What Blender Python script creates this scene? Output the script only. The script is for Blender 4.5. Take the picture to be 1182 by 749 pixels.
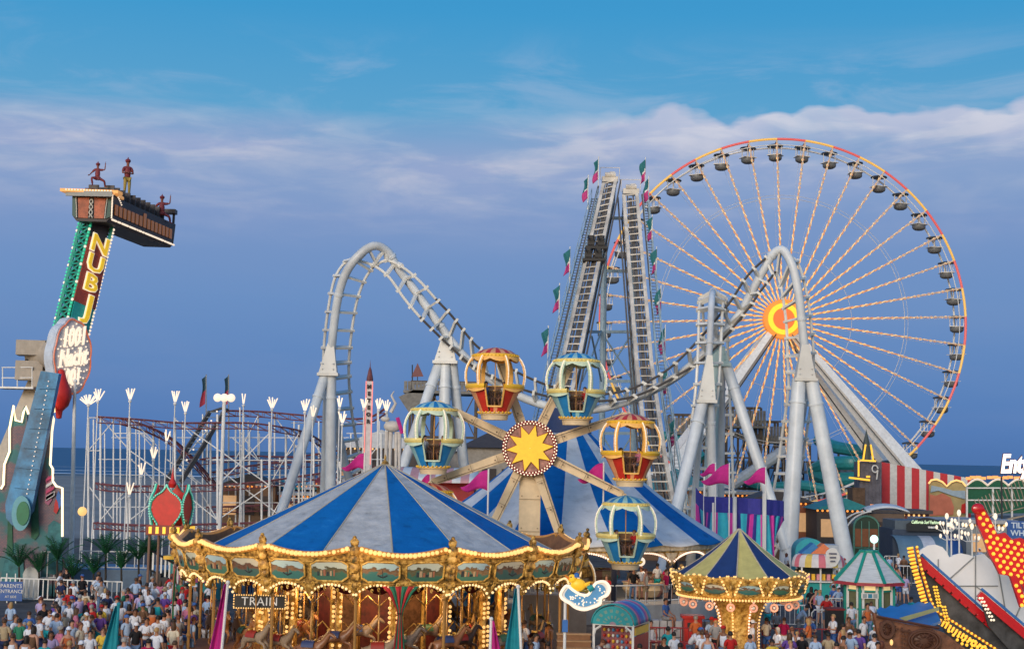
import bpy, math, random
from mathutils import Vector, Matrix
PI = math.pi
R = random.Random(7)
for o in list(bpy.data.objects): bpy.data.objects.remove(o)
sc = bpy.context.scene
COL = sc.collection
V = Vector

# ---------------------------------------------------------------- camera
FPX, CXP, CYP = 1700.0, 591.0, 374.5
CAM = V((0, 0, 8.0))
MROT = Matrix.Rotation(math.radians(90 + 5.10), 3, 'X') @ Matrix.Rotation(math.radians(1.11), 3, 'Z')
cd = bpy.data.cameras.new('camera'); cd.lens = FPX / 1182 * 36; cd.sensor_width = 36
cd.clip_end = 60000; cd.clip_start = 0.5
cam = bpy.data.objects.new('camera', cd); COL.objects.link(cam)
cam.matrix_world = Matrix.Translation(CAM) @ MROT.to_4x4()
sc.camera = cam

def ray(px, py):
    return MROT @ V(((px - CXP) / FPX, -(py - CYP) / FPX, -1.0))
def W(px, py, D):
    """point seen at photo pixel (px,py) at distance D ahead (metres along +Y)"""
    d = ray(px, py)
    return CAM + d * (D / d.y)
def GZ(px, py, z=0.0):
    """point seen at photo pixel on the horizontal level z"""
    d = ray(px, py)
    return CAM + d * ((z - CAM.z) / d.z)
def XatZ(px, D, z):
    """x coordinate of photo column px at distance D and level z"""
    lo = W(px, 200, D); hi = W(px, 700, D)
    t = (z - lo.z) / (hi.z - lo.z)
    return lo.x + (hi.x - lo.x) * t
def PP(px, D, z):
    return V((XatZ(px, D, z), D, z))
def PY(px, py, D):
    return W(px, py, D)

# ---------------------------------------------------------------- materials
MATS = {}
def mat(name, col=(.5, .5, .5), rough=.6, metal=0.0, var=.12, scale=3.0, bump=.0, emit=0.0, ecol=None, dirt=0.0, spec=.4, alpha=1.0, sampling=False):
    if name in MATS: return MATS[name]
    m = bpy.data.materials.new(name); MATS[name] = m
    m.use_nodes = True
    nt = m.node_tree; b = nt.nodes['Principled BSDF']
    b.inputs['Roughness'].default_value = rough; b.inputs['Metallic'].default_value = metal
    b.inputs['Specular IOR Level'].default_value = spec
    col4 = (*col, 1)
    b.inputs['Base Color'].default_value = col4
    if var > 0 or dirt > 0 or bump > 0:
        tc = nt.nodes.new('ShaderNodeTexCoord')
        n = nt.nodes.new('ShaderNodeTexNoise'); n.inputs['Scale'].default_value = scale; n.inputs['Detail'].default_value = 5
        n.inputs['Roughness'].default_value = .65
        nt.links.new(tc.outputs['Object'], n.inputs['Vector'])
        r = nt.nodes.new('ShaderNodeValToRGB')
        r.color_ramp.elements[0].position = .3; r.color_ramp.elements[1].position = .7
        k0 = 1 - var * 1.4; k1 = 1 + var * .7
        r.color_ramp.elements[0].color = (col[0] * k0, col[1] * k0, col[2] * k0, 1)
        r.color_ramp.elements[1].color = (min(1, col[0] * k1), min(1, col[1] * k1), min(1, col[2] * k1), 1)
        nt.links.new(n.outputs['Fac'], r.inputs['Fac'])
        out = r.outputs['Color']
        if dirt > 0:
            n2 = nt.nodes.new('ShaderNodeTexNoise'); n2.inputs['Scale'].default_value = scale * .37; n2.inputs['Detail'].default_value = 8
            mp = nt.nodes.new('ShaderNodeMapping'); mp.inputs['Scale'].default_value = (1, 1, .25)
            nt.links.new(tc.outputs['Object'], mp.inputs['Vector']); nt.links.new(mp.outputs['Vector'], n2.inputs['Vector'])
            r2 = nt.nodes.new('ShaderNodeValToRGB'); r2.color_ramp.elements[0].position = .45; r2.color_ramp.elements[1].position = .75
            r2.color_ramp.elements[0].color = (0, 0, 0, 1); r2.color_ramp.elements[1].color = (dirt, dirt, dirt, 1)
            nt.links.new(n2.outputs['Fac'], r2.inputs['Fac'])
            mx = nt.nodes.new('ShaderNodeMixRGB'); nt.links.new(r2.outputs['Color'], mx.inputs['Fac'])
            nt.links.new(out, mx.inputs['Color1']); mx.inputs['Color2'].default_value = (.12, .09, .06, 1)
            out = mx.outputs['Color']
        nt.links.new(out, b.inputs['Base Color'])
        if bump > 0:
            bp = nt.nodes.new('ShaderNodeBump'); bp.inputs['Strength'].default_value = bump; bp.inputs['Distance'].default_value = .05
            nt.links.new(n.outputs['Fac'], bp.inputs['Height']); nt.links.new(bp.outputs['Normal'], b.inputs['Normal'])
    if emit > 0:
        b.inputs['Emission Color'].default_value = (*(ecol or col), 1)
        b.inputs['Emission Strength'].default_value = emit
        if not sampling: m.cycles.emission_sampling = 'NONE'
    return m

# ---------------------------------------------------------------- mesh builder
def frame_from(d):
    d = d.normalized()
    up = V((0, 0, 1)) if abs(d.z) < .95 else V((0, 1, 0))
    x = d.cross(up).normalized(); y = x.cross(d).normalized()
    return x, y

class MB:
    def __init__(s): s.v = []; s.f = []; s.m = []
    def add(s, vs, fs, m=0):
        n = len(s.v); s.v += [tuple(p) for p in vs]
        for f in fs: s.f.append(tuple(i + n for i in f)); s.m.append(m)
        return s
    def box(s, c, size, rz=0.0, m=0, rot=None):
        hx, hy, hz = size[0] / 2, size[1] / 2, size[2] / 2
        M = rot if rot is not None else Matrix.Rotation(rz, 3, 'Z')
        c = V(c)
        vs = [c + M @ V((x * hx, y * hy, z * hz)) for x in (-1, 1) for y in (-1, 1) for z in (-1, 1)]
        return s.add(vs, [(0, 1, 3, 2), (4, 6, 7, 5), (0, 4, 5, 1), (2, 3, 7, 6), (0, 2, 6, 4), (1, 5, 7, 3)], m)
    def bar(s, a, b, w, h=None, m=0, side=None):
        a = V(a); b = V(b); h = h or w
        d = b - a
        if d.length < 1e-6: return s
        x, y = frame_from(d)
        if side is not None:
            x = (V(side) - d.normalized() * V(side).dot(d.normalized())).normalized(); y = x.cross(d.normalized())
        vs = []
        for p in (a, b):
            for sx, sy in ((-1, -1), (1, -1), (1, 1), (-1, 1)):
                vs.append(p + x * sx * w / 2 + y * sy * h / 2)
        return s.add(vs, [(3, 2, 1, 0), (4, 5, 6, 7), (0, 1, 5, 4), (1, 2, 6, 5), (2, 3, 7, 6), (3, 0, 4, 7)], m)
    def tube(s, pts, r, n=8, m=0, closed=False):
        pts = [V(p) for p in pts]; k = len(pts)
        rs = r if isinstance(r, (list, tuple)) else [r] * k
        x = None; vs = []; fs = []
        for i, p in enumerate(pts):
            if closed: d = pts[(i + 1) % k] - pts[i - 1]
            else: d = pts[min(i + 1, k - 1)] - pts[max(i - 1, 0)]
            if d.length < 1e-9: d = V((0, 0, 1))
            d.normalize()
            if x is None: x, y = frame_from(d)
            else:
                x = (x - d * x.dot(d))
                if x.length < 1e-6: x, _ = frame_from(d)
                x.normalize()
            y = d.cross(x)
            for j in range(n):
                a = 2 * PI * j / n
                vs.append(p + (x * math.cos(a) + y * math.sin(a)) * rs[i])
        for i in range(k if closed else k - 1):
            i2 = (i + 1) % k
            for j in range(n):
                fs.append((i * n + j, i * n + (j + 1) % n, i2 * n + (j + 1) % n, i2 * n + j))
        if not closed:
            fs.append(tuple(range(n - 1, -1, -1))); fs.append(tuple((k - 1) * n + j for j in range(n)))
        return s.add(vs, fs, m)
    def sph(s, c, r, m=0, seg=8, rings=5, sc=(1, 1, 1)):
        c = V(c); vs = [c + V((0, 0, r * sc[2]))]; fs = []
        for i in range(1, rings):
            t = PI * i / rings
            for j in range(seg):
                a = 2 * PI * j / seg
                vs.append(c + V((r * math.sin(t) * math.cos(a) * sc[0], r * math.sin(t) * math.sin(a) * sc[1], r * math.cos(t) * sc[2])))
        vs.append(c - V((0, 0, r * sc[2])))
        for j in range(seg): fs.append((0, 1 + j, 1 + (j + 1) % seg))
        for i in range(rings - 2):
            for j in range(seg):
                a = 1 + i * seg + j; b = 1 + i * seg + (j + 1) % seg
                fs.append((a, a + seg, b + seg, b))
        L = len(vs) - 1; o = 1 + (rings - 2) * seg
        for j in range(seg): fs.append((o + j, L, o + (j + 1) % seg))
        return s.add(vs, fs, m)
    def lathe(s, prof, c=(0, 0, 0), n=24, m=0, a0=0.0, a1=2 * PI, mf=None, rf=None):
        """prof: (radius, z) list; mf(j, i) -> material index; rf(angle) -> radius factor"""
        c = V(c); full = abs(a1 - a0 - 2 * PI) < 1e-6; k = len(prof); cols = n if full else n + 1
        vs = []
        for j in range(cols):
            a = a0 + (a1 - a0) * j / n; q = rf(a) if rf else 1
            for r_, z_ in prof: vs.append(c + V((r_ * q * math.cos(a), r_ * q * math.sin(a), z_)))
        b = len(s.v); s.v += [tuple(p) for p in vs]
        for j in range(n):
            j2 = (j + 1) % cols
            for i in range(k - 1):
                s.f.append((b + j * k + i, b + j2 * k + i, b + j2 * k + i + 1, b + j * k + i + 1)); s.m.append(mf(j, i) if mf else m)
        return s
    def prism(s, poly, o, ux, uy, t, m=0, ms=None):
        """flat outline poly (2D) in the frame o,ux,uy given thickness t along ux x uy"""
        o = V(o); ux = V(ux); uy = V(uy); nz = ux.cross(uy).normalized(); k = len(poly)
        vs = [o + ux * p[0] + uy * p[1] for p in poly] + [o + ux * p[0] + uy * p[1] + nz * t for p in poly]
        s.add(vs, [tuple(range(k - 1, -1, -1)), tuple(range(k, 2 * k))], m)
        b = len(s.v) - 2 * k
        for i in range(k):
            j = (i + 1) % k
            s.f.append((b + i, b + j, b + k + j, b + k + i)); s.m.append(m if ms is None else ms)
        return s
    def grid(s, fn, nu, nv, m=0, mf=None):
        vs = [fn(i / nu, j / nv) for i in range(nu + 1) for j in range(nv + 1)]
        b = len(s.v); s.v += [tuple(p) for p in vs]
        for i in range(nu):
            for j in range(nv):
                a = b + i * (nv + 1) + j
                s.f.append((a, a + nv + 1, a + nv + 2, a + 1)); s.m.append(mf(i, j) if mf else m)
        return s
    def build(s, name, mats, parent=None, smooth=True, angle=35):
        if not isinstance(mats, (list, tuple)): mats = [mats]
        org = wloc(parent) if parent is not None else V((0, 0, 0))
        me = bpy.data.meshes.new(name)
        me.from_pydata([tuple(V(p) - org) for p in s.v], [], s.f)
        for mm in mats: me.materials.append(mm)
        me.polygons.foreach_set('material_index', s.m)
        if smooth:
            me.polygons.foreach_set('use_smooth', [True] * len(s.f))
        me.update()
        if smooth:
            try: me.set_sharp_from_angle(angle=math.radians(angle))
            except Exception: pass
        o = bpy.data.objects.new(name, me); COL.objects.link(o)
        if parent is not None: o.parent = parent
        return o

def wloc(o):
    p = V((0, 0, 0))
    while o is not None: p = p + o.location; o = o.parent
    return p
def tag(o, label=None, cat=None, group=None, kind=None):
    if label: o['label'] = label
    if cat: o['category'] = cat
    if group: o['group'] = group
    if kind: o['kind'] = kind
    return o
def thing(name, label, cat, loc=(0, 0, 0), group=None, rz=0.0):
    o = bpy.data.objects.new(name, None); o.empty_display_size = .3; COL.objects.link(o)
    o.location = loc; o.rotation_euler = (0, 0, rz)
    return tag(o, label, cat, group)
def part_empty(name, parent, loc):
    o = bpy.data.objects.new(name, None); o.empty_display_size = .2; COL.objects.link(o)
    o.parent = parent; o.location = V(loc) - wloc(parent); return o
KIDS = {}
def copy_tree(o, parent=None, label=None):
    c = o.copy(); COL.objects.link(c)
    if parent is not None: c.parent = parent
    if label: c['label'] = label
    for ch in [x for x in ALLKIDS(o)]: copy_tree(ch, c)
    return c
def ALLKIDS(o): return list(o.children)
def cr(p, n=10, closed=False):
    """Catmull-Rom through control points of any dimension"""
    out = []; k = len(p)
    for i in range(k if closed else k - 1):
        if closed: a, b, c, d = p[(i - 1) % k], p[i], p[(i + 1) % k], p[(i + 2) % k]
        else: a, b, c, d = p[max(i - 1, 0)], p[i], p[i + 1], p[min(i + 2, k - 1)]
        for j in range(n):
            t = j / n
            out.append(tuple(.5 * (2 * b[q] + (c[q] - a[q]) * t + (2 * a[q] - 5 * b[q] + 4 * c[q] - d[q]) * t * t + (3 * b[q] - a[q] - 3 * c[q] + d[q]) * t ** 3) for q in range(len(b))))
    if not closed: out.append(tuple(p[-1]))
    return out
def resample(pts, step):
    pts = [V(p) for p in pts]; out = [pts[0]]; acc = 0; res = [0.0]
    for i in range(1, len(pts)):
        acc += (pts[i] - pts[i - 1]).length; res.append(acc)
    n = max(1, round(acc / step)); idx = []
    for k in range(n + 1):
        t = acc * k / n
        i = 0
        lo, hi = 0, len(res) - 1
        while lo < hi - 1:
            mid = (lo + hi) // 2
            if res[mid] <= t: lo = mid
            else: hi = mid
        seg = res[hi] - res[lo]
        f = 0 if seg == 0 else (t - res[lo]) / seg
        idx.append(lo + f)
    return idx
def at(pts, u):
    i = min(int(u), len(pts) - 2); f = u - i
    return V(pts[i]).lerp(V(pts[i + 1]), f)
def rot2(p, a):
    return (p[0] * math.cos(a) - p[1] * math.sin(a), p[0] * math.sin(a) + p[1] * math.cos(a))

def text_mesh(name, body, size, m, parent, o, ux, uy, thick=.03, align='CENTER', italic=0.0, bold=0.0, spacing=1.0, xs=1.0):
    """real extruded letters; o is the world point of the text origin, ux/uy the reading and up directions"""
    cu = bpy.data.curves.new('tmp', 'FONT'); cu.body = body; cu.size = size; cu.extrude = thick; cu.align_x = align; cu.align_y = 'CENTER'
    cu.shear = italic; cu.offset = bold; cu.space_character = spacing; cu.resolution_u = 2
    t = bpy.data.objects.new('tmp', cu); COL.objects.link(t)
    bpy.context.view_layer.update()
    dg = bpy.context.evaluated_depsgraph_get()
    me = bpy.data.meshes.new_from_object(t.evaluated_get(dg))
    bpy.data.objects.remove(t)
    ux = V(ux).normalized(); uy = V(uy).normalized(); nz = ux.cross(uy); ux = ux * xs
    org = wloc(parent) if parent is not None else V((0, 0, 0))
    M = Matrix((ux, uy, nz)).transposed()
    for v in me.vertices: v.co = M @ v.co + V(o) - org
    me.materials.clear(); me.materials.append(m); me.name = name
    ob = bpy.data.objects.new(name, me); COL.objects.link(ob)
    if parent is not None: ob.parent = parent
    return ob

# common materials
WHITE = mat('white_paint', (.72, .72, .70), .45, var=.06, scale=1.5, dirt=.25)
STEELW = mat('painted_steel', (.68, .72, .75), .35, var=.08, scale=.9, dirt=.3)
DARK = mat('dark_steel', (.03, .032, .035), .5)
GREYM = mat('grey_metal', (.30, .32, .33), .45, metal=.3, dirt=.3)
CREAM = mat('cream_paint', (.74, .58, .37), .5, var=.10, scale=2, dirt=.35)
GOLD = mat('gold_paint', (.55, .33, .07), .38, metal=.25, var=.35, scale=5, bump=.5)
WOODD = mat('dark_wood', (.10, .075, .055), .8, var=.3, scale=2, bump=.2)
WOODG = mat('grey_wood', (.20, .19, .17), .85, var=.25, scale=2)
BROWN = mat('brown_wood', (.24, .11, .045), .6, var=.25, scale=3)
RED = mat('red_paint', (.55, .025, .02), .45, var=.12)
MAROON = mat('maroon_steel', (.16, .05, .055), .5, var=.2)
YEL = mat('yellow_paint', (.85, .50, .04), .45, var=.06)
BLUE = mat('blue_paint', (.03, .14, .42), .5, var=.1)
SKYB = mat('light_blue_paint', (.10, .32, .60), .5, var=.08)
TEAL = mat('teal_paint', (.02, .32, .30), .5, var=.1)
GREEN = mat('green_paint', (.02, .17, .08), .5, var=.12)
BLACK = mat('black_paint', (.012, .012, .014), .5)
MAGENTA = mat('magenta_cloth', (.50, .02, .22), .8, var=.15)
GLASSD = mat('dark_glass', (.02, .03, .04), .1, spec=.6, var=0)
BULB = mat('warm_bulb', (.6, .35, .12), .5, var=0, emit=1.0, ecol=(1.0, .58, .20))
BULBY = mat('yellow_bulb', (.7, .4, .05), .5, var=0, emit=.95, ecol=(1.0, .52, .05))
BULBW = mat('white_bulb', (.5, .42, .34), .5, var=0, emit=.95, ecol=(1.0, .80, .60))
BULBO = mat('orange_bulb', (1, .45, .1), .5, var=0, emit=1.2, ecol=(1.0, .30, .05))
NEON = mat('neon_tube', (1, .8, .4), .4, var=0, emit=1.7, ecol=(1.0, .68, .30))
# ---------------------------------------------------------------- world
w = bpy.data.worlds.new('World'); sc.world = w; w.use_nodes = True
nt = w.node_tree; N = nt.nodes; Lk = nt.links
bg = N['Background']
SUN_EL, SUN_AZ = math.radians(16), math.radians(200)     # azimuth clockwise from +Y (camera looks to +Y)
sky = N.new('ShaderNodeTexSky'); sky.sky_type = 'NISHITA'; sky.sun_disc = False
sky.sun_elevation = SUN_EL; sky.sun_rotation = SUN_AZ; sky.air_density = 1.3; sky.dust_density = 1.0; sky.ozone_density = 3.0
tc = N.new('ShaderNodeTexCoord')
sep = N.new('ShaderNodeSeparateXYZ'); Lk.new(tc.outputs['Generated'], sep.inputs[0])
def math_(op, a, b=None, c=None, clamp=False):
    n = N.new('ShaderNodeMath'); n.operation = op; n.use_clamp = clamp
    for i, x in enumerate((a, b, c)):
        if x is None: continue
        if isinstance(x, (int, float)): n.inputs[i].default_value = x
        else: Lk.new(x, n.inputs[i])
    return n.outputs[0]
el = math_('DIVIDE', math_('ARCSINE', sep.outputs[2]), math.radians(30))   # elevation / 30 degrees
def srgb(r, g, b):
    f = lambda c: (c / 255 / 12.92) if c / 255 <= .04045 else ((c / 255 + .055) / 1.055) ** 2.4
    return (f(r), f(g), f(b), 1)
ramp = N.new('ShaderNodeValToRGB'); cr_ = ramp.color_ramp
# elevation stops in degrees : dusk sky opposite the sunset
stops = [(0.0, (78, 116, 172)), (1.2, (84, 124, 182)), (3, (94, 133, 188)), (6, (108, 144, 195)), (9, (120, 150, 198)), (11.5, (122, 158, 202)), (13.2, (92, 162, 206)), (17, (64, 153, 206)), (22, (48, 138, 198)), (30, (40, 120, 190))]
while len(cr_.elements) < len(stops): cr_.elements.new(.5)
for e, (d, c) in zip(cr_.elements, stops): e.position = d / 30; e.color = srgb(*c)
Lk.new(el, ramp.inputs[0])
# cloud bank: low bank with pillowed top to the right, thin streaks to the left
az = math_('ARCTAN2', sep.outputs[0], sep.outputs[1])
comb = N.new('ShaderNodeCombineXYZ'); Lk.new(az, comb.inputs[0]); Lk.new(math_('MULTIPLY', el, 30 * PI / 180 * 4.2), comb.inputs[1])
def noise(scale, detail, rough=.55, dist=0.0, off=0.0):
    mp = N.new('ShaderNodeMapping'); mp.inputs['Location'].default_value = (off, off * .7, 0); Lk.new(comb.outputs[0], mp.inputs[0])
    n = N.new('ShaderNodeTexNoise'); n.inputs['Scale'].default_value = scale; n.inputs['Detail'].default_value = detail
    n.inputs['Roughness'].default_value = rough; n.inputs['Distortion'].default_value = dist; Lk.new(mp.outputs[0], n.inputs['Vector']); return n.outputs['Fac']
n1 = noise(3.2, 6, .6, .4, 3.1); n2 = noise(34, 6, .55, .3, 1.7); n3 = noise(6.0, 8, .62, .9, 8.2); n4 = noise(15, 6, .55, .4, 4.4)
# puffs on the crest of the bank: rounded cells
mpv = N.new('ShaderNodeMapping'); mpv.inputs['Scale'].default_value = (1, .25, 1); Lk.new(comb.outputs[0], mpv.inputs[0])
def puffs(sc_, sm):
    v_ = N.new('ShaderNodeTexVoronoi'); v_.inputs['Scale'].default_value = sc_; v_.feature = 'SMOOTH_F1'; v_.inputs['Smoothness'].default_value = sm; Lk.new(mpv.outputs[0], v_.inputs['Vector'])
    return math_('SUBTRACT', .5, v_.outputs['Distance'])
puff = math_('ADD', puffs(24, .3), math_('MULTIPLY', puffs(60, .3), .45))
def smooth(x, lo, hi):
    n = N.new('ShaderNodeMapRange'); n.interpolation_type = 'SMOOTHSTEP'
    Lk.new(x, n.inputs[0]); n.inputs[1].default_value = lo; n.inputs[2].default_value = hi; return n.outputs[0]
right = smooth(az, .00, .12)      # billows at one end of the bank, smooth streaks at the other
crest = math_('ADD', .437, math_('ADD', math_('MULTIPLY', math_('SUBTRACT', n1, .5), .05), math_('MULTIPLY', math_('MULTIPLY', right, .038), puff)))
crest = math_('ADD', crest, math_('MULTIPLY', math_('SUBTRACT', n2, .5), .010))
crest = math_('ADD', crest, math_('MULTIPLY', right, .016))
soft = math_('SUBTRACT', .050, math_('MULTIPLY', right, .041))
depth = math_('SUBTRACT', crest, el)
below = math_('DIVIDE', depth, soft, clamp=True)           # 0 above the crest, 1 just below
fade = smooth(depth, .20, .015)                           # dissolves into haze downwards
streak = math_('ADD', .50, math_('MULTIPLY', smooth(n3, .36, .62), .50))
dens = math_('MULTIPLY', math_('MULTIPLY', below, fade), streak, clamp=True)
# bright lit crest
rim = math_('MULTIPLY', below, smooth(depth, .060, .006))
rimd = math_('MULTIPLY', rim, math_('ADD', math_('MULTIPLY', right, .75), math_('MULTIPLY', smooth(n4, .45, .65), .40)), clamp=True)
ccol = N.new('ShaderNodeMixRGB'); ccol.inputs['Color1'].default_value = srgb(160, 172, 208); ccol.inputs['Color2'].default_value = srgb(200, 200, 216); Lk.new(smooth(n4, .38, .66), ccol.inputs['Fac'])
mixc = N.new('ShaderNodeMixRGB'); Lk.new(math_('MULTIPLY', dens, .86), mixc.inputs['Fac']); Lk.new(ramp.outputs[0], mixc.inputs['Color1']); Lk.new(ccol.outputs[0], mixc.inputs['Color2'])
mixr = N.new('ShaderNodeMixRGB'); Lk.new(math_('MULTIPLY', rimd, .62), mixr.inputs['Fac']); Lk.new(mixc.outputs[0], mixr.inputs['Color1']); mixr.inputs['Color2'].default_value = srgb(216, 216, 228)
# thin veil streaks above and below the bank
veil = math_('MULTIPLY', smooth(n3, .48, .72), math_('MULTIPLY', smooth(el, .36, .46), smooth(el, .56, .47)))
mixv = N.new('ShaderNodeMixRGB'); Lk.new(math_('MULTIPLY', veil, .38), mixv.inputs['Fac']); Lk.new(mixr.outputs[0], mixv.inputs['Color1']); mixv.inputs['Color2'].default_value = srgb(170, 188, 216)
low = math_('MULTIPLY', smooth(n1, .42, .7), smooth(el, .34, .10))
mixl = N.new('ShaderNodeMixRGB'); Lk.new(math_('MULTIPLY', low, .10), mixl.inputs['Fac']); Lk.new(mixv.outputs[0], mixl.inputs['Color1']); mixl.inputs['Color2'].default_value = srgb(150, 160, 190); mixv = mixl
# towards the sunset (behind the camera) the physical sky takes over
skys = N.new('ShaderNodeVectorMath'); skys.operation = 'SCALE'; Lk.new(sky.outputs[0], skys.inputs[0]); skys.inputs['Scale'].default_value = 1.7
west = smooth(sep.outputs[1], .35, -.55)
mixw = N.new('ShaderNodeMixRGB'); Lk.new(math_('ADD', math_('MULTIPLY', west, .8), .0, clamp=True), mixw.inputs['Fac'])
scl = N.new('ShaderNodeVectorMath'); scl.operation = 'SCALE'; Lk.new(mixv.outputs[0], scl.inputs[0]); scl.inputs['Scale'].default_value = 1 / .10
Lk.new(scl.outputs[0], mixw.inputs['Color1']); Lk.new(skys.outputs[0], mixw.inputs['Color2'])
Lk.new(mixw.outputs[0], bg.inputs['Color']); bg.inputs['Strength'].default_value = .10

sl = bpy.data.lights.new('sun', 'SUN'); sl.energy = 1.75; sl.angle = math.radians(20); sl.color = (1.0, .86, .74)
so = bpy.data.objects.new('sun', sl); COL.objects.link(so)
sd = V((math.sin(SUN_AZ) * math.cos(SUN_EL), math.cos(SUN_AZ) * math.cos(SUN_EL), math.sin(SUN_EL)))
so.rotation_euler = sd.to_track_quat('Z', 'Y').to_euler()

sc.view_settings.view_transform = 'Standard'; sc.view_settings.look = 'None'; sc.view_settings.exposure = 0; sc.view_settings.gamma = 1
sc.render.engine = 'CYCLES'; sc.cycles.use_denoising = True; sc.cycles.max_bounces = 5; sc.cycles.diffuse_bounces = 3; sc.cycles.glossy_bounces = 3
sc.cycles.sample_clamp_indirect = 2.0; sc.cycles.caustics_reflective = False; sc.cycles.caustics_refractive = False

# ---------------------------------------------------------------- ground, beach, sea
def noisy_mat(name, stops, scale, detail=8, rough=.8, stretch=(1, 1, 1), bump=.0, bdist=.05, metal=0, extra=None):
    m = bpy.data.materials.new(name); m.use_nodes = True; t = m.node_tree; b = t.nodes['Principled BSDF']; b.inputs['Roughness'].default_value = rough; b.inputs['Specular IOR Level'].default_value = .2
    c = t.nodes.new('ShaderNodeTexCoord'); mp = t.nodes.new('ShaderNodeMapping'); mp.inputs['Scale'].default_value = stretch
    n = t.nodes.new('ShaderNodeTexNoise'); n.inputs['Scale'].default_value = scale; n.inputs['Detail'].default_value = detail; n.inputs['Roughness'].default_value = .6
    t.links.new(c.outputs['Object'], mp.inputs[0]); t.links.new(mp.outputs[0], n.inputs['Vector'])
    r = t.nodes.new('ShaderNodeValToRGB')
    while len(r.color_ramp.elements) < len(stops): r.color_ramp.elements.new(.5)
    for e, (p, col) in zip(r.color_ramp.elements, stops): e.position = p; e.color = (*col, 1)
    t.links.new(n.outputs['Fac'], r.inputs[0]); t.links.new(r.outputs[0], b.inputs['Base Color'])
    if bump:
        bp = t.nodes.new('ShaderNodeBump'); bp.inputs['Strength'].default_value = bump; bp.inputs['Distance'].default_value = bdist
        t.links.new(n.outputs['Fac'], bp.inputs['Height']); t.links.new(bp.outputs['Normal'], b.inputs['Normal'])
    MATS[name] = m
    return m
deckm = noisy_mat('boardwalk_asphalt', [(.3, (.06, .055, .055)), (.5, (.10, .09, .085)), (.7, (.15, .135, .125))], .8, rough=.85, bump=.2)
sandm = noisy_mat('dusk_sand', [(.3, (.23, .215, .20)), (.7, (.32, .30, .275))], .05, rough=.95, stretch=(1, 1, 1))
wetm = noisy_mat('wet_sand', [(.3, (.10, .11, .12)), (.7, (.15, .15, .15))], .05, rough=.5)
seam = noisy_mat('sea_water', [(.3, (.030, .095, .19)), (.7, (.045, .12, .23))], .02, rough=.5, stretch=(.35, 2.5, 1), bump=.6, bdist=.8)
foamm = noisy_mat('surf_foam', [(.35, (.65, .7, .74)), (.6, (.9, .9, .92))], .3, rough=.8, stretch=(.3, 1, 1))
def sheet(name, x0, x1, y0, y1, z, m, nx=1, ny=1, wob=0):
    b = MB()
    def fn(u, v):
        x = x0 + (x1 - x0) * u; y = y0 + (y1 - y0) * v
        if wob and v in (0.0,): y += wob * math.sin(x * .021) + wob * .5 * math.sin(x * .067 + 1)
        return V((x, y, z))
    b.grid(fn, nx, ny); o = b.build(name, m); tag(o, kind='structure'); return o
bb = MB(); bb.box((0, 49, -.9), (400, 166, 1.8)); tag(bb.build('boardwalk', deckm, smooth=False), kind='structure')
bb = MB(); bb.box((118, 186, -.904), (236, 108, 1.8)); tag(bb.build('amusement_pier', deckm, smooth=False), kind='structure')
sheet('beach', -900, 900, 90, 560, -1.9, sandm)
sheet('wet_sand', -900, 900, 520, 620, -1.9 + .03, wetm, 60, 2, 10)
sheet('sea', -30000, 30000, 560, 50000, -1.9 + .07, seam)
fb = MB()
for k, (yy, wd) in enumerate(((557, 22), (600, 5), (640, 12), (760, 8))):
    x = -500
    while x < 700:
        L = R.uniform(60, 220)
        if k in (0, 2) or R.random() < .5:
            seg = []
            n = 10
            for i in range(n + 1):
                xx = x + L * i / n; y_ = yy + 8 * math.sin(xx * .02 + k); hw = wd * max(0, math.sin(PI * i / n)) ** .5 * .5
                seg.append((xx, y_, hw))
            for i in range(n):
                a, b_ = seg[i], seg[i + 1]
                fb.add([(a[0], a[1] - a[2], -1.72), (b_[0], b_[1] - b_[2], -1.72), (b_[0], b_[1] + b_[2], -1.72), (a[0], a[1] + a[2], -1.72)], [(0, 1, 2, 3)])
        x += L * .95
tag(fb.build('wave_foam', foamm), kind='stuff', label='white line of surf breaking along the beach', cat='surf')
# deck edge: planked face of the boardwalk above the beach
# ---------------------------------------------------------------- skinned figures
def skin_raw(verts, edges, radii, sub=1):
    me = bpy.data.meshes.new('tmp'); me.from_pydata([tuple(v) for v in verts], edges, [])
    o = bpy.data.objects.new('tmp', me); COL.objects.link(o)
    md = o.modifiers.new('s', 'SKIN'); md.use_smooth_shade = True
    if not me.skin_vertices: me.skin_vertices.new()
    sv = me.skin_vertices[0].data
    for i, r in enumerate(radii):
        sv[i].radius = r if isinstance(r, tuple) else (r, r)
        sv[i].use_root = (i == 0)
    if sub:
        m2 = o.modifiers.new('u', 'SUBSURF'); m2.levels = sub; m2.render_levels = sub
    bpy.context.view_layer.update()
    out = bpy.data.meshes.new_from_object(o.evaluated_get(bpy.context.evaluated_depsgraph_get()))
    vs = [v.co.copy() for v in out.vertices]; fs = [tuple(p.vertices) for p in out.polygons]
    bpy.data.objects.remove(o); bpy.data.meshes.remove(me); bpy.data.meshes.remove(out)
    return vs, fs
def mesh_of(b, name, nm):
    me = bpy.data.meshes.new(name); me.from_pydata(b.v, [], b.f)
    for i in range(nm): me.materials.append(None)
    me.polygons.foreach_set('material_index', b.m); me.polygons.foreach_set('use_smooth', [True] * len(b.f)); me.update(); return me

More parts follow.
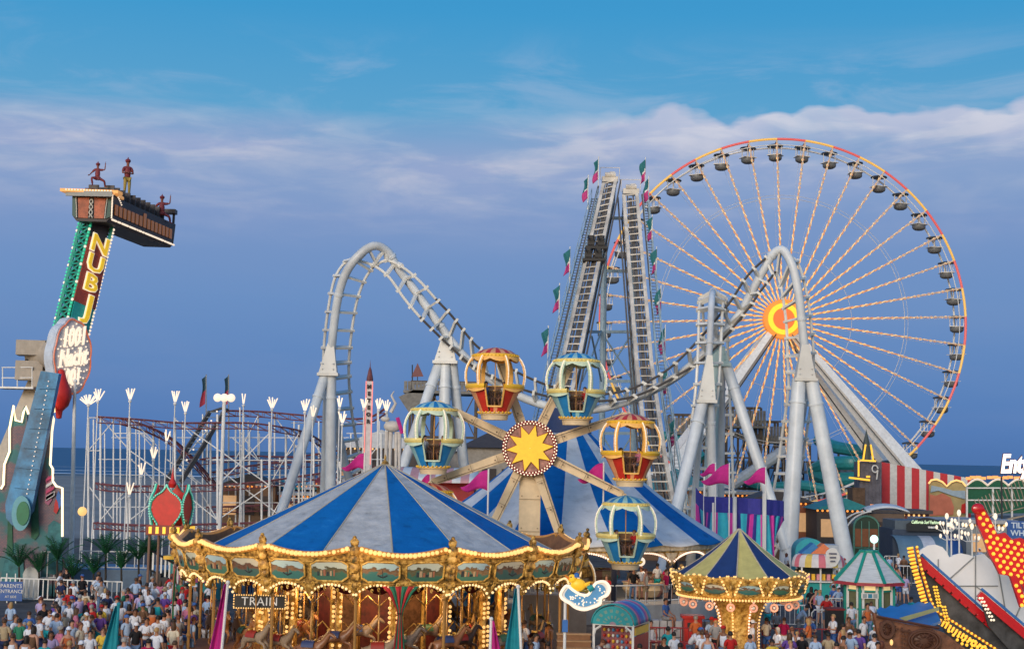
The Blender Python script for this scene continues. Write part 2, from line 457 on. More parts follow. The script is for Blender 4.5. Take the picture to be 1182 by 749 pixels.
def joints(pose):
    J = {'pel': V((0, 0, .93)), 'wai': V((0, 0, 1.08)), 'che': V((0, .005, 1.27)), 'nb': V((0, .01, 1.42)), 'nk': V((0, .0, 1.49)),
         'h1': V((0, -.015, 1.56)), 'h2': V((0, -.01, 1.63)), 'h3': V((0, 0, 1.69))}
    for s, n in ((-1, 'l'), (1, 'r')):
        J['sh' + n] = V((s * .165, .01, 1.385)); J['el' + n] = V((s * .225, .03, 1.12)); J['wr' + n] = V((s * .235, -.05, .89)); J['ha' + n] = V((s * .23, -.07, .815))
        J['hip' + n] = V((s * .088, 0, .88)); J['kn' + n] = V((s * .10, -.02, .49)); J['an' + n] = V((s * .11, .02, .085)); J['to' + n] = V((s * .13, -.13, .04))
    def arm(n, el, wr, ha):
        s = -1 if n == 'l' else 1
        J['el' + n] = V((s * el[0], el[1], el[2])); J['wr' + n] = V((s * wr[0], wr[1], wr[2])); J['ha' + n] = V((s * ha[0], ha[1], ha[2]))
    def leg(n, kn, an, to):
        s = -1 if n == 'l' else 1
        J['kn' + n] = V((s * kn[0], kn[1], kn[2])); J['an' + n] = V((s * an[0], an[1], an[2])); J['to' + n] = V((s * to[0], to[1], to[2]))
    if pose == 'hip': arm('r', (.34, .07, 1.15), (.20, -.07, 1.02), (.16, -.11, .99)); leg('l', (.13, -.05, .49), (.15, -.02, .085), (.19, -.16, .04))
    if pose == 'walk':
        leg('l', (.09, -.16, .51), (.10, -.26, .10), (.11, -.40, .07)); leg('r', (.09, .02, .48), (.10, .28, .14), (.11, .17, .04))
        arm('l', (.24, .14, 1.15), (.24, .12, .92), (.24, .09, .85)); arm('r', (.24, -.08, 1.13), (.20, -.24, .97), (.19, -.30, .93))
    if pose == 'hold': arm('l', (.23, -.06, 1.13), (.12, -.26, 1.16), (.07, -.33, 1.19)); arm('r', (.23, -.04, 1.12), (.13, -.25, 1.10), (.08, -.32, 1.10))
    if pose == 'reach': arm('r', (.30, -.12, 1.26), (.30, -.30, 1.40), (.29, -.36, 1.46)); arm('l', (.25, .03, 1.13), (.25, -.08, .91), (.24, -.11, .84))
    if pose == 'folded': arm('l', (.25, -.05, 1.14), (.03, -.20, 1.17), (-.06, -.20, 1.19)); arm('r', (.25, -.05, 1.13), (.03, -.17, 1.13), (-.06, -.19, 1.13))
    if pose == 'lean':
        for k in ('wai', 'che', 'nb', 'nk', 'h1', 'h2', 'h3', 'shl', 'shr', 'ell', 'elr', 'wrl', 'wrr', 'hal', 'har'):
            p = J[k] - J['pel']; a = math.radians(38) * min(1, max(.3, p.z / .3)) if p.z > 0 else math.radians(30)
            J[k] = J['pel'] + Matrix.Rotation(a, 3, 'X') @ p + V((0, .04, 0))
        arm('l', (.25, -.42, 1.0), (.20, -.62, .98), (.19, -.70, .98)); arm('r', (.25, -.40, 1.0), (.20, -.60, .94), (.19, -.68, .92))
    if pose == 'dance':
        for k in ('pel', 'wai', 'che', 'nb', 'nk', 'h1', 'h2', 'h3', 'shl', 'shr', 'ell', 'elr', 'wrl', 'wrr', 'hal', 'har', 'hipl', 'hipr'): J[k] = J[k] - V((0, 0, .36))
        leg('l', (.34, -.16, .52), (.26, -.02, .10), (.34, -.12, .05)); leg('r', (.40, -.10, .36), (.46, .10, .08), (.56, .02, .04))
        arm('r', (.40, -.05, 1.05), (.42, -.12, 1.36), (.42, -.14, 1.45)); arm('l', (.36, .02, .82), (.46, -.12, .66), (.50, -.18, .64))
    if pose == 'sit':
        for k in ('pel', 'wai', 'che', 'nb', 'nk', 'h1', 'h2', 'h3', 'shl', 'shr', 'ell', 'elr', 'wrl', 'wrr', 'hal', 'har', 'hipl', 'hipr'): J[k] = J[k] - V((0, 0, .41))
        leg('l', (.13, -.42, .50), (.14, -.44, .10), (.15, -.58, .05)); leg('r', (.12, -.43, .51), (.11, -.36, .10), (.12, -.50, .05))
        arm('l', (.24, -.06, .73), (.18, -.27, .60), (.15, -.34, .58)); arm('r', (.24, -.08, .72), (.16, -.29, .61), (.13, -.36, .59))
    return J
TRK = [('pel', (.135, .10)), ('wai', (.118, .09)), ('che', (.15, .105)), ('nb', (.075, .07)), ('nk', (.052, .055)), ('h1', (.066, .078)), ('h2', (.078, .098)), ('h3', (.058, .070))]
def fig(J, chains, rad):
    names = []; edges = []
    for c in chains:
        for i, n in enumerate(c):
            if n not in names: names.append(n)
            if i: edges.append((names.index(c[i - 1]), names.index(n)))
    return [J[n] for n in names], edges, [rad[n] for n in names]
RAD = dict(TRK)
for n in 'lr': RAD.update({'sh' + n: .062, 'el' + n: .042, 'wr' + n: (.022, .028), 'ha' + n: (.018, .038), 'hip' + n: .088, 'kn' + n: .056, 'an' + n: .036, 'to' + n: (.038, .028)})
PROTO = {}
def proto(pose):
    if pose in PROTO: return PROTO[pose]
    J = joints(pose); D = {}
    vs, fs = skin_raw(*fig(J, [['pel', 'wai', 'che', 'nb', 'nk', 'h1', 'h2', 'h3']] + [['nb', 'sh' + n, 'el' + n, 'wr' + n, 'ha' + n] for n in 'lr'] + [['pel', 'hip' + n, 'kn' + n, 'an' + n, 'to' + n] for n in 'lr'], RAD))
    b = MB(); b.add(vs, fs)
    for i, f in enumerate(b.f):
        z = sum(b.v[j][2] for j in f) / len(f); c = sum((V(b.v[j]) for j in f), V((0, 0, 0))) / len(f)
        if min((c - J['anl']).length, (c - J['anr']).length, (c - J['tol']).length, (c - J['tor']).length) < .075 and z < .13: b.m[i] = 1
    hc = J['h2']; up = (J['h3'] - J['h1']).normalized(); fw = V((0, -1, 0)); fw = (fw - up * fw.dot(up)).normalized(); sx = V((1, 0, 0))
    b.tube([hc + fw * .085 + up * .012, hc + fw * .118 - up * .018], [.010, .014], 6)                 # nose
    for s in (-1, 1):
        b.sph(hc + fw * .086 + sx * s * .03 + up * .014, .011, 2, 6, 4)                               # eyes
        b.sph(hc + sx * s * .080 + fw * -.005, .022, 0, 6, 4, (.4, .8, 1.2))                          # ears
    b.box(hc + fw * .087 - up * .042, (.036, .012, .008), m=3)                                        # mouth
    for n, s in (('l', -1), ('r', 1)):                                                                # five fingers
        h = J['ha' + n]; d = (h - J['wr' + n]).normalized(); px_, py_ = frame_from(d)
        for q, (off, L) in enumerate(((-.024, .05), (-.008, .062), (.008, .058), (.024, .045))):
            p0 = h + d * .012 + py_ * off; p1 = p0 + d * L * .55 - px_ * s * .004; p2 = p1 + d * L * .4 - px_ * s * .016
            b.tube([p0, p1, p2], [.0095, .0085, .006], 5)
        p0 = h - d * .02 + py_ * .03; b.tube([p0, p0 + d * .03 + py_ * .02, p0 + d * .055 + py_ * .018], [.011, .010, .007], 5)
    D['body'] = mesh_of(b, 'body', 4)
    r2 = dict(RAD); r2.update({'pel': (.155, .12), 'wai': (.15, .118), 'che': (.172, .128), 'nb': (.085, .085)})
    for n in 'lr': r2['sh' + n] = .078; r2['sl' + n] = .066
    for n in 'lr': J['sl' + n] = J['sh' + n].lerp(J['el' + n], .72)
    J['hem'] = J['pel'].lerp(J['wai'], -.05)
    def mk(name, chains, r, sub=1):
        b2 = MB(); b2.add(*skin_raw(*fig(J, chains, r), sub)); D[name] = mesh_of(b2, name, 1)
    r2['hem'] = (.155, .125)
    mk('shirt', [['hem', 'wai', 'che', 'nb']] + [['nb', 'sh' + n, 'sl' + n] for n in 'lr'], r2)
    r3 = dict(r2); r3['nbx'] = .05
    for n in 'lr': r3['sh' + n] = .055; J['st' + n] = J['nb'].lerp(J['sh' + n], .62); r3['st' + n] = .055
    mk('tank', [['hem', 'wai', 'che', 'nb']] + [['nb', 'st' + n] for n in 'lr'], r3)
    r4 = dict(RAD); r4['pel'] = (.145, .115)
    for n in 'lr':
        J['th' + n] = J['hip' + n].lerp(J['kn' + n], .78); r4['hip' + n] = .102; r4['th' + n] = .084; r4['kn' + n] = .070; r4['ab' + n] = .056; J['ab' + n] = J['kn' + n].lerp(J['an' + n], .92)
    mk('shorts', [['pel', 'hip' + n, 'th' + n] for n in 'lr'], r4)
    mk('trousers', [['pel', 'hip' + n, 'kn' + n, 'ab' + n] for n in 'lr'], r4)
    hM = Matrix((sx, -fw, up)).transposed()
    def cap(zc, r, low, long=0):
        h = MB(); base = hc + up * .018 - fw * .012
        n = 12; vs = []; fs = []
        rings = 7
        for i in range(rings + 1):
            t = (PI * .62) * i / rings
            for j in range(n):
                a = 2 * PI * j / n; front = max(0, math.cos(a - 1.5 * PI))
                tt = t * (1 - .42 * front)
                p = V((math.cos(a) * math.sin(tt) * .094, math.sin(a) * math.sin(tt) * .112, math.cos(tt) * .105))
                if long and i >= rings - 2: p.z -= long * (1 - front) * (1 if i == rings else .5); p.x *= 1.02
                vs.append(base + hM @ p)
        for i in range(rings):
            for j in range(n): fs.append((i * n + j, i * n + (j + 1) % n, (i + 1) * n + (j + 1) % n, (i + 1) * n + j))
        h.add(vs, fs); return h
    D['hair'] = mesh_of(cap(0, 0, 0), 'hair', 1); D['long_hair'] = mesh_of(cap(0, 0, 0, .14), 'hair', 1)
    c = MB(); c.lathe([(.0, .112), (.05, .105), (.085, .07), (.103, .01), (.100, -.005)], n=12)
    c.v = [tuple(hc + up * .03 - fw * .008 + hM @ V(p)) for p in c.v]
    c.bar(hc + up * .035 + fw * .08, hc + up * .022 + fw * .17, .13, .012, side=sx)
    D['cap'] = mesh_of(c, 'cap', 1)
    c = MB(); c.lathe([(.0, .12), (.06, .115), (.095, .06), (.10, .02), (.19, .0), (.19, -.008), (.10, .01)], n=14)
    c.v = [tuple(hc + up * .035 + hM @ V(p)) for p in c.v]; D['hat'] = mesh_of(c, 'hat', 1)
    PROTO[pose] = D; return D
CLOTH = {'white': (.64, .67, .74), 'light blue': (.34, .46, .64), 'blue': (.05, .13, .38), 'navy': (.02, .03, .09), 'black': (.015, .015, .018), 'red': (.42, .02, .02),
         'crimson': (.36, .01, .07), 'pink': (.52, .17, .26), 'magenta': (.42, .03, .22), 'purple': (.12, .06, .28), 'lavender': (.45, .36, .58), 'teal': (.02, .34, .40),
         'green': (.03, .18, .11), 'yellow': (.66, .46, .06), 'orange': (.50, .13, .04), 'cream': (.66, .58, .44), 'grey': (.26, .27, .29), 'brown': (.13, .07, .04), 'denim': (.12, .20, .34), 'khaki': (.38, .30, .19), 'dark green': (.03, .09, .05)}
def cloth(c): return mat('cloth_' + c.replace(' ', '_'), CLOTH[c], .85, var=.10, scale=9, spec=.2)
HAIRC = {'dark': (.016, .011, .009), 'brown': (.07, .035, .018), 'blond': (.38, .24, .10), 'grey': (.30, .29, .28), 'auburn': (.14, .04, .018)}
def hairm(c): return mat('hair_' + c, HAIRC[c], .6, var=.2, scale=20)
SKINS = [mat('skin_light', (.46, .24, .16), .55, var=.06, scale=6), mat('skin_tan', (.34, .16, .09), .55, var=.06, scale=6), mat('skin_brown', (.20, .09, .05), .55, var=.06, scale=6)]
EYE = mat('eye', (.02, .015, .012), .2, var=0); LIP = mat('lips', (.35, .08, .07), .5, var=0)
SHOES = [mat('shoe_white', (.65, .65, .65), .6), mat('shoe_dark', (.04, .035, .03), .6), mat('shoe_brown', (.15, .08, .04), .6)]
USED_LABELS = {}
PEOPLE = []
def setm(o, ms):
    for i, m_ in enumerate(ms):
        o.material_slots[i].link = 'OBJECT'; o.material_slots[i].material = m_
def person(loc, rz, pose='stand', top='white', bottom='denim', bkind='shorts', tkind='shirt', hair='dark', hkind='hair', capc='white', s=1.0, where='on the boardwalk', group='visitors', skin=None, extra=''):
    D = proto(pose)
    kind = {'shirt': 't-shirt', 'tank': 'tank top'}[tkind]
    hs = {'hair': 'short %s hair' % hair, 'long_hair': 'long %s hair' % hair, 'cap': '%s cap' % capc, 'hat': '%s sun hat' % capc}[hkind]
    rzn = (rz + PI) % (2 * PI) - PI
    pose_w = {'stand': 'standing', 'hip': 'hand on hip', 'walk': 'walking', 'hold': 'hands held in front', 'reach': 'one arm raised', 'folded': 'arms folded', 'lean': 'leaning forward', 'sit': 'seated', 'dance': 'crouching'}[pose]
    t = thing('person', '', 'person', loc, group, rz); t.scale = (s * R.uniform(.93, 1.08), s * R.uniform(.95, 1.1), s)
    if pose != 'sit': t.rotation_euler = (R.uniform(-.05, .05), R.uniform(-.05, .05), rz)
    for nm, key, ms in (('body', 'body', [skin or R.choice(SKINS[:2] * 3 + SKINS[2:]), R.choice(SHOES), EYE, LIP]), (tkind if tkind == 'shirt' else 'tank_top', tkind, [cloth(top)]), (bkind, bkind, [cloth(bottom)])):
        o = bpy.data.objects.new(nm, D[key]); COL.objects.link(o); o.parent = t; setm(o, ms)
    if hkind in ('cap', 'hat'):
        o = bpy.data.objects.new('hair', D['hair']); COL.objects.link(o); o.parent = t; setm(o, [hairm(hair)])
        o = bpy.data.objects.new(hkind, D[hkind]); COL.objects.link(o); o.parent = t; setm(o, [cloth(capc)])
    else:
        o = bpy.data.objects.new('hair', D[hkind]); COL.objects.link(o); o.parent = t; setm(o, [hairm(hair)])
    PEOPLE.append((t, dict(top=top, kind=kind, bottom=bottom, bkind=bkind, hs=hs, pose=pose_w, where=where, back=abs(rzn) > 1.7, side=.8 < abs(rzn) <= 1.7, right=rzn > 0, s=s)))
    return t
def label_people():
    """every label says what sets that figure apart: clothes, hair, pose, way it faces and where it stands"""
    def forms(d):
        who = 'child' if d['s'] < .85 else 'person'
        face = 'seen from behind' if d['back'] else ('in profile' if d['side'] else 'facing us')
        a = '%s in %s %s %s' % (who, d['top'], d['kind'], d['where'])
        b = '%s in %s %s and %s %s %s' % (who, d['top'], d['kind'], d['bottom'], d['bkind'], d['where'])
        c = '%s in %s %s, %s %s, %s, %s' % (who, d['top'], d['kind'], d['bottom'], d['bkind'], d['hs'], d['where'])
        e = '%s with %s in %s %s and %s %s, %s' % (d['pose'] + ' ' + who, d['hs'], d['top'], d['kind'], d['bottom'], d['bkind'], d['where'])
        return [b, c, e, '%s, %s %s, %s, %s, %s' % (who + ' ' + face, d['top'], d['kind'], d['bottom'] + ' ' + d['bkind'], d['hs'] + ' ' + d['pose'], d['where'])]
    left = list(PEOPLE); lvl = 0
    used = set()
    while left and lvl < 4:
        cnt = {}
        for t, d in left: cnt.setdefault(forms(d)[lvl], []).append((t, d))
        nxt = []
        for k, l in cnt.items():
            if len(l) == 1 and len(k.split()) <= 16 and k not in used: l[0][0]['label'] = k; used.add(k)
            else: nxt += l
        left = nxt; lvl += 1
    rest = {}
    for t, d in left: rest.setdefault(forms(d)[0], []).append((t, d))
    for k, l in rest.items():
        l.sort(key=lambda e: (e[0].location.x / max(1, e[0].location.y)))
        n = len(l); names = ['leftmost', 'second from left', 'third from left', 'fourth from left', 'fifth from left']
        for i, (t, d) in enumerate(l):
            nm = 'rightmost' if (i == n - 1 and n > 1) else names[min(i, 4)]
            t['label'] = ('%s %s, %s' % (k, '' if n == 1 else '', nm)).replace(' ,', ',') if len(k.split()) <= 13 else '%s %s' % (nm, ' '.join(k.split()[:12]))
# ---------------------------------------------------------------- horse for the carousels (one continuous body)
def horse_mesh(ph=0):
    v = [(0, 0, 1.0), (.38, 0, 1.02), (.55, 0, 1.18), (.72, 0, 1.42), (.80, 0, 1.52), (.97, 0, 1.40), (1.06, 0, 1.33),      # 0 belly 1 chest 2 neck 3 4 poll 5 6 muzzle
         (-.38, 0, 1.03), (-.58, 0, 1.0), (-.68, 0, .78), (-.74, 0, .52),                                                   # 7 rump 8 9 10 tail
         (.42, .12, .84), (.62, .13, .70), (.46, .13, .46), (.42, .13, .38),                                                # near fore
         (.40, -.12, .84), (.66, -.13, .78), (.72, -.13, .50), (.66, -.13, .44),
         (-.42, .13, .84), (-.36, .14, .62), (-.66, .14, .46), (-.72, .14, .26), (-.66, .14, .22),
         (-.42, -.13, .84), (-.46, -.14, .60), (-.80, -.14, .44), (-.92, -.14, .26), (-.86, -.14, .21)]
    e = [(0, 1), (1, 2), (2, 3), (3, 4), (4, 5), (5, 6), (0, 7), (7, 8), (8, 9), (9, 10), (1, 11), (11, 12), (12, 13), (13, 14), (1, 15), (15, 16), (16, 17), (17, 18), (7, 19), (19, 20), (20, 21), (21, 22), (22, 23), (7, 24), (24, 25), (25, 26), (26, 27), (27, 28)]
    r = [.21, .20, .14, .10, .09, .07, .05, .21, .05, .07, .03, .08, .055, .035, .045, .08, .055, .035, .045, .11, .06, .038, .032, .045, .11, .06, .038, .032, .045]
    vs, fs = skin_raw(v, e, r); b = MB(); b.add(vs, fs)
    for s in (-1, 1): b.tube([(.80, s * .05, 1.58), (.79, s * .06, 1.68)], [.03, .006], 5)
    m = [(.50, 0, 1.32), (.62, 0, 1.50), (.74, 0, 1.62)]
    for i in range(9):
        t = i / 8; p = V(m[0]).lerp(V(m[2]), t); b.tube([p, p + V((-.10, (-1) ** i * .03, -.10))], [.045, .012], 5, 1)
    return b
# ---------------------------------------------------------------- grand carousel
STRB = noisy_mat('blue_canvas', [(.28, (.002, .085, .27)), (.42, (.003, .13, .40)), (.62, (.004, .145, .45)), (.75, (.015, .19, .50))], 1.5, detail=12, rough=.75, stretch=(1, 1, 2.2), bump=.5, bdist=.12)
STRW = noisy_mat('weathered_white_canvas', [(.27, (.26, .27, .27)), (.38, (.38, .39, .40)), (.55, (.47, .48, .49)), (.75, (.57, .57, .56))], 1.7, detail=12, rough=.8, stretch=(1, 1, 2.2), bump=.5, bdist=.12)
STRW2 = noisy_mat('white_canvas', [(.28, (.42, .44, .46)), (.45, (.58, .60, .63)), (.7, (.68, .70, .72))], 1.1, detail=12, rough=.8, stretch=(1, 1, 2), bump=.5, bdist=.12)
GOLD2 = noisy_mat('old_gold', [(.36, (.05, .045, .02)), (.46, (.22, .12, .03)), (.56, (.46, .28, .07)), (.68, (.62, .42, .14))], 5, rough=.4, bump=.6)
GOLD3 = noisy_mat('bright_gold_leaf', [(.36, (.24, .12, .03)), (.5, (.55, .32, .07)), (.65, (.78, .52, .16))], 7, rough=.35, bump=.5)
def painting_mat(name, sky, land, sea):
    m = bpy.data.materials.new(name); m.use_nodes = True; t = m.node_tree; b = t.nodes['Principled BSDF']; b.inputs['Roughness'].default_value = .5
    c = t.nodes.new('ShaderNodeTexCoord'); s = t.nodes.new('ShaderNodeSeparateXYZ'); t.links.new(c.outputs['Generated'], s.inputs[0])
    n = t.nodes.new('ShaderNodeTexNoise'); n.inputs['Scale'].default_value = 4.5; n.inputs['Detail'].default_value = 4; t.links.new(c.outputs['Generated'], n.inputs[0])
    a = t.nodes.new('ShaderNodeMath'); a.operation = 'MULTIPLY_ADD'; t.links.new(n.outputs['Fac'], a.inputs[0]); a.inputs[1].default_value = .9; t.links.new(s.outputs[2], a.inputs[2])
    r = t.nodes.new('ShaderNodeValToRGB'); st = [(.0, sea), (.72, tuple(x * 1.3 for x in sea)), (.80, land), (.93, tuple(x * .55 for x in land)), (.97, sky), (1.0, tuple(min(1, x * 1.15) for x in sky))]
    while len(r.color_ramp.elements) < len(st): r.color_ramp.elements.new(.5)
    for e, (p, cc) in zip(r.color_ramp.elements, st): e.position = p; e.color = (*cc, 1)
    sc_ = t.nodes.new('ShaderNodeMath'); sc_.operation = 'MULTIPLY'; t.links.new(a.outputs[0], sc_.inputs[0]); sc_.inputs[1].default_value = .86
    t.links.new(sc_.outputs[0], r.inputs[0]); t.links.new(r.outputs[0], b.inputs['Base Color']); return m
PAINTS = [painting_mat('painted_harbour', (.30, .42, .44), (.22, .12, .06), (.03, .12, .11)), painting_mat('painted_coast', (.38, .42, .36), (.12, .10, .05), (.03, .10, .07)),
          painting_mat('painted_village', (.26, .38, .44), (.26, .16, .08), (.05, .14, .10)), painting_mat('painted_bridge', (.40, .38, .30), (.16, .08, .05), (.04, .09, .08))]
def cpos(c, th, r, z): return V((c.x + r * math.sin(th), c.y - r * math.cos(th), z))
CC = V((XatZ(442, 58, 4.5), 58, 0))
car = thing('carousel', 'large carousel with blue and grey striped canopy and bulb-lit gilded rounding boards', 'carousel', CC)
NP = 15; T0 = math.radians(-2); DT = 2 * PI / NP
# canopy
def canopy(parent, c, n, off, apex, rz, mats, seg=4, conc=0.0, name='canopy', trim=True, sagk=.012):
    b = MB(); steps = 14
    (ra, za), (re, ze) = apex, rz
    def P_(u, v):
        th = off + u * 2 * PI
        r = ra + (re - ra) * v
        ph = (u * n) % 1.0
        sag = math.sin(PI * ph) + .10 * math.sin(9 * ph + 14 * v + 3 * math.floor(u * n + 1e-6)) * v
        z = za + (ze - za) * v - conc * math.sin(PI * v) * (za - ze)
        return cpos(c, th, r * (1 - .010 * sag), z - sagk * sag * r)
    b.grid(P_, n * seg, steps, mf=lambda i, j: (i // seg) % 2)
    # underside a little below
    o = b.build(name, mats, parent, angle=25)
    md = o.modifiers.new('thickness', 'SOLIDIFY'); md.thickness = .03
    if trim:
        t = MB()
        for k in range(n):
            pts = [P_(k / n + 1e-6, j / steps) + V((0, 0, .03)) for j in range(steps + 1)]
            t.tube(pts, .028, 5, 0)
        t.build('seam_rope', mats[2], o)
    return o
seamm = mat('seam_piping', (.45, .40, .30), .8)
cno = canopy(car, CC, 16, math.radians(-14.5 + 0), (0.12, 7.55), (7.45, 3.95), [STRW, STRB, seamm])
fin = MB(); fin.lathe([(0, 8.0), (.05, 7.85), (.03, 7.75), (.12, 7.68), (.16, 7.6), (.10, 7.55), (.22, 7.5), (.26, 7.44)], (CC.x, CC.y, 0), 10); fin.build('finial', GOLD2, car)
RT, RB, ZT, ZB = 7.95, 7.50, 5.0, 3.0
def rz_(z): return RB + (RT - RB) * (z - ZB) / (ZT - ZB)
def top_z(u):
    s = math.sin(PI * u) ** .8
    e = min(u, 1 - u)
    return 4.88 - .30 * s - (.22 * (1 - e / .07) ** 2 if e < .07 else 0)
def bot_z(u):
    q = abs(math.sin(2 * PI * u)) ** .62
    return 3.10 + .42 * q - (.05 if .46 < u < .54 else 0)
for k in range(NP):
    th0 = T0 + k * DT
    P_ = lambda u, z, out=0.0: cpos(CC, th0 + u * DT, rz_(z) + out, z)
    b = MB(); nu = 40
    b.grid(lambda u, v: P_(u, bot_z(u) + (top_z(u) - bot_z(u)) * v, .02 * math.sin(v * 9)), nu, 8)
    b.grid(lambda u, v: P_(1 - u, bot_z(1 - u) + (top_z(1 - u) - bot_z(1 - u)) * v, -.12), nu, 2, 1)
    b.grid(lambda u, v: P_(u, top_z(u), -.12 * (1 - v)), nu, 1); b.grid(lambda u, v: P_(1 - u, bot_z(1 - u), -.12 * (1 - v)), nu, 1)
    # moulded rails and scrolls of the board
    for zf in (3.60, 4.42):
        b.tube([P_(i / 16, zf - (.10 * math.sin(PI * i / 16) if zf > 4 else 0), .05) for i in range(17)], .035, 6, 0)
    bd = b.build('rounding_board', [GOLD2, BROWN], car)
    rr = MB()
    for q in range(2):
        for s in (-1, 1):
            for w_ in (.10, .17, .4):
                uc = .25 + .5 * q + s * w_ * .5; zc = 3.55 + (.25 - abs(w_ - .2)) * .3
                rr.tube([P_(uc + s * .02 * math.cos(a) * (1 - a / 9), zc + .09 * math.sin(a) * (1 - a / 9), .06) for a in [i * .6 for i in range(12)]], .028, 5)
    for s in range(14):
        u_ = .04 + .92 * s / 13; zz = 3.42 + .05 * math.sin(s * 2.1); rr.tube([P_(u_ + .010 * math.cos(a) , zz + .06 * math.sin(a), .05) for a in [i * .9 for i in range(7)]], .022, 4)
    rr.build('scrollwork', GOLD3, bd)
    for q, (u0, u1) in enumerate(((.07, .465), (.535, .93))):
        pb = MB()
        def pf(u, v, u0=u0, u1=u1):
            uu = u0 + (u1 - u0) * u; e = min(u, 1 - u); cut = .14 * max(0, 1 - e / .13) ** .6
            za = 3.68 + cut; zb = min(4.36, top_z(uu) - .24) - cut * .8
            return P_(uu, za + (zb - za) * v, .075)
        pb.grid(pf, 12, 4); pn = pb.build('painting', PAINTS[(k * 2 + q) % 4], bd)
        fr = MB(); loop = [pf(i / 12, 0) for i in range(13)] + [pf(1, j / 3) for j in range(1, 3)] + [pf(1 - i / 12, 1) for i in range(13)] + [pf(0, 1 - j / 3) for j in range(1, 3)]
        fr.tube(loop, .035, 6, 0, closed=True); fr.build('picture_frame', GOLD3, bd)
        # little painted scene: boat with a mast, or a house
        sb = MB(); uc = (u0 + u1) / 2 + R.uniform(-.05, .05); z0 = 3.84
        if (k + q) % 2 == 0:
            sb.tube([P_(uc + d, z0 + .05 * abs(d) * 30 - .0, .082) for d in (-.05, -.03, 0, .03, .05)], .025, 5, 0); sb.bar(P_(uc, z0, .085), P_(uc, z0 + .26, .085), .015, m=0)
        else:
            for q_ in range(6): uu = uc - .09 + .034 * q_; sb.bar(P_(uu, z0 + .02, .08), P_(uu, z0 + .10 + .14 * R.random(), .08), .05 + .05 * R.random(), .02, q_ % 3, side=P_(uu + .01, z0) - P_(uu, z0))
        sb.build('painted_motif', [mat('motif_dark', (.03, .04, .05)), mat('motif_tan', (.42, .30, .18)), mat('motif_red', (.30, .12, .07))], pn)
    # crest between the boards
    cb = MB()
    for z, rr_, o_ in ((4.98, .13, .05), (4.75, .18, .12), (4.45, .15, .14), (4.15, .19, .12), (3.85, .13, .1), (3.55, .11, .06), (3.22, .10, .03)):
        cb.sph(P_(0, z, o_), rr_, 0, 8, 5, (1.1, .6, 1))
    for s in (-1, 1):
        cb.tube([P_(s * .028 * (1 + .5 * math.sin(i)), 3.75 + i * .16, .10 + .03 * math.cos(i)) for i in range(8)], [.05, .07, .05, .06, .05, .07, .05, .03], 6)
        cb.tube([P_(s * .02, 4.9, .06), P_(s * .035, 5.05, .05), P_(s * .012, 5.16, .04)], [.05, .04, .02], 6)
    cb.sph(P_(0, 5.17, .04), .07); cb.build('crest', GOLD2, car)
    # bulb strings: fat double row on top, single row round the arches
    tb = MB(); n = 21
    for i in range(n + 1):
        u = .03 + .94 * i / n
        tb.sph(P_(u, top_z(u) + R.uniform(-.012, .012), .12), .082 * (R.uniform(.86, 1.08) if R.random() > .04 else .45), 0, 7, 5)
    tb.build('bulb_string', BULB, bd)
    tr = MB(); tr.tube([P_(.02 + .96 * i / 20, top_z(.02 + .96 * i / 20) - .02, .0) for i in range(21)], .12, 6); tr.build('bulb_trough', mat('lit_trough', (.45, .20, .04), .4, var=.3, scale=6, emit=.16, ecol=(1, .40, .08)), bd)  # trough is no lamp: its emission imitates bulb light falling on the gold
    tb = MB(); n = 27
    for i in range(n):
        u = .015 + .97 * i / (n - 1); tb.sph(P_(u, bot_z(u) + .05 + R.uniform(-.01, .01), .09), .047 * (R.uniform(.85, 1.12) if R.random() > .05 else .4), 0, 6, 4)
    tb.build('arch_bulb_string', mat('cream_bulb', (.6, .4, .2), .5, var=0, emit=1.0, ecol=(1, .70, .34)), bd)
# deck, ceiling ring, core
def discm(b, c, r, z0, z1, n=48, m=0, rin=0): b.lathe([(rin, z1), (r, z1), (r, z0), (rin, z0)], (c.x, c.y, 0), n, m)
pm = MB(); discm(pm, CC, 7.3, .35, .62); discm(pm, CC, 8.3, .0, .2, m=1); pm.build('platform', [BROWN, GREYM], car)
pm = MB(); pm.lathe([(2.2, 3.9), (7.5, 3.75)], (CC.x, CC.y, 0), 48); pm.build('ceiling', mat('ceiling_red', (.10, .03, .02), .7), car)
core = MB()
for k in range(12):
    a = 2 * PI * k / 12; core.bar(cpos(CC, a, 2.3, .6), cpos(CC, a, 2.3, 3.9), 1.1, .12, k % 2, side=cpos(CC, a + .1, 2.3, 0) - cpos(CC, a, 2.3, 0))
core.build('centre_drum', [mat('drum_red', (.13, .02, .012), .5, var=.5, scale=4), mat('drum_brown', (.16, .08, .04), .35, metal=.3, var=.5, scale=5)], car)
cg = MB()
for k in range(12):
    a = 2 * PI * (k + .5) / 12; cg.tube([cpos(CC, a, 2.42, .6), cpos(CC, a, 2.42, 3.9)], .07, 6)
cg.build('gilded_pilasters', GOLD, car)
BRASS = mat('brass_pole', (.50, .27, .09), .3, metal=.5, var=.1)
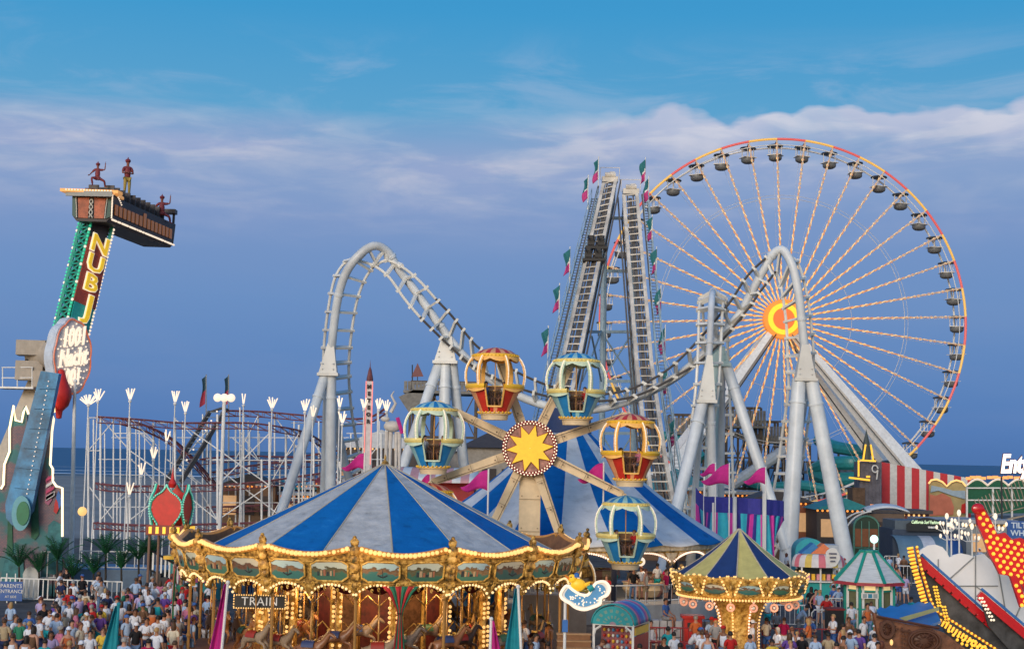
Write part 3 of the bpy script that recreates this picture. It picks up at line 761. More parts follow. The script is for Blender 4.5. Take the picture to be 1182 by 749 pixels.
for k in range(NP):
    th = T0 + k * DT
    p = MB(); p.tube([cpos(CC, th, 7.3, .6), cpos(CC, th, 7.3, 3.9)], .055, 8); p.sph(cpos(CC, th, 7.3, 1.1), .10); p.sph(cpos(CC, th, 7.3, 3.1), .10); p.build('pole', BRASS, car)
    th += DT / 2
    p = MB()
    p.tube([cpos(CC, th, 4.7, z) for z in (.6, .9, 1.0, 1.2, 1.9, 2.1, 2.3, 3.0, 3.2, 3.9)], [.16, .14, .09, .15, .13, .08, .14, .12, .08, .12], 8)
    lc = p.build('lantern_column', GOLD3, car)
    lb = MB()
    for s in (-1, 1):
        for i in range(16):
            if i in (5, 10): continue
            q = cpos(CC, th + s * .028, 4.86, 1.0 + i * .17); lb.sph(q, .062, 0, 6, 4)
    lb.build('bulb_string', BULB, lc)
for k in range(30):
    th = T0 + k * DT / 2 + .1; p = MB(); p.tube([cpos(CC, th, 4.1, .6), cpos(CC, th, 4.1, 3.9)], .035, 6)
    for z in (1.5, 2.5): p.tube([cpos(CC, th, 4.1, z), cpos(CC, th + DT / 4, 4.1, z + .4), cpos(CC, th + DT / 2, 4.1, z)], .025, 5)
    p.build('lattice_rod', GOLD2, car)
# red swagged curtains, tied back at two places
def curtain(parent, c, th, r, ztop, zt, zb, wt, wb, mats, name='curtain'):
    b = MB()
    def f(u, v):
        z = ztop + (zb - ztop) * v
        vt = (ztop - zt) / (ztop - zb)
        wd = wt + (.12 - wt) * (v / vt) ** .7 if v < vt else .12 + (wb - .12) * (v - vt) / (1 - vt)
        return cpos(c, th + (u - .5) * wd / r, r + .035 * math.sin(u * 34), z)
    b.grid(f, 28, 14, mf=lambda i, j: (i // 5) % 2); o = b.build(name, mats, parent)
    o.modifiers.new('t', 'SOLIDIFY').thickness = .015
    k = MB(); k.tube([cpos(c, th + d, r + q, zt) for d, q in ((-.012, 0), (0, .09), (.012, 0), (0, -.09))], .025, 5, closed=True); k.build('tie_band', BLACK, o)
REDC = mat('red_cloth', (.42, .025, .03), .8, var=.2); GRNC = mat('green_cloth', (.02, .16, .09), .8, var=.2)
curtain(car, CC, math.radians(9.5), 7.75, 3.55, 2.65, .8, 1.25, .5, [REDC, GRNC])
curtain(car, CC, math.radians(-74), 7.9, 3.6, 2.2, .5, 1.4, .9, [REDC, GRNC])
# dark red inner rounding panels hanging from the ceiling
ip = MB()
for k in range(30):
    a0 = T0 + k * DT / 2
    ip.grid(lambda u, v: cpos(CC, a0 + u * DT / 2, 5.6, 3.75 - v * (.35 + .35 * math.sin(PI * u))), 6, 1)
ipo = ip.build('inner_valance', mat('deep_red_velvet', (.14, .012, .015), .8), car); ipo.modifiers.new('t', 'SOLIDIFY').thickness = .02
# horses, three abreast
hb = horse_mesh()
HCOL = [mat('horse_cream', (.30, .22, .15), .35, var=.15), mat('horse_bay', (.26, .11, .05), .35, var=.2), mat('horse_dapple', (.22, .17, .14), .35, var=.35, scale=9), mat('horse_black', (.06, .04, .035), .3), mat('horse_chestnut', (.38, .16, .06), .35, var=.2)]
MANE = mat('gilded_mane', (.45, .28, .12), .5)
hm = bpy.data.meshes.new('horse'); hm.from_pydata(hb.v, [], hb.f); hm.materials.append(None); hm.materials.append(MANE)
hm.polygons.foreach_set('material_index', hb.m); hm.polygons.foreach_set('use_smooth', [True] * len(hb.f)); hm.update()
sdl = MB(); sdl.grid(lambda u, v: V((-.28 + .5 * u, math.cos(PI * v) * .27, 1.0 + math.sin(PI * v) * .25)), 6, 8); sdl.tube([(-.26, y, 1.26) for y in (-.12, 0, .12)], .05, 6, 1); sdl.tube([(.20, y, 1.25) for y in (-.08, 0, .08)], .04, 6, 1)
sdm = {}
for nm_, c_ in (('red', (.30, .03, .02)), ('blue', (.04, .06, .16)), ('green', (.04, .12, .07))):
    m_ = mesh_of(sdl, 'saddle', 2); m_.materials[0] = mat('saddle_' + nm_, c_, .5); m_.materials[1] = GOLD; sdm[nm_] = m_
ppb = MB(); ppb.tube([(0, 0, -.1), (0, 0, 3.2)], .03, 7); ppm = mesh_of(ppb, 'horse_pole', 1); ppm.materials[0] = BRASS
i_ = 0
for ri, (rad_, cnt) in enumerate(((6.5, 17), (5.5, 15), (3.6, 9))):
    for k in range(cnt):
        a = 2 * PI * (k + .3 * ri + .2) / cnt
        h = bpy.data.objects.new('horse', hm); COL.objects.link(h); h.parent = car
        h.location = cpos(CC, a, rad_, .55 + R.uniform(-.2, .15)) - CC; h.rotation_euler = (0, 0, a + (0 if True else PI)); h.scale = (.92,) * 3
        h.material_slots[0].link = 'OBJECT'; h.material_slots[0].material = HCOL[i_ % 5]
        s_ = bpy.data.objects.new('saddle', sdm[('red', 'blue', 'green')[i_ % 3]]); COL.objects.link(s_); s_.parent = h
        p_ = bpy.data.objects.new('horse_pole', ppm); COL.objects.link(p_); p_.parent = h
        i_ += 1
def lamp(p, power, col=(1, .62, .28), r=.3):
    l = bpy.data.lights.new('lamp_glow', 'POINT'); l.energy = power; l.color = col; l.shadow_soft_size = r
    o = bpy.data.objects.new('lamp_glow', l); COL.objects.link(o); o.location = p; return o
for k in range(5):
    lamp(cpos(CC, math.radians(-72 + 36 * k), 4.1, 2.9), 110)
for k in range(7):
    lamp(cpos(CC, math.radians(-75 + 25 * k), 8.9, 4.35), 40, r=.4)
# ---------------------------------------------------------------- balloon ferris wheel
WD = 68.0; HUB = PY(612, 517, WD)
bw = thing('balloon_wheel', 'cream armed balloon ride with a yellow star hub and hanging balloon gondolas', 'balloon ride', (HUB.x, WD + 1.5, 0))
pl = MB()
pl.bar((HUB.x + .05, WD + 2.1, 0), (HUB.x + .05, WD + 2.1, HUB.z + .4), 1.0, .8, side=(1, 0, 0)); pl.box((HUB.x, WD + 2.1, .3), (3.2, 1.8, .6)); pl.build('pillar', CREAM, bw, smooth=False)
b = MB()
for z in (1.5, 3.0, 4.5, 6.0, 7.4):
    b.bar((HUB.x - .46, WD + 1.68, z), (HUB.x + .56, WD + 1.68, z), .05, .03)
    for s in (-1, 1): b.sph((HUB.x + .05 + s * .38, WD + 1.68, z + .15), .035, 0, 6, 4)
b.build('pillar_strap', mat('strap_tan', (.42, .32, .20), .5), bw)
RAD_ = 4.90
GP = {}
def gondola(kind):
    A, B_, ring, rib = kind
    root = part_empty('gondola', bw, (HUB.x, WD, 0))
    O = wloc(root)
    b = MB(); b.lathe([(.02, .02), (.35, -.03), (.72, -.14), (1.0, -.32)], O, 24, mf=lambda j, i: (j // 1) % 2); b.build('roof', [A, B_], root, angle=20)
    b = MB(); b.lathe([(1.0, -.30), (1.07, -.32), (1.07, -.46), (1.0, -.46)], O, 32)
    for k in range(40): b.sph(O + V((1.09 * math.cos(k * PI / 20), 1.09 * math.sin(k * PI / 20), -.39)), .035, 0, 5, 4)
    b.build('eave_band', ring, root)
    b = MB(); b.grid(lambda u, v: O + V(((1.06 + .03 * v) * math.cos(u * 2 * PI), (1.06 + .03 * v) * math.sin(u * 2 * PI), -.44 - v * (.10 + .13 * abs(math.sin(u * 7 * PI))))), 84, 1); b.build('scalloped_valance', rib, root)
    prof = [(1.02, -.42), (1.17, -.62), (1.28, -.85), (1.34, -1.12), (1.34, -1.4), (1.29, -1.72)]
    for k in range(6):
        a = -PI / 2 + PI / 6 + k * PI / 3 - math.radians(4); d = V((math.cos(a), math.sin(a), 0)); sd_ = V((-d.y, d.x, 0))
        b = MB()
        for i in range(len(prof) - 1):
            p, q = prof[i], prof[i + 1]; b.bar(O + d * p[0] + V((0, 0, p[1])), O + d * q[0] + V((0, 0, q[1] - .02)), .19, .06, side=sd_)
        ro = b.build('rib', rib, root)
    b = MB()
    for k in range(6):
        a = -PI / 2 + PI / 6 + k * PI / 3 - math.radians(4)
        for i in range(22):
            t = i / 21 * (len(prof) - 1); j = min(int(t), len(prof) - 2); f = t - j; r_ = prof[j][0] * (1 - f) + prof[j + 1][0] * f + .06; z_ = prof[j][1] * (1 - f) + prof[j + 1][1] * f
            b.sph(O + V((r_ * math.cos(a), r_ * math.sin(a), z_)), .036, 0, 5, 4)
    b.build('bulb_string', mat('soft_bulb', (.95, .85, .7), .4, var=0, emit=.28, ecol=(1, .8, .6)), root)
    g0 = -PI / 2 + .36; g1 = g0 + 2 * PI - .72
    b = MB(); b.lathe([(1.12, -1.90), (1.34, -1.90), (1.38, -1.80), (1.34, -1.70), (1.12, -1.70), (1.12, -1.90)], O, 30, a0=g0, a1=g1); b.build('rim_ring', ring, root)
    b = MB(); b.grid(lambda u, v: O + V(((1.30 + .02 * v) * math.cos(g0 + u * (g1 - g0)), (1.30 + .02 * v) * math.sin(g0 + u * (g1 - g0)), -1.90 - v * (.07 + .10 * abs(math.sin(u * 7 * PI))))), 84, 1); b.build('rim_valance', rib, root)
    bp = [(1.22, -1.86), (1.02, -2.25), (.82, -2.65), (.66, -3.0)]
    b = MB(); b.lathe(bp, O, 22, a0=g0 + .05, a1=g1 - .05, mf=lambda j, i: (j // 2) % 2); b.lathe([(x - .05, z) for x, z in bp[::-1]], O, 22, 2, a0=g0 + .05, a1=g1 - .05)
    b.lathe([(.79, -2.7), (.66, -3.0)], O, 3, a0=g0 - .65, a1=g0 + .06, mf=lambda j, i: j % 2); b.build('basket', [A, B_, CREAM], root, angle=20)
    b = MB()
    for s in (-1, 1): b.bar(O + V((s * .43, -1.15, -1.9)), O + V((s * .31, -.78, -2.72)), .07, .06)
    b.bar(O + V((-.32, -.79, -2.72)), O + V((.32, -.79, -2.72)), .07, .07); b.build('door_frame', rib, root)
    b = MB(); b.lathe([(0, -2.98), (.74, -2.98), (.74, -3.08), (.64, -3.10), (.60, -3.33), (0, -3.33)], O, 22); b.build('base_ring', CREAM if ring is YEL else CREAM, root)
    b = MB(); b.lathe([(.72, -3.0), (.77, -3.03), (.72, -3.07)], O, 22)
    for k in range(24): b.sph(O + V((.76 * math.cos(k * PI / 12), .76 * math.sin(k * PI / 12), -2.98)), .05, 0, 5, 4)
    b.build('base_trim', YEL, root)
    b = MB(); b.tube([O + V((0, 0, 0)), O + V((0, 0, -2.7))], .025, 6); b.tube([O + V((0, 0, -.1)), O + V((0, 1.0, -.0))], .06, 6); b.lathe([(0, -1.95), (.28, -1.95), (.28, -2.0), (0, -2.0)], O, 14); b.build('centre_pole', BRASS, root)
    b = MB(); b.lathe([(0, -2.78), (.72, -2.78)], O, 22)
    for s in (-1, 1): b.box(O + V((s * .48, .1, -2.42)), (.32, .75, .08)); b.box(O + V((s * .72, .1, -2.12)), (.06, .8, .55))
    b.box(O + V((0, .62, -2.2)), (.7, .06, .9)); b.build('bench_seat', BROWN, root)
    b = MB()
    for i in range(9):
        x = -.30 + i * .075; b.bar(O + V((x, -1.02 + .0, -1.98)), O + V((x * .8, -.80, -2.6)), .015)
    b.bar(O + V((-.3, -1.02, -1.98)), O + V((.3, -1.02, -1.98)), .03); b.build('gate', DARK, root)
    return root
GR = (mat('balloon_red', (.55, .035, .02), .45), mat('balloon_orange', (.80, .36, .16), .45), YEL, mat('rib_orange', (.88, .48, .12), .45))
GB = (mat('balloon_blue', (.02, .22, .52), .45), mat('balloon_pale', (.32, .58, .60), .45), mat('ring_pale_yellow', (.82, .66, .22), .45), mat('rib_pale', (.55, .68, .52), .45))
gr = gondola(GR); gb = gondola(GB); first = {0: gr, 1: gb}; seen = set(); GPOS = []
for k, a in enumerate((20, 65, 110, 155, 200, 245, 290, 335)):
    a = math.radians(a); p = V((HUB.x + RAD_ * math.cos(a), WD, HUB.z + RAD_ * math.sin(a) - .02))
    ki = k % 2
    if ki not in seen: g = first[ki]; seen.add(ki)
    else: g = copy_tree(first[ki], bw)
    g.location = p - wloc(bw); GPOS.append(p)
    b = MB(); h = V((HUB.x, WD + 1.35, HUB.z)); e = V((p.x, WD + 1.35, p.z)); d = (e - h).normalized(); n_ = V((-d.z, 0, d.x))
    b.prism([(.9, -.24), (RAD_ - .1, -.17), (RAD_ + .1, 0), (RAD_ - .1, .17), (.9, .24)], h, d, n_, -.22); b.tube([e, e + V((0, -.6, 0))], .09, 8); ao = b.build('arm', CREAM, bw)
    b = MB()
    for f in (1.6, 2.9, 4.1): b.bar(h + d * f - n_ * .20 + V((0, -.235, 0)), h + d * f + n_ * .20 + V((0, -.235, 0)), .05, .02); b.sph(h + d * (f + .12) + V((0, -.235, 0)), .04, 0, 6, 4)
    b.tube([h + d * 1.3 + n_ * .13 + V((0, -.24, 0)), h + d * (RAD_ - .3) + n_ * .10 + V((0, -.24, 0))], .018, 4); b.build('arm_fitting', mat('fitting_brown', (.25, .17, .10), .5), ao)
# hub
hf = WD + .95
b = MB(); b.lathe([(0, 0), (1.28, 0), (1.30, .1), (1.30, .35), (0, .35)], n=40); b.v = [(HUB.x + x, hf + z, HUB.z + y) for x, y, z in b.v]
hubm = mat('hub_pinkish', (.42, .20, .16), .5, var=.5, scale=3); hb_ = b.build('hub', hubm, bw)
b = MB(); st = []
for i in range(20):
    a = 2 * PI * (i + .3) / 20; r_ = 1.10 if i % 2 == 0 else .62; st.append((r_ * math.cos(a), r_ * math.sin(a)))
b.prism([(x * 1.08, y * 1.08) for x, y in st], (HUB.x, hf - .02, HUB.z), (1, 0, 0), (0, 0, 1), .05, 0); b.prism(st, (HUB.x, hf - .08, HUB.z), (1, 0, 0), (0, 0, 1), .06, 1); b.build('star', [mat('star_edge', (.30, .03, .02)), mat('star_yellow', (.92, .62, .04), .4, var=.08, scale=4, emit=.12, ecol=(1, .6, .03))], hb_)
b = MB(); b.tube([(HUB.x + 1.2 * math.cos(a), hf - .03, HUB.z + 1.2 * math.sin(a)) for a in [2 * PI * i / 40 for i in range(40)]], .10, 6, 0, closed=True); b.build('hub_rim', mat('rim_maroon', (.22, .02, .02)), hb_)
b = MB()
for i in range(48):
    for q in (0, 1):
        a = 2 * PI * (i + q * .5) / 48; b.sph((HUB.x + (1.15 + .1 * q) * math.cos(a), hf - .13, HUB.z + (1.15 + .1 * q) * math.sin(a)), .038, 0, 5, 4)
b.build('bulb_ring', mat('pale_bulb', (1, .9, .7), .4, var=0, emit=.75, ecol=(1, .85, .6)), hb_)
b = MB()
for t in (16, 12, 8):
    b.sph((HUB.x, hf - .14, HUB.z), .02)
for i in range(150):
    a = i * 2.4; r_ = .05 * math.sqrt(i); b.sph((HUB.x + r_ * math.cos(a), hf - .10, HUB.z + r_ * math.sin(a)), .018, 0, 4, 3)
b.build('star_bulbs', mat('star_bulb', (.9, .7, .3), .4, var=0, emit=.3, ecol=(1, .75, .3)), hb_)
# riders
rc = [('white', 'dark'), ('pink', 'brown'), ('light blue', 'dark'), ('red', 'brown'), ('blue', 'dark'), ('cream', 'brown')]
gname = {0: 'riding the red gondola to the right of the star hub', 1: 'riding the blue gondola above the star hub', 2: 'riding the red gondola above left of the star hub', 3: 'riding the blue gondola left of the star hub', 7: 'riding the lowest blue gondola at right'}
for j, k in enumerate((0, 1, 2, 3, 7)):
    p = GPOS[k]
    for q, s in enumerate((-1, 1)):
        c_, h_ = rc[(2 * j + q) % 6]
        person(p + V((s * .42, .15 + .1 * q, -2.78)), (-PI / 2 if s > 0 else PI / 2) * .6, 'sit', c_, 'denim', hair=h_, s=.92, where=gname[k], group='riders in the balloon gondolas')
# ---------------------------------------------------------------- big striped pavilion behind
PC = V((XatZ(655, 80, 5), 80, 0))
pv = thing('pavilion', 'round ride pavilion with tall blue and white striped tent behind the balloon wheel', 'pavilion', PC)
cv = canopy(pv, PC, 20, math.radians(-22.6), (1.15, 9.35), (8.45, 3.78), [STRB, STRW2, seamm], conc=.075, trim=False)
b = MB(); b.lathe([(0, 10.75), (1.1, 10.6), (1.2, 10.45), (1.2, 9.4), (1.25, 9.3)], PC, 20); b.build('cupola', mat('navy_canvas', (.03, .05, .13), .7), pv)
NA = 16
for k in range(NA):
    th0 = math.radians(-8) + k * 2 * PI / NA; dt = 2 * PI / NA
    P_ = lambda u, z, o=0: cpos(PC, th0 + u * dt, 8.15 + o, z)
    bz = lambda u: 2.75 + .62 * math.sin(PI * u) ** .6
    b = MB(); b.grid(lambda u, v: P_(u, bz(u) + (3.80 - bz(u)) * v), 20, 3); b.tube([P_(i / 10, 3.45, .05) for i in range(11)], .04, 5, 1)
    for s in (0, 1):
        b.tube([P_(s + (1 - 2 * s) * (.03 + .02 * i), 2.8 + .1 * i, .05) for i in range(7)], .04, 5, 1)
    vo = b.build('arch_valance', [mat('valance_cream', (.60, .50, .36), .5, var=.4, scale=3), GOLD2], pv); vo.modifiers.new('t', 'SOLIDIFY').thickness = .05
    b = MB()
    for i in range(26):
        u = .05 + .9 * i / 25; b.sph(P_(u, bz(u) + .04, .06), .055, 0, 5, 4)
    b.build('bulb_string', mat('pink_white_bulb', (1, .85, .8), .4, var=0, emit=1.0, ecol=(1, .66, .46)), vo)
    b = MB(); b.tube([cpos(PC, th0, 8.0, 0), cpos(PC, th0, 8.0, 3.7)], .14, 8); b.build('post', mat('navy_post', (.012, .016, .035), .4), pv)
b = MB(); b.lathe([(0, .9), (8.3, .9), (8.3, .0)], PC, 32); b.build('platform', mat('platform_white', (.40, .40, .40), .6, dirt=.4), pv)
b = MB(); b.lathe([(1.2, .9), (1.2, 4.5)], PC, 16); b.lathe([(1.25, 1.6), (1.4, 1.7), (1.4, 2.1), (1.25, 2.2)], PC, 16, 1); b.build('centre_drum', [mat('drum_cream', (.5, .42, .30), .5, var=.3), GOLD2], pv)
for k in range(10):
    a = 2 * PI * k / 10 + .2; p = cpos(PC, a, 5.2, .9)
    b = MB(); b.lathe([(.3, .0), (.85, .1), (1.1, .45), (1.05, .75), (1.15, .8), (1.0, .82), (.85, .4), (.3, .3), (0, .3)], p, 16, mf=lambda j, i: (j // 2) % 2); b.lathe([(0, .9), (.3, .9), (.3, .85), (.05, .8), (.05, .3)], p, 10, 2)
    b.build('ride_tub', [CREAM, mat('tub_pink', (.5, .25, .2)), GOLD2], pv)
b = MB()
for k in range(72):
    a = 2 * PI * k / 96 - 1.2 * PI * .0 + math.radians(-135)
    b.bar(cpos(PC, a, 8.1, .9), cpos(PC, a, 8.1, 1.85), .03)
for z in (1.85, 1.1):
    b.tube([cpos(PC, math.radians(-135) + 2 * PI * k / 96, 8.1, z) for k in range(72)], .035, 6)
b.build('railing', WHITE, pv)
for k in (-1, 1, 0):
    lamp(cpos(PC, math.radians(28 * k + 10), 6.6, 3.3), 110, (1, .75, .5)); lamp(cpos(PC, math.radians(24 * k + 14), 9.6, 2.9), 38, (1, .75, .5))  # outer lights have no fixture, added in front to brighten the arches
for k, a in enumerate((17, 22)):
    gl = MB(); p = cpos(PC, math.radians(a), 8.7, 2.95 + .1 * k); gl.sph(p, .22, 0, 14, 9); gl.tube([p + V((0, 0, .2)), p + V((0, .4, .75))], .025, 5, 1)
    tag(gl.build('globe_lamp', [BULBW, DARK]), 'glowing round white globe hanging under the pavilion eave, %s of two' % ('left' if k == 0 else 'right'), 'lamp', 'globe lamps under the pavilion')
# ---------------------------------------------------------------- tubular roller coaster
rcx = thing('roller_coaster', 'pale steel inverting roller coaster with two tall humps and tubular legs', 'roller coaster', (0, 108, 0))
TRK_W = mat('track_offwhite', (.72, .72, .68), .35, var=.08, scale=.8, dirt=.35)
TUBEB = mat('tube_bluegrey', (.63, .68, .72), .38, var=.12, scale=.9, dirt=.45)
TUBEG = mat('tube_greengrey', (.40, .55, .55), .35, var=.1, scale=.5, dirt=.35)
RAILM = mat('running_rail', (.30, .28, .26), .3, metal=.4, var=.2, dirt=.3)
NTIE = [0]; XT = MB()
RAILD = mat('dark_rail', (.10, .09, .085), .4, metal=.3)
def track(ctrl, step=1.38, sr=.32, rr=.11, mats=(TUBEB, TRK_W), dark=None):
    pts = cr([(*s, *a, *b) for s, a, b in ctrl], 14)
    S = [PY(*p[0:3]) for p in pts]; A = [PY(*p[3:6]) for p in pts]; B = [PY(*p[6:9]) for p in pts]
    idx = resample(S, step)
    k = 8; n = len(S)
    b = MB(); b.tube(S, sr, 12)
    for u in resample(S, 6.5): p = at(S, u); d = (at(S, min(u + .4, n - 1)) - at(S, max(u - .4, 0))).normalized(); b.tube([p - d * .09, p + d * .09], sr * 1.22, 12)
    b.build('spine_tube', mats[0], rcx)
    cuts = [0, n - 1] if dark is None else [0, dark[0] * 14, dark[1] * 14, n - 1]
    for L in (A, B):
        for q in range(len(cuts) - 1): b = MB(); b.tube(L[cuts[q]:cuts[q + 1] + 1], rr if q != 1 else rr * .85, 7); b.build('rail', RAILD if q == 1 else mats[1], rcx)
    for u in idx:
        s, a, c = at(S, u), at(A, u), at(B, u); s2 = at(S, min(u + .3, n - 1)); d = (s2 - at(S, max(u - .3, 0))).normalized()
        m_ = (a + c) / 2; t = MB()
        for q in (a, c):
            o = (q - s); p0 = s + o * .1
            t.bar(p0, q + (q - m_).normalized() * .02, .16, .42, side=d)
            t.bar(q - (q - m_).normalized() * .18, q + (q - m_).normalized() * .22, .18, .22, side=d)
        if NTIE[0] < 92: t.build('crosstie', mats[1], rcx, smooth=False)
        else: XT.add(t.v, t.f)
        NTIE[0] += 1
    return S, A, B
def c3(sx, sy, ax, ay, bx, by, D, off): return ((sx, sy, D), (ax, ay, D + off), (bx, by, D + off))
main = [c3(424, 600, 412, 604, 442, 590, 116, .3), c3(404, 556, 395, 560, 421, 546, 114.5, .5), c3(390, 497, 381, 497, 409, 495, 113, .8), c3(382, 445, 374, 445, 403, 442, 111, 1.1), c3(383, 400, 374, 400, 404, 400, 109, 1.2),
        c3(389, 350, 380, 350, 411, 352, 108, 1.3), c3(398, 318, 388, 318, 420, 325, 107.5, 1.3), c3(413, 296, 403, 300, 430, 309, 107.2, 1.2), c3(431, 284, 418, 302, 437, 304, 107.4, .8),
        c3(447, 290, 434, 308, 449, 301, 108, .1), c3(459, 309, 450, 321, 467, 310, 108.6, -.7), c3(475, 330, 467, 345, 485, 325, 109, -1.1), c3(491, 352, 485, 366, 503, 345, 109.2, -1.2), c3(511, 380, 503, 384, 521, 364, 109.4, -1.2),
        c3(534, 409, 522, 402, 536, 383, 109.6, -1.1), c3(564, 436, 548, 424, 556, 404, 109.8, -1.0), c3(602, 458, 594, 446, 598, 430, 110, -.9), c3(640, 470, 640, 459, 640, 447, 110, -.9), c3(679, 473, 682, 463, 682, 455, 110, -.9), c3(724, 463, 733, 457, 724, 450, 110, -1.0),
        c3(767, 443, 784, 432, 767, 429, 110, -1.1), c3(803, 417, 822, 405, 800, 399, 109.8, -1.2), c3(848, 370, 862, 358, 840, 352, 109.4, -1.2), c3(867, 338, 877, 337, 860, 322, 109, -1.0), c3(880, 314, 889, 322, 876, 305, 108.6, -.6),
        c3(892, 294, 895, 314, 893, 293, 108.2, .2), c3(904, 289, 898, 318, 910, 295, 107.8, .9), c3(915, 308, 902, 334, 922, 306, 107.4, 1.2), c3(922, 340, 905, 352, 931, 338, 107.4, 1.3), c3(926, 375, 908, 378, 936, 372, 107.6, 1.3), c3(929, 408, 909, 410, 939, 406, 108, 1.2),
        c3(929, 450, 910, 450, 938, 450, 109.5, 1.1), c3(922, 500, 903, 500, 931, 500, 111, .8), c3(914, 550, 896, 550, 922, 553, 112, .5), c3(902, 600, 885, 596, 908, 606, 113, .2), c3(882, 640, 868, 632, 889, 650, 114, 0)]
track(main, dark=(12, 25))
loop = [c3(800, 610, 790, 606, 812, 606, 107, 1.0), c3(803, 560, 791, 560, 816, 560, 106, 1.1), c3(808, 500, 797, 500, 822, 500, 105, 1.2), c3(815, 450, 803, 450, 829, 450, 104.6, 1.2), c3(819, 400, 806, 400, 832, 400, 105, 1.3), c3(821, 355, 807, 358, 834, 358, 106.5, 1.2),
        c3(823, 337, 809, 345, 836, 345, 109.5, .2), c3(825, 350, 811, 354, 838, 354, 113, -1), c3(827, 400, 813, 400, 840, 400, 115.5, -1.2), c3(829, 450, 815, 450, 842, 450, 116.5, -1.2), c3(831, 520, 817, 520, 845, 520, 117, -1.1), c3(833, 590, 820, 590, 847, 590, 117, -1)]
track(loop, 1.5, .24)
if XT.v:
    tag(XT.build('crosstie', TRK_W, rcx, smooth=False), kind='stuff')
def leg(a, D0, foot, D1, r, m=TUBEB, r2=None):
    p = PY(a[0], a[1], D0); q = PP(foot, D1, 0)
    b = MB(); b.tube([q, p], [r2 or r, r], 16)
    for t in (.12, .88):
        c = q.lerp(p, t); d = (p - q).normalized(); b.tube([c - d * .08, c + d * .08], r * 1.16, 16)
    b.tube([q, q + V((0, 0, .18))], r * 1.9, 12)
    b.build('support_leg', m, rcx)
def saddle(a, b_, D, w0, w1, m=TRK_W):
    p = PY(a[0], a[1], D); q = PY(b_[0], b_[1], D); b = MB()
    vs = []
    for c, wd in ((p, w0), (q, w1)):
        for sx, sy in ((-1, -1), (1, -1), (1, 1), (-1, 1)): vs.append(c + V((sx * wd / 2, sy * wd * .36, 0)))
    b.add(vs, [(3, 2, 1, 0), (4, 5, 6, 7), (0, 1, 5, 4), (1, 2, 6, 5), (2, 3, 7, 6), (3, 0, 4, 7)]); b.box(q - V((0, 0, .08)), (w1 * 1.15, w1 * .86, .22))
    for sx in (-1, 1):
        for zz in (.3, .7): b.sph(q + V((sx * w1 * .3, -w1 * .37, zz)), .06, 0, 6, 4)
    b.build('support_saddle', m, rcx, smooth=False)
saddle((382, 396), (379, 431), 108.9, .45, 1.35); leg((375, 433), 108.9, 305, 104.5, .36); leg((382, 433), 109, 381, 110, .40); leg((379, 433), 109.5, 372, 115, .34)
saddle((516, 388), (514, 417), 109.4, .7, 1.6); leg((507, 419), 109.4, 424, 104, .38); leg((514, 419), 109.4, 511, 108, .42); leg((522, 419), 109.6, 548, 113, .38)
saddle((829, 400), (828, 420), 109.3, .9, 1.6, TUBEG); leg((825, 421), 109.3, 815, 109, .46, TUBEG); leg((831, 421), 109.6, 829, 112, .42); leg((838, 420), 109.3, 918, 106, .40)
saddle((819, 410), (815, 462), 104.4, .4, 1.25); leg((811, 464), 104.4, 762, 101, .42); leg((819, 464), 105, 826, 108, .36)
saddle((929, 398), (929, 437), 107.6, .55, 1.45); leg((922, 438), 107.6, 909, 106.5, .52, r2=.66); leg((937, 440), 107.6, 980, 107.5, .50, r2=.62); leg((801, 560), 108, 797, 108.5, .34, mat('tube_beige', (.50, .44, .36), .5, dirt=.4))
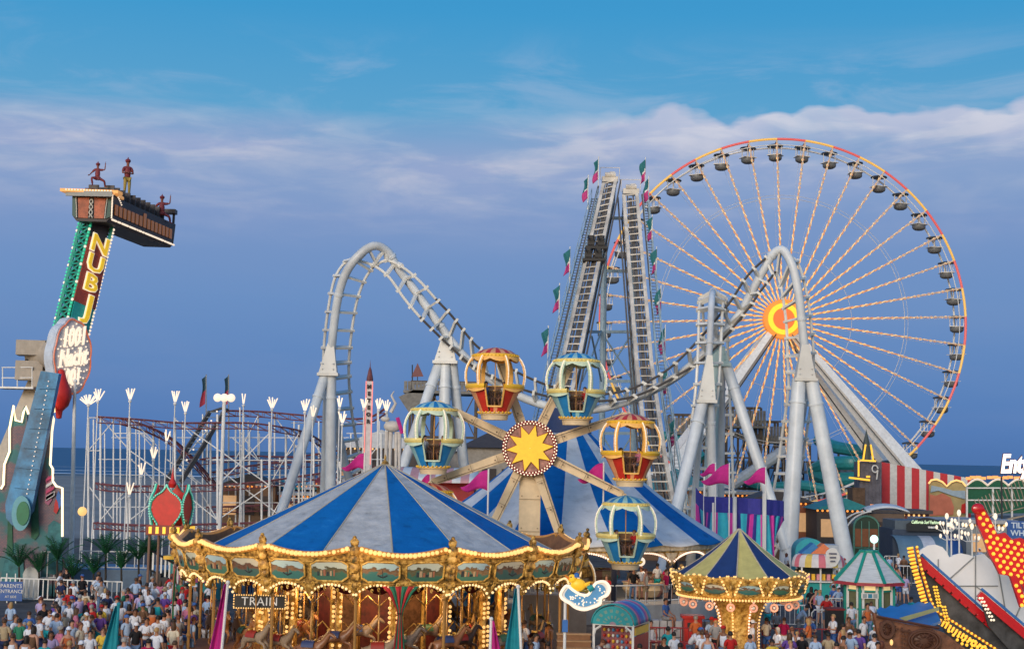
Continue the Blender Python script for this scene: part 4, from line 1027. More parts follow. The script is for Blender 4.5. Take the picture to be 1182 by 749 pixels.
# ---------------------------------------------------------------- twin lift hills
LT = thing('lift_hill', 'twin steep lift hills of the roller coaster with stairs and flag poles', 'lift hill', (14, 125, 0))
LW = mat('lift_steel', (.66, .62, .55), .5, var=.25, scale=1.2, dirt=.6)
LD = mat('lift_dark', (.12, .11, .10), .6, var=.3)
LB = mat('lift_blue', (.30, .42, .50), .5, var=.15, dirt=.2)
def lift(e, stair, nm):
    """e: list of (left px,py, right px,py, D)"""
    P0 = [PY(a[0], a[1], a[4]) for a in e]; P1 = [PY(a[2], a[3], a[4]) for a in e]
    nrm = V((0, -.66, .75))
    for L in (P0, P1):
        b = MB()
        for i in range(len(L) - 1): b.bar(L[i], L[i + 1], .30, .26)
        for i in range(len(L) - 1): b.bar(L[i] - nrm * .9, L[i + 1] - nrm * .9, .16, .16)
        ii = resample(L, 1.5)
        for j in range(len(ii) - 1):
            p, q = at(L, ii[j]), at(L, ii[j + 1]); b.bar(p, q - nrm * .9, .10); b.bar(q, q - nrm * .9, .10)
        b.build('lift_truss', LW, LT, smooth=False)
    b = MB(); ii = resample(P0, .95); n = len(ii)
    for j in range(n):
        t = j / (n - 1) * (len(P0) - 1); b.bar(at(P0, ii[j]), at(P1, min(ii[j], len(P1) - 1.0001)), .14, .10); 
    b.build('lift_crosstie', LW, LT, smooth=False)
    for q in range(2):
        b = MB(); L = (P0, P1)[q]; ii = resample(L, 3.4)
        for j in range(len(ii) - 1): o1 = V((0, 1.9, -1.9)); b.bar(at(L, ii[j]) - nrm * .9, at(L, ii[j]) + o1, .09); b.bar(at(L, ii[j]) + o1, at(L, ii[j + 1]) - nrm * .9, .09); b.bar(at(L, ii[j]) + o1, at(L, ii[j + 1]) + o1, .14)
        b.build('under_truss', LD, LT, smooth=False)
    b = MB()
    for f, w_ in ((.28, .12), (.72, .12), (.5, .30), (-.45, .14), (1.4, .12)):
        M_ = [p.lerp(q, f) + V((0, 0, -.12 if w_ < .3 else -.35)) for p, q in zip(P0, P1)]
        for i in range(len(M_) - 1): b.bar(M_[i], M_[i + 1], w_, .14)
    b.build('chain_trough', LD, LT, smooth=False)
    S0 = [PY(a[0], a[1], a[4]) for a in stair]; S1 = [PY(a[2], a[3], a[4]) for a in stair]
    b = MB()
    for L in (S0, S1):
        for i in range(len(L) - 1):
            b.bar(L[i], L[i + 1], .10, .22); b.bar(L[i] + V((0, 0, 1.0)), L[i + 1] + V((0, 0, 1.0)), .05)
        for u in resample(L, 2.2): b.bar(at(L, u), at(L, u) + V((0, 0, 1.0)), .05)
    ii = resample(S0, .42)
    for u in ii: b.bar(at(S0, u), at(S1, u), .30, .04, m=1)
    b.build('stairway', [LB, mat('stair_tread', (.16, .22, .28), .6)], LT, smooth=False)
    return P0, P1, S0
L0 = lift([(697, 212, 711, 208, 138), (653, 402, 671, 402, 121), (622, 535, 643, 535, 110)], [(683, 230, 690, 230, 137), (638, 404, 650, 404, 121), (606, 535, 620, 535, 110)], 'l')
L1 = lift([(720, 226, 735, 224, 137), (735, 420, 752, 420, 122), (747, 530, 768, 530, 115), (756, 610, 783, 610, 110)], [(742, 234, 748, 234, 137), (758, 420, 767, 420, 122), (774, 530, 783, 530, 115), (787, 610, 797, 610, 110)], 'r')
b = MB()
for (x, D) in ((693, 139.5), (693, 144), (731, 139.5), (731, 144)):
    t = PY(x + (5 if x < 700 else 0), 238, D); q = PP(x, D, 0)
    b = MB(); b.tube([q, t], .30, 8); b.build('tower_column', LB, LT)
b = MB()
for y in (252, 313, 383, 440, 500, 560):
    for D in (139.5, 144):
        b.bar(PY(694, y, D), PY(731, y, D), .28)
    for x in (694, 731): b.bar(PY(x, y, 139.5), PY(x, y, 144), .22)
ys = (313, 383, 440, 500, 560)
for i in range(1, 4):
    for D in (139.5, 144):
        b.tube([PY(694, ys[i], D), PY(731, ys[i + 1], D)], .09, 5); b.tube([PY(731, ys[i], D), PY(694, ys[i + 1], D)], .09, 5)
b.bar(PY(672, 383, 133), PY(694, 383, 139.5), .28); b.bar(PY(740, 383, 133), PY(731, 383, 139.5), .28)
b.tube([PY(683, 388, 128), PY(694, 440, 133)], .09, 5); b.tube([PY(672, 440, 128), PY(694, 383, 133)], .09, 5)
b.build('tower_bracing', LB, LT, smooth=False)
b = MB()   # head gear at the crown of both lifts
for x, y, D in ((704, 208, 138.5), (728, 222, 137.5)):
    c = PY(x, y, D); b.box(c, (1.5, 1.2, .5)); b.box(c + V((.2, -.1, .5)), (.5, .5, .5)); b.tube([c + V((-.5, -.5, .4)), c + V((.5, -.5, .4))], .25, 8)
    for s in (-1, 1): b.bar(c + V((s * .9, 0, 0)), c + V((s * .9, 0, 1.2)), .05)
    b.bar(c + V((-.9, 0, 1.2)), c + V((.9, 0, 1.2)), .05)
b.build('head_gear', LW, LT, smooth=False)
ct = thing('coaster_train', 'short black coaster car climbing the left lift hill', 'coaster car', PY(686, 300, 129))
for i, (x, y, D) in enumerate(((689, 288, 130.5), (686, 302, 129.3))):
    c = PY(x - 1, y, D); b = MB()
    b.box(c + V((0, 0, .15)), (1.9, .9, .25))
    for s in (-1, 1):
        b.box(c + V((s * .45, .25, .75)), (.62, .16, 1.1)); b.box(c + V((s * .45, -.1, .42)), (.62, .5, .14)); b.tube([c + V((s * .45 - .25, .2, 1.2)), c + V((s * .45 - .2, -.25, .9)), c + V((s * .45 + .2, -.25, .9)), c + V((s * .45 + .25, .2, 1.2))], .06, 6)
    for s in (-1, 1): b.tube([c + V((s * .85 - .1, -.2, -.05)), c + V((s * .85 + .1, -.2, -.05))], .2, 8)
    b.build('coaster_car_row', BLACK, ct)
# flags up the lift hills
def flag(px, py, D, top, kind, side, g='flags along the lift hills'):
    p = PY(px, py, D); t = thing('flag', '', 'flag', p - V((0, 0, top)), g)
    b = MB(); b.tube([p - V((0, 0, top)), p + V((0, 0, .1))], .045, 6); b.build('flag_pole', WHITE, t)
    b = MB(); tl = mat('flag_teal', (.02, .15, .17), .8); pk = mat('flag_pink', (.50, .05, .22), .8); wh = mat('flag_white', (.7, .7, .7), .8)
    b.grid(lambda u, v: p + V((side * u * .46 * (1 - .25 * math.sin(6 * v + px)), .10 * math.sin(5 * u + 3 * v + px), -.1 - 2.0 * v - .45 * u)), 6, 12, mf=lambda i, j: 0 if j < 5 + i * .3 else (1 if j < 7 else 2))
    o = b.build('pennant', [tl, wh, pk], t); o.modifiers.new('t', 'SOLIDIFY').thickness = .02
    return t
FL = [(677, 203, 136, 3.2, -1, 'leftmost at the summit'), (689, 182, 138, 3.5, -1, 'second at the summit'), (743, 183, 138, 5, -1, 'tallest at right of the summit'), (747, 204, 137, 4, -1, 'rightmost at the summit'), (656, 286, 129, 4, -1, 'highest on the left stairway'), (644, 328, 126, 4, -1, 'in the middle of the left stairway'), (631, 377, 122, 4, -1, 'lowest on the left stairway'),
      (751, 249, 133, 3.5, -1, 'highest on the right stairway'), (756, 286, 130, 3.5, -1, 'second highest on the right stairway'), (761, 331, 127, 3.5, -1, 'third down the right stairway'), (766, 376, 124, 3.5, -1, 'fourth down the right stairway'), (768, 424, 121, 3.5, -1, 'fifth down the right stairway'), (777, 482, 117, 9, -1, 'lowest on the right stairway')]
for x, y, D, tp, s, wh in FL:
    t = flag(x + 2, y, D, tp, 0, s); t['label'] = 'teal and pink flag on a pole, ' + wh
# ---------------------------------------------------------------- giant ferris wheel
FD = 183.0; FH = PY(901, 370, FD); FR = 22.65
fw = thing('ferris_wheel', 'giant ferris wheel with red and yellow lit rim and forty gondolas', 'ferris wheel', (FH.x, FD, 0))
RIMR = mat('rim_red', (.60, .10, .10), .4, emit=.28, ecol=(.9, .14, .10), var=.05); RIMY = mat('rim_yellow', (.75, .45, .12), .4, emit=.28, ecol=(1, .55, .06), var=.05)
SPY = mat('spoke_light_yellow', (.7, .45, .18), .4, var=0, emit=.72, ecol=(1.0, .58, .18)); SPR = mat('spoke_light_red', (.6, .25, .08), .4, var=0, emit=.45, ecol=(.9, .30, .07))
def fp(a, r, y=0): return V((FH.x + r * math.cos(a), FD + y, FH.z + r * math.sin(a)))
NS = 40
for k in range(NS):
    a = PI / 2 + .035 + 2 * PI * k / NS; a2 = a + 2 * PI / NS
    b = MB(); b.tube([fp(a + (a2 - a) * i / 4, FR, -1.5) for i in range(5)], .155, 7); b.build('rim_segment', RIMY if (k // 1) % 2 == 0 else RIMR, fw)
    b = MB(); b.tube([fp(a, 2.0, -1.3), fp(a, FR, -1.5)], .085, 6, 2); n = 46
    for q in range(2):
        b.tube([fp(a, 2.2 + (FR - 2.4) * i / n, -1.4) + V((-math.sin(a), 0, math.cos(a))) * (.10 * math.cos(i * 2.3 + PI * q)) + V((0, .10 * math.sin(i * 2.3 + PI * q), 0)) for i in range(n + 1)], .072, 4, q if (k % 1 == 0) else 0)
    b.build('spoke', [SPY, SPR, mat('spoke_cream', (.6, .5, .4))], fw)
b = MB(); b.tube([fp(2 * PI * i / 120, FR - .55, 1.3) for i in range(120)], .12, 6, closed=True); b.tube([fp(2 * PI * i / 120, FR - .75, -1.5) for i in range(120)], .055, 5, closed=True)
for k in range(NS):
    a = PI / 2 + .035 + 2 * PI * k / NS; b.bar(fp(a, FR - .1, -1.5), fp(a, FR - .5, 1.3), .10)
b.build('rear_rim', WHITE, fw)
b = MB()
for r_, rr in ((15.2, .035), (8.6, .03), (15.6, .025)): b.tube([fp(2 * PI * i / 80, r_, -1.2) for i in range(80)], rr, 4, closed=True)
b.build('tie_cable_ring', mat('pale_cable', (.6, .6, .6), .5), fw)
b = MB()
for k in range(NS):
    a = PI / 2 + .035 + 2 * PI * k / NS; b.tube([fp(a, 2, 1.2), fp(a, FR - .5, 1.3)], .014, 4)
b.build('rear_cable', MATS['pale_cable'], fw)
CABD = mat('cabin_dark', (.05, .055, .06), .4); CABG = mat('cabin_grey', (.13, .14, .15), .4)
g = part_empty('gondola', fw, (FH.x, FD, FH.z)); O = wloc(g)
b = MB(); b.lathe([(0, .34), (.5, .30), (1.12, .16), (1.18, 0), (1.1, -.04), (0, 0)], O, 12); b.build('roof', CABD, g)
b = MB(); b.lathe([(.0, -2.15), (.55, -2.12), (.85, -1.95), (.95, -1.75), (.95, -1.35), (.88, -1.33), (.85, -1.7), (0, -1.75)], O, 12); b.build('tub', CABG, g)
b = MB()
for i in range(6):
    q = PI * i / 3; b.bar(O + V((.98 * math.cos(q), .9 * math.sin(q), 0)), O + V((.9 * math.cos(q), .9 * math.sin(q), -1.4)), .08)
b.box(O + V((0, 0, -1.30)), (1.95, 1.9, .08))
b.bar(O + V((0, 0, .2)), O + V((0, 0, -1.8)), .07); b.build('cage_bar', WHITE, g)
for k in range(NS):
    a = PI / 2 + .035 + 2 * PI * k / NS; o = g if k == 0 else copy_tree(g, fw); o.location = fp(a, FR - .65, -.1) - wloc(fw); o.scale = (.88,) * 3; o.rotation_euler = (0, R.uniform(-.07, .07), R.uniform(-.5, .5))
b = MB()
def disc(b, r0, r1, y0, y1, m):
    n = 48; b.lathe([(r0, 0), (r1, 0), (r1, y1 - y0), (r0, y1 - y0)], n=n, m=m) ; k = 4 * n; b.v[-k:] = [(FH.x + x, FD + y0 + z, FH.z + y) for x, y, z in b.v[-k:]]
disc(b, 0, 2.45, -2.2, -1.0, 0); disc(b, 1.35, 1.95, -2.35, -2.2, 1); disc(b, 0, 1.3, -2.32, -2.2, 2)
for i in range(0): pass
b.build('hub', [mat('hub_orange', (.65, .22, .04), .4, emit=.5, ecol=(1, .30, .03)), mat('hub_yellow', (.9, .55, .04), .4, emit=.75, ecol=(1, .58, .02)), mat('hub_red', (.7, .12, .03), .4, emit=.55, ecol=(1, .20, .04))], fw)
for s, foot in ((1, 1090), (-1, 728)):
    for y0, y1 in ((-2.6, -7), (2.6, 7)):
        b = MB(); t = fp(0, 0, y0 if y0 > 0 else -1.6) + V((s * 1.5, 0, -1.9)); q = PP(foot, FD, 0) + V((0, y1, 0))
        b.tube([q, t], [1.5 if s > 0 else 1.3, .55], 4)
        b.build('support_leg', mat('leg_white', (.80, .80, .78), .5, dirt=.1), fw, smooth=False)
        b = MB(); d = V((s * -.6, -.9, 0)); b.bar(q + d * 1.5, t + d * .9, .06, .12); b.build('leg_rung_line', DARK, fw)
b = MB(); b.tube([fp(0, 0, -2.0), fp(0, 0, 2.6)], .7, 12); b.build('axle', WHITE, fw)
# ---------------------------------------------------------------- low steel coaster on the beach side
mc = thing('track_coaster', 'low coaster of maroon rails zigzagging over a forest of thin white posts beside the beach', 'roller coaster', (-35, 142, -1.9))
POSTW = mat('post_white', (.78, .78, .76), .5, var=.1, dirt=.2)
cols = [(102, 482, 138), (108, 484, 150), (116, 480, 138), (131, 483, 148), (139, 487, 156), (146, 560, 138), (150, 481, 138), (161, 486, 150), (173, 560, 152), (177, 488, 142), (190, 558, 148), (202, 482, 138), (211, 486, 152), (221, 560, 150), (227, 556, 142), (234, 478, 150), (243, 490, 144), (251, 478, 138), (257, 530, 152), (264, 475, 152),
        (272, 488, 150), (277, 470, 150), (281, 476, 144), (288, 500, 150), (298, 476, 152), (302, 530, 144), (311, 487, 138), (317, 477, 152), (323, 528, 148), (330, 498, 142), (338, 530, 152), (345, 490, 142), (352, 500, 152), (362, 505, 142), (368, 486, 150), (377, 520, 142), (384, 500, 150), (392, 530, 140), (405, 500, 148), (412, 525, 142), (420, 482, 150), (428, 500, 142), (436, 470, 148), (440, 500, 140), (447, 470, 145)]
for x, y, D in cols:
    b = MB(); t = PY(x, y, D); q = PP(x, D, -1.9); b.tube([q, t], .11 if D < 145 else .085, 6); b.box(q + V((0, 0, .1)), (.5, .5, .2)); b.build('post', POSTW, mc)
b = MB()
br = [((116, 482), (150, 520), 138), ((150, 520), (202, 556), 138), ((150, 482), (178, 510), 139), ((116, 600), (150, 560), 138), ((150, 600), (202, 560), 138), ((102, 560), (131, 600), 140), ((202, 484), (311, 560), 138), ((251, 560), (311, 500), 138), ((251, 540), (330, 600), 140), ((311, 560), (251, 600), 138), ((202, 560), (251, 600), 138), ((131, 486), (102, 520), 142),
      ((345, 500), (311, 560), 140), ((345, 540), (311, 600), 140), ((362, 510), (392, 560), 141), ((392, 540), (345, 600), 141), ((272, 490), (298, 530), 150), ((298, 480), (272, 530), 150), ((243, 492), (211, 530), 148), ((317, 480), (352, 530), 152), ((352, 505), (317, 540), 152), ((412, 530), (440, 560), 141), ((440, 510), (412, 545), 141), ((227, 560), (251, 600), 142), ((177, 560), (161, 600), 148)]
for p, q, D in br: b = MB(); b.tube([PY(*p, D), PY(*q, D)], .055, 5); b.build('brace', POSTW, mc)
b = MB()
for (x0, x1, y, D) in ((102, 131, 482, 138), (102, 116, 520, 138), (131, 177, 500, 146), (243, 311, 531, 144), (264, 352, 505, 152), (311, 392, 531, 142), (400, 447, 500, 142), (400, 447, 530, 142), (330, 440, 575, 142), (250, 330, 580, 146), (120, 240, 585, 150)):
    b = MB(); b.tube([PY(x0, y, D), PY(x1, y, D)], .05, 5); b.build('ledger_tube', POSTW, mc)
def mtrack(pts, w=1.1):
    P = [PY(*p) for p in cr(pts, 6)]
    b = MB()
    sd_ = V((0, 1, 0))
    for s in (-.5, .5):
        L = [p + sd_ * (s * w) for p in P]; b.tube(L, .085, 5); b.tube([p - V((0, 0, .55)) for p in L], .05, 5)
        ii = resample(L, 1.3)
        for j in range(len(ii) - 1): b.bar(at(L, ii[j]), at(L, ii[j + 1]) - V((0, 0, .55)), .05); b.bar(at(L, ii[j]), at(L, ii[j]) - V((0, 0, .55)), .05)
    for u in resample(P, .9): b.bar(at(P, u) - sd_ * w * .6, at(P, u) + sd_ * w * .6, .12, .08)
    b.build('track_section', MAROON, mc, smooth=False)
mtrack([(113, 481, 137), (160, 484, 137), (210, 488, 138), (280, 488, 138), (320, 492, 139), (352, 499, 142), (375, 512, 146)])
mtrack([(140, 483, 140), (170, 492, 141), (200, 508, 142), (225, 532, 143), (250, 560, 145)])
mtrack([(258, 474, 150), (300, 475, 151), (360, 480, 151), (420, 483, 150), (447, 470, 149)])
mtrack([(112, 557, 138), (130, 560, 137), (170, 561, 138), (240, 560, 139), (300, 556, 140), (350, 549, 141), (400, 542, 142), (440, 538, 143)])
mtrack([(110, 603, 138), (160, 606, 137), (230, 605, 138), (330, 602, 140), (400, 598, 141)])
mtrack([(232, 530, 150), (280, 526, 151), (340, 527, 151), (390, 520, 150)]); mtrack([(245, 545, 146), (300, 536, 147), (360, 532, 148), (430, 522, 148)]); mtrack([(240, 585, 150), (300, 583, 148), (380, 575, 146), (440, 572, 144)])
b = MB(); a0 = [PY(250, 476, 146), PY(228, 512, 143), PY(200, 556, 140)]
for s in (-.7, .7):
    for i in (0, 1): b.bar(a0[i] + V((s, 0, 0)), a0[i + 1] + V((s, 0, 0)), .18, .5)
for u in resample(a0, .7): b.bar(at(a0, u) - V((.7, 0, 0)), at(a0, u) + V((.7, 0, 0)), .3, .08, m=1)
for u in resample(a0, 1.4): b.sph(at(a0, u) + V((.1, -.35, .1)), .09, 2, 6, 4)
b.tube([PY(250, 476, 146) + V((-.7, 0, 0)), PY(256, 471, 147), PY(263, 473, 149)], .14, 6)
b.build('chain_lift', [LD, mat('tread_grey', (.15, .2, .25), .6), BULBW], mc, smooth=False)
for k_ in range(26):
    x = 105 + k_ * 13.2 + R.uniform(-4, 4); D = R.uniform(143, 158); b = MB(); t = PY(x, R.choice((486, 500, 530, 558)), D); b.tube([PP(x, D, -1.9), t], .07, 6); b.build('post', POSTW, mc)
b = MB()
for k_ in range(34):
    x = R.uniform(105, 425); y = R.choice((488, 505, 530, 560, 585)); D = R.uniform(142, 156); w_ = R.uniform(18, 40); b = MB(); b.tube([PY(x, y, D), PY(x + w_, y + R.choice((0, 0, 28, 26 if y < 540 else -26)), D)], .05, 4); b.build('cross_tube', POSTW, mc)
for k_ in range(5):
    x = 150 + 55 * k_; b = MB(); D = 145 + R.uniform(-3, 3); p = PY(x, 560, D); b.box(p, (3.2, 1.4, .12)); b.bar(p + V((-1.6, -.7, 1)), p + V((1.6, -.7, 1)), .06); b.build('service_platform', GREYM, mc, smooth=False)
# ---------------------------------------------------------------- starburst lamps
lamps_ = [(102, 461, 100, 9, 'low', 'leftmost of the upper row, over the beach'), (113, 457, 102, 5, '', 'second from left in the upper row'), (150, 456, 101, 4, '', 'third from left above the end of the maroon track'), (202, 459, 101, 4, '', 'above the maroon track, between the beach and the chain lift'), (214, 470, 108, 4, '', 'small one just left of the chain lift'), (281, 461, 110, 2, '', 'thin one right of the white floodlight pole'), (314, 466, 103, 5, '', 'above the track between floodlight pole and grey coaster leg'),
          (352, 469, 100, 4, '', 'left of the grey leg of the left hump'), (361, 476, 101, 3, '', 'between the two grey legs of the left hump'), (392, 465, 104, 3, '', 'just right of the grey legs'), (395, 483, 100, 4, '', 'low beside the right rail of the left hump'), (420, 466, 108, 4, '', 'at foot of the slim lettered mast'), (437, 467, 104, 4, '', 'right of the slim lettered mast'), (446, 469, 106, 4, '', 'rightmost of the row, beside the blue gondola'),
          (177, 524, 98, 4, '', 'lower one beside the chain lift'), (192, 504, 104, 3, '', 'under the descending maroon track'), (163, 543, 96, 3, '', 'low one over the red onion dome'), (149, 566, 94, 3, '', 'lowest one, left of the red onion dome')]
for x, y, D, n, k, wh in lamps_:
    t = thing('street_lamp', 'lit tube lamp, ' + wh, 'lamp', PP(x, D, 0), 'starburst lamps')
    c = PY(x, y + 7, D); g0_ = V((c.x, D, 0)); p = MB(); p.tube([g0_, c], .045, 6); p.sph(c, .12); p.build('lamp_post', POSTW, t)
    p = MB()
    for i in range(n):
        a = (i - (n - 1) / 2) * (.22 if n < 8 else .24) + R.uniform(-.05, .05); L = R.uniform(.6, .8) if n < 8 else .6
        d = V((math.sin(a), (-1) ** i * .12, math.cos(a))); p.tube([c + d * .15, c + d * (.15 + L)], .046, 6)
    p.build('light_tube', BULBW, t)
def globe_light(px, py, D, r, label, col=BULBW, heads=1, pr=.07):
    c = PY(px, py, D); t = thing('light_pole', label, 'light pole', V((c.x, D, 0))); p = MB(); p.tube([V((c.x, D, 0)), c], pr, 8); p.build('pole', POSTW, t)
    p = MB()
    for i in range(heads): p.sph(c + V(((i - (heads - 1) / 2) * r * 1.6, 0, .0)), r, 0, 12, 8)
    p.build('lamp_head', col, t); return t
globe_light(259, 459, 94, .27, 'tall white pole with a bright floodlight cluster standing among the maroon tracks', heads=3, pr=.12)
globe_light(95, 590, 95, .30, 'short pole with one round glowing yellow globe beside the castle front', BULB)
t = thing('flagpole', 'tall bare white pole rising right of the castle front', 'pole', PP(81, 84, 0)); b = MB(); b.tube([PP(81.5, 84, 0), PY(86.5, 440, 84)], [.16, .09], 8); b.sph(PY(86.5, 440, 84), .14); b.build('mast', POSTW, t)
for x, y, wh in ((232, 430, 'left'), (258, 430, 'right')):
    for q in (0, 1):
        p = PY(x + 6 * q, y + 2 * q, 150)
        if q: t = thing('flag', 'dark teal and red flag above the chain lift, %s of the pair' % wh, 'flag', PP(x, 150, 0), 'flags above the chain lift'); b = MB(); b.tube([PP(x + 6, 150, 0), p], .06, 5); b.build('flag_pole', GREYM, t); b = MB(); b.grid(lambda u, v: p + V((-.42 * u * (1 - .3 * math.sin(5 * v)), .1 * math.sin(4 * u), -.1 - 2.9 * v - .4 * u)), 4, 8, mf=lambda i, j: 0 if j < 4 else 1); b.build('pennant', [mat('flag_dark', (.02, .06, .09), .8), mat('flag_wine', (.30, .03, .06), .8)], t)
# ---------------------------------------------------------------- swinging platform ride at far left
AD = 85.0
rd = thing('swing_ride', 'swinging platform ride with green lettered arm raised and long gondola held high', 'amusement ride', PP(30, AD, 0))
n_ = V((.80, -.60, 0)); p_ = V((.60, .80, 0)); up = V((0, 0, 1))
A0 = PY(79, 395, AD); A1 = PY(112, 258, AD + 2.0); ax = (A1 - A0).normalized(); L_ = (A1 - A0).length
pw = (p_ - ax * p_.dot(ax)).normalized()
GRM = mat('arm_green', (.02, .30, .22), .5, var=.15); DKM = mat('arm_dark', (.06, .045, .05), .6)
b = MB()
for s in (-1, 1):
    for q in (-1, 1): b.bar(A0 + pw * s * .75 + n_ * q * .5, A1 + pw * s * .75 + n_ * q * .5, .16, .16)
N_ = 13
for i in range(N_):
    a = A0.lerp(A1, i / N_); c = A0.lerp(A1, (i + 1) / N_)
    for s in (-1, 1): b.bar(a + pw * -.75 + n_ * s * .5, c + pw * -.75 - n_ * s * .5, .10); b.bar(a + pw * .75 + n_ * s * .5, c + pw * .75 - n_ * s * .5, .10)
    b.bar(a + pw * -.75 + n_ * .5, a + pw * -.75 - n_ * .5, .10)
b.bar(A0, A1, .72, 1.3, 1, side=n_)
arm = b.build('arm', [GRM, DKM], rd, smooth=False)
b = MB()
for i in range(34):
    c = A0.lerp(A1, (i + .5) / 34)
    for s, q in ((-1, 1), (-1, -1), (1, 1)): b.sph(c + pw * s * .82 + n_ * q * .58, .085, (0 if i % 5 else 1) if q * s < 0 or s < 0 else 1, 6, 4)
b.build('bulb_string', [mat('green_bulb', (.05, .6, .35), .4, var=0, emit=.35, ecol=(.05, .75, .40)), BULBW], arm)
b = MB(); b.prism([(.1, -.65), (L_ * .30, -.70), (L_ * .30, .70), (.1, .65)], A0 + n_ * .60, ax, -pw, .08, 0); b.prism([(L_ * .30, -.78), (L_ * .84, -.72), (L_ * .84, .72), (L_ * .30, .78)], A0 + n_ * .60, ax, -pw, .10, 1); b.build('arm_facing', [TEAL, mat('panel_redbrown', (.32, .05, .03), .5)], arm, smooth=False)
for i, (ch, f) in enumerate((('N', .80), ('U', .64), ('B', .48), ('J', .29))):
    o_ = A0 + ax * (L_ * f) + n_ * .78 + pw * (.25 if ch == 'J' else 0); sz_ = 1.9 if ch == 'J' else 1.42
    text_mesh('letter', ch, sz_, mat('letter_edge', (.8, .75, .6), .5, emit=.55, ecol=(1, .85, .6)), arm, o_, pw, ax, .03, bold=.08, xs=1.2)
    text_mesh('letter', ch, sz_, mat('letter_yellow', (.9, .60, .03), .5, emit=.35, ecol=(1, .55, .02)), arm, o_ + n_ * .07, pw, ax, .03, bold=.02, xs=1.2)
# gondola
gp_ = part_empty('gondola', rd, (A1.x, A1.y, A1.z)); F0 = PY(106, 240, AD + .2); gx = V((.995, .10, 0)).normalized(); gy = V((.125, .99, 0)).normalized(); gz = V((0, 0, 1))
GLN = 10.6
def gpt(x, y, z): return F0 + gx * x + gy * y + gz * z
DKB = mat('gondola_dark', (.045, .035, .04), .5, var=.25); ORP = mat('gondola_orange', (.42, .11, .05), .5, var=.35, scale=3); GRNP = mat('gondola_green', (.01, .07, .06), .4)
outl = [(-1.05, -.55), (-.85, -.80), (.85, -.80), (1.05, -.55), (1.15, .75), (-1.15, .75)]
b = MB(); vs = [gpt(x, 0, z) for x, z in outl] + [gpt(x, GLN, z) for x, z in outl]; k = len(outl)
b.add(vs, [tuple(range(k)), tuple(range(2 * k - 1, k - 1, -1))] + [(i + k, (i + 1) % k + k, (i + 1) % k, i) for i in range(k)]); b.build('hull', DKB, gp_, smooth=False)
b = MB(); b.box(gpt(0, -.15, .92), (3.3, .7, .18), rot=Matrix((gx, gy, gz)).transposed()); b.box(gpt(0, -.48, .75), (2.7, .1, .30), m=1); b.box(gpt(1.3, .5, .86), (.12, 2, .16), m=0); b.build('canopy_board', [mat('lit_orange', (.8, .35, .1), .5, emit=.45, ecol=(1, .45, .12)), mat('fringe_grey', (.35, .36, .34), .8)], gp_, smooth=False)
b = MB()
for s in (-1, 1): b.prism([(s * .18, -.62), (s * .72, -.62), (s * .80, .55), (s * .14, .6)] if s > 0 else [(s * .72, -.62), (s * .18, -.62), (s * .14, .6), (s * .80, .55)], gpt(0, -.03, 0), gx, gz, .05, 0)
for s in (-1, 1): b.prism([(.85, -.62), (1.08, -.5), (1.12, .6), (.95, .6)] if s > 0 else [(-1.08, -.5), (-.85, -.62), (-.95, .6), (-1.12, .6)], gpt(0, -.03, 0), gx, gz, .06, 1)
for s in (-1, 1): b.tube([gpt(s * .80, -.1, -.62), gpt(s * .84, -.1, 0), gpt(s * .90, -.1, .6)], .035, 5, 2)
for s in (-1, 1): b.tube([gpt(s * .1 * math.cos(i), -.12, -.6 + .1 * i) for i in range(12)], .04, 5, 2)
b.build('end_panel', [ORP, GRNP, mat('pale_trim', (.5, .5, .45), .5)], gp_, smooth=False)
b = MB()
for i in range(15):
    y0 = .5 + i * (GLN - .9) / 15; w_ = (GLN - .9) / 15 * .62
    b.prism([(y0, -.30), (y0 + w_, -.30), (y0 + w_, .32 + (.25 if i == 7 else 0)), (y0, .32 + (.25 if i == 7 else 0))], gpt(1.12, 0, 0), gy, gz, .05)
b.build('side_panel', mat('lit_side_panel', (.55, .20, .08), .5, emit=.10, ecol=(1, .35, .1)), gp_, smooth=False)
b = MB()
for i in range(70):
    if R.random() < .85: b.sph(gpt(1.1, .1 + i * GLN / 70, -.62), .065, 0, 5, 4)
for i in range(16): b.sph(gpt(1.17, -.05, -.55 + i * .09), .05, 0, 5, 4); b.sph(gpt(-1.3 + i * .17, -.52, .95), .05, 0, 5, 4)
for i in range(12): b.sph(gpt(1.2 + .1 * math.sin(i * .13), -.3 + i * .12, 1.0 - .005 * i * i), .05, 0, 5, 4)
b.build('bulb_string', BULBW, gp_)
b = MB()
for r_ in range(2):
    for i in range(11):
        y = 1.0 + i * .83; x = -.45 + .9 * r_; b.box(gpt(x, y, .82), (.62, .5, .12)); b.box(gpt(x - .0, y + .28, 1.18), (.6, .12, .8)); b.tube([gpt(x - .25, y - .2, .85), gpt(x - .25, y - .28, 1.25), gpt(x + .25, y - .28, 1.25), gpt(x + .25, y - .2, .85)], .04, 5)
b.build('seat_row', DKB, gp_)
b = MB()
b.bar(gpt(1.0, GLN - .1, -.6), gpt(1.05, GLN - .1, 1.5), .14); b.box(gpt(.8, GLN - .1, 1.55), (.8, .7, .28)); b.build('end_post', [DKB], gp_, smooth=False)
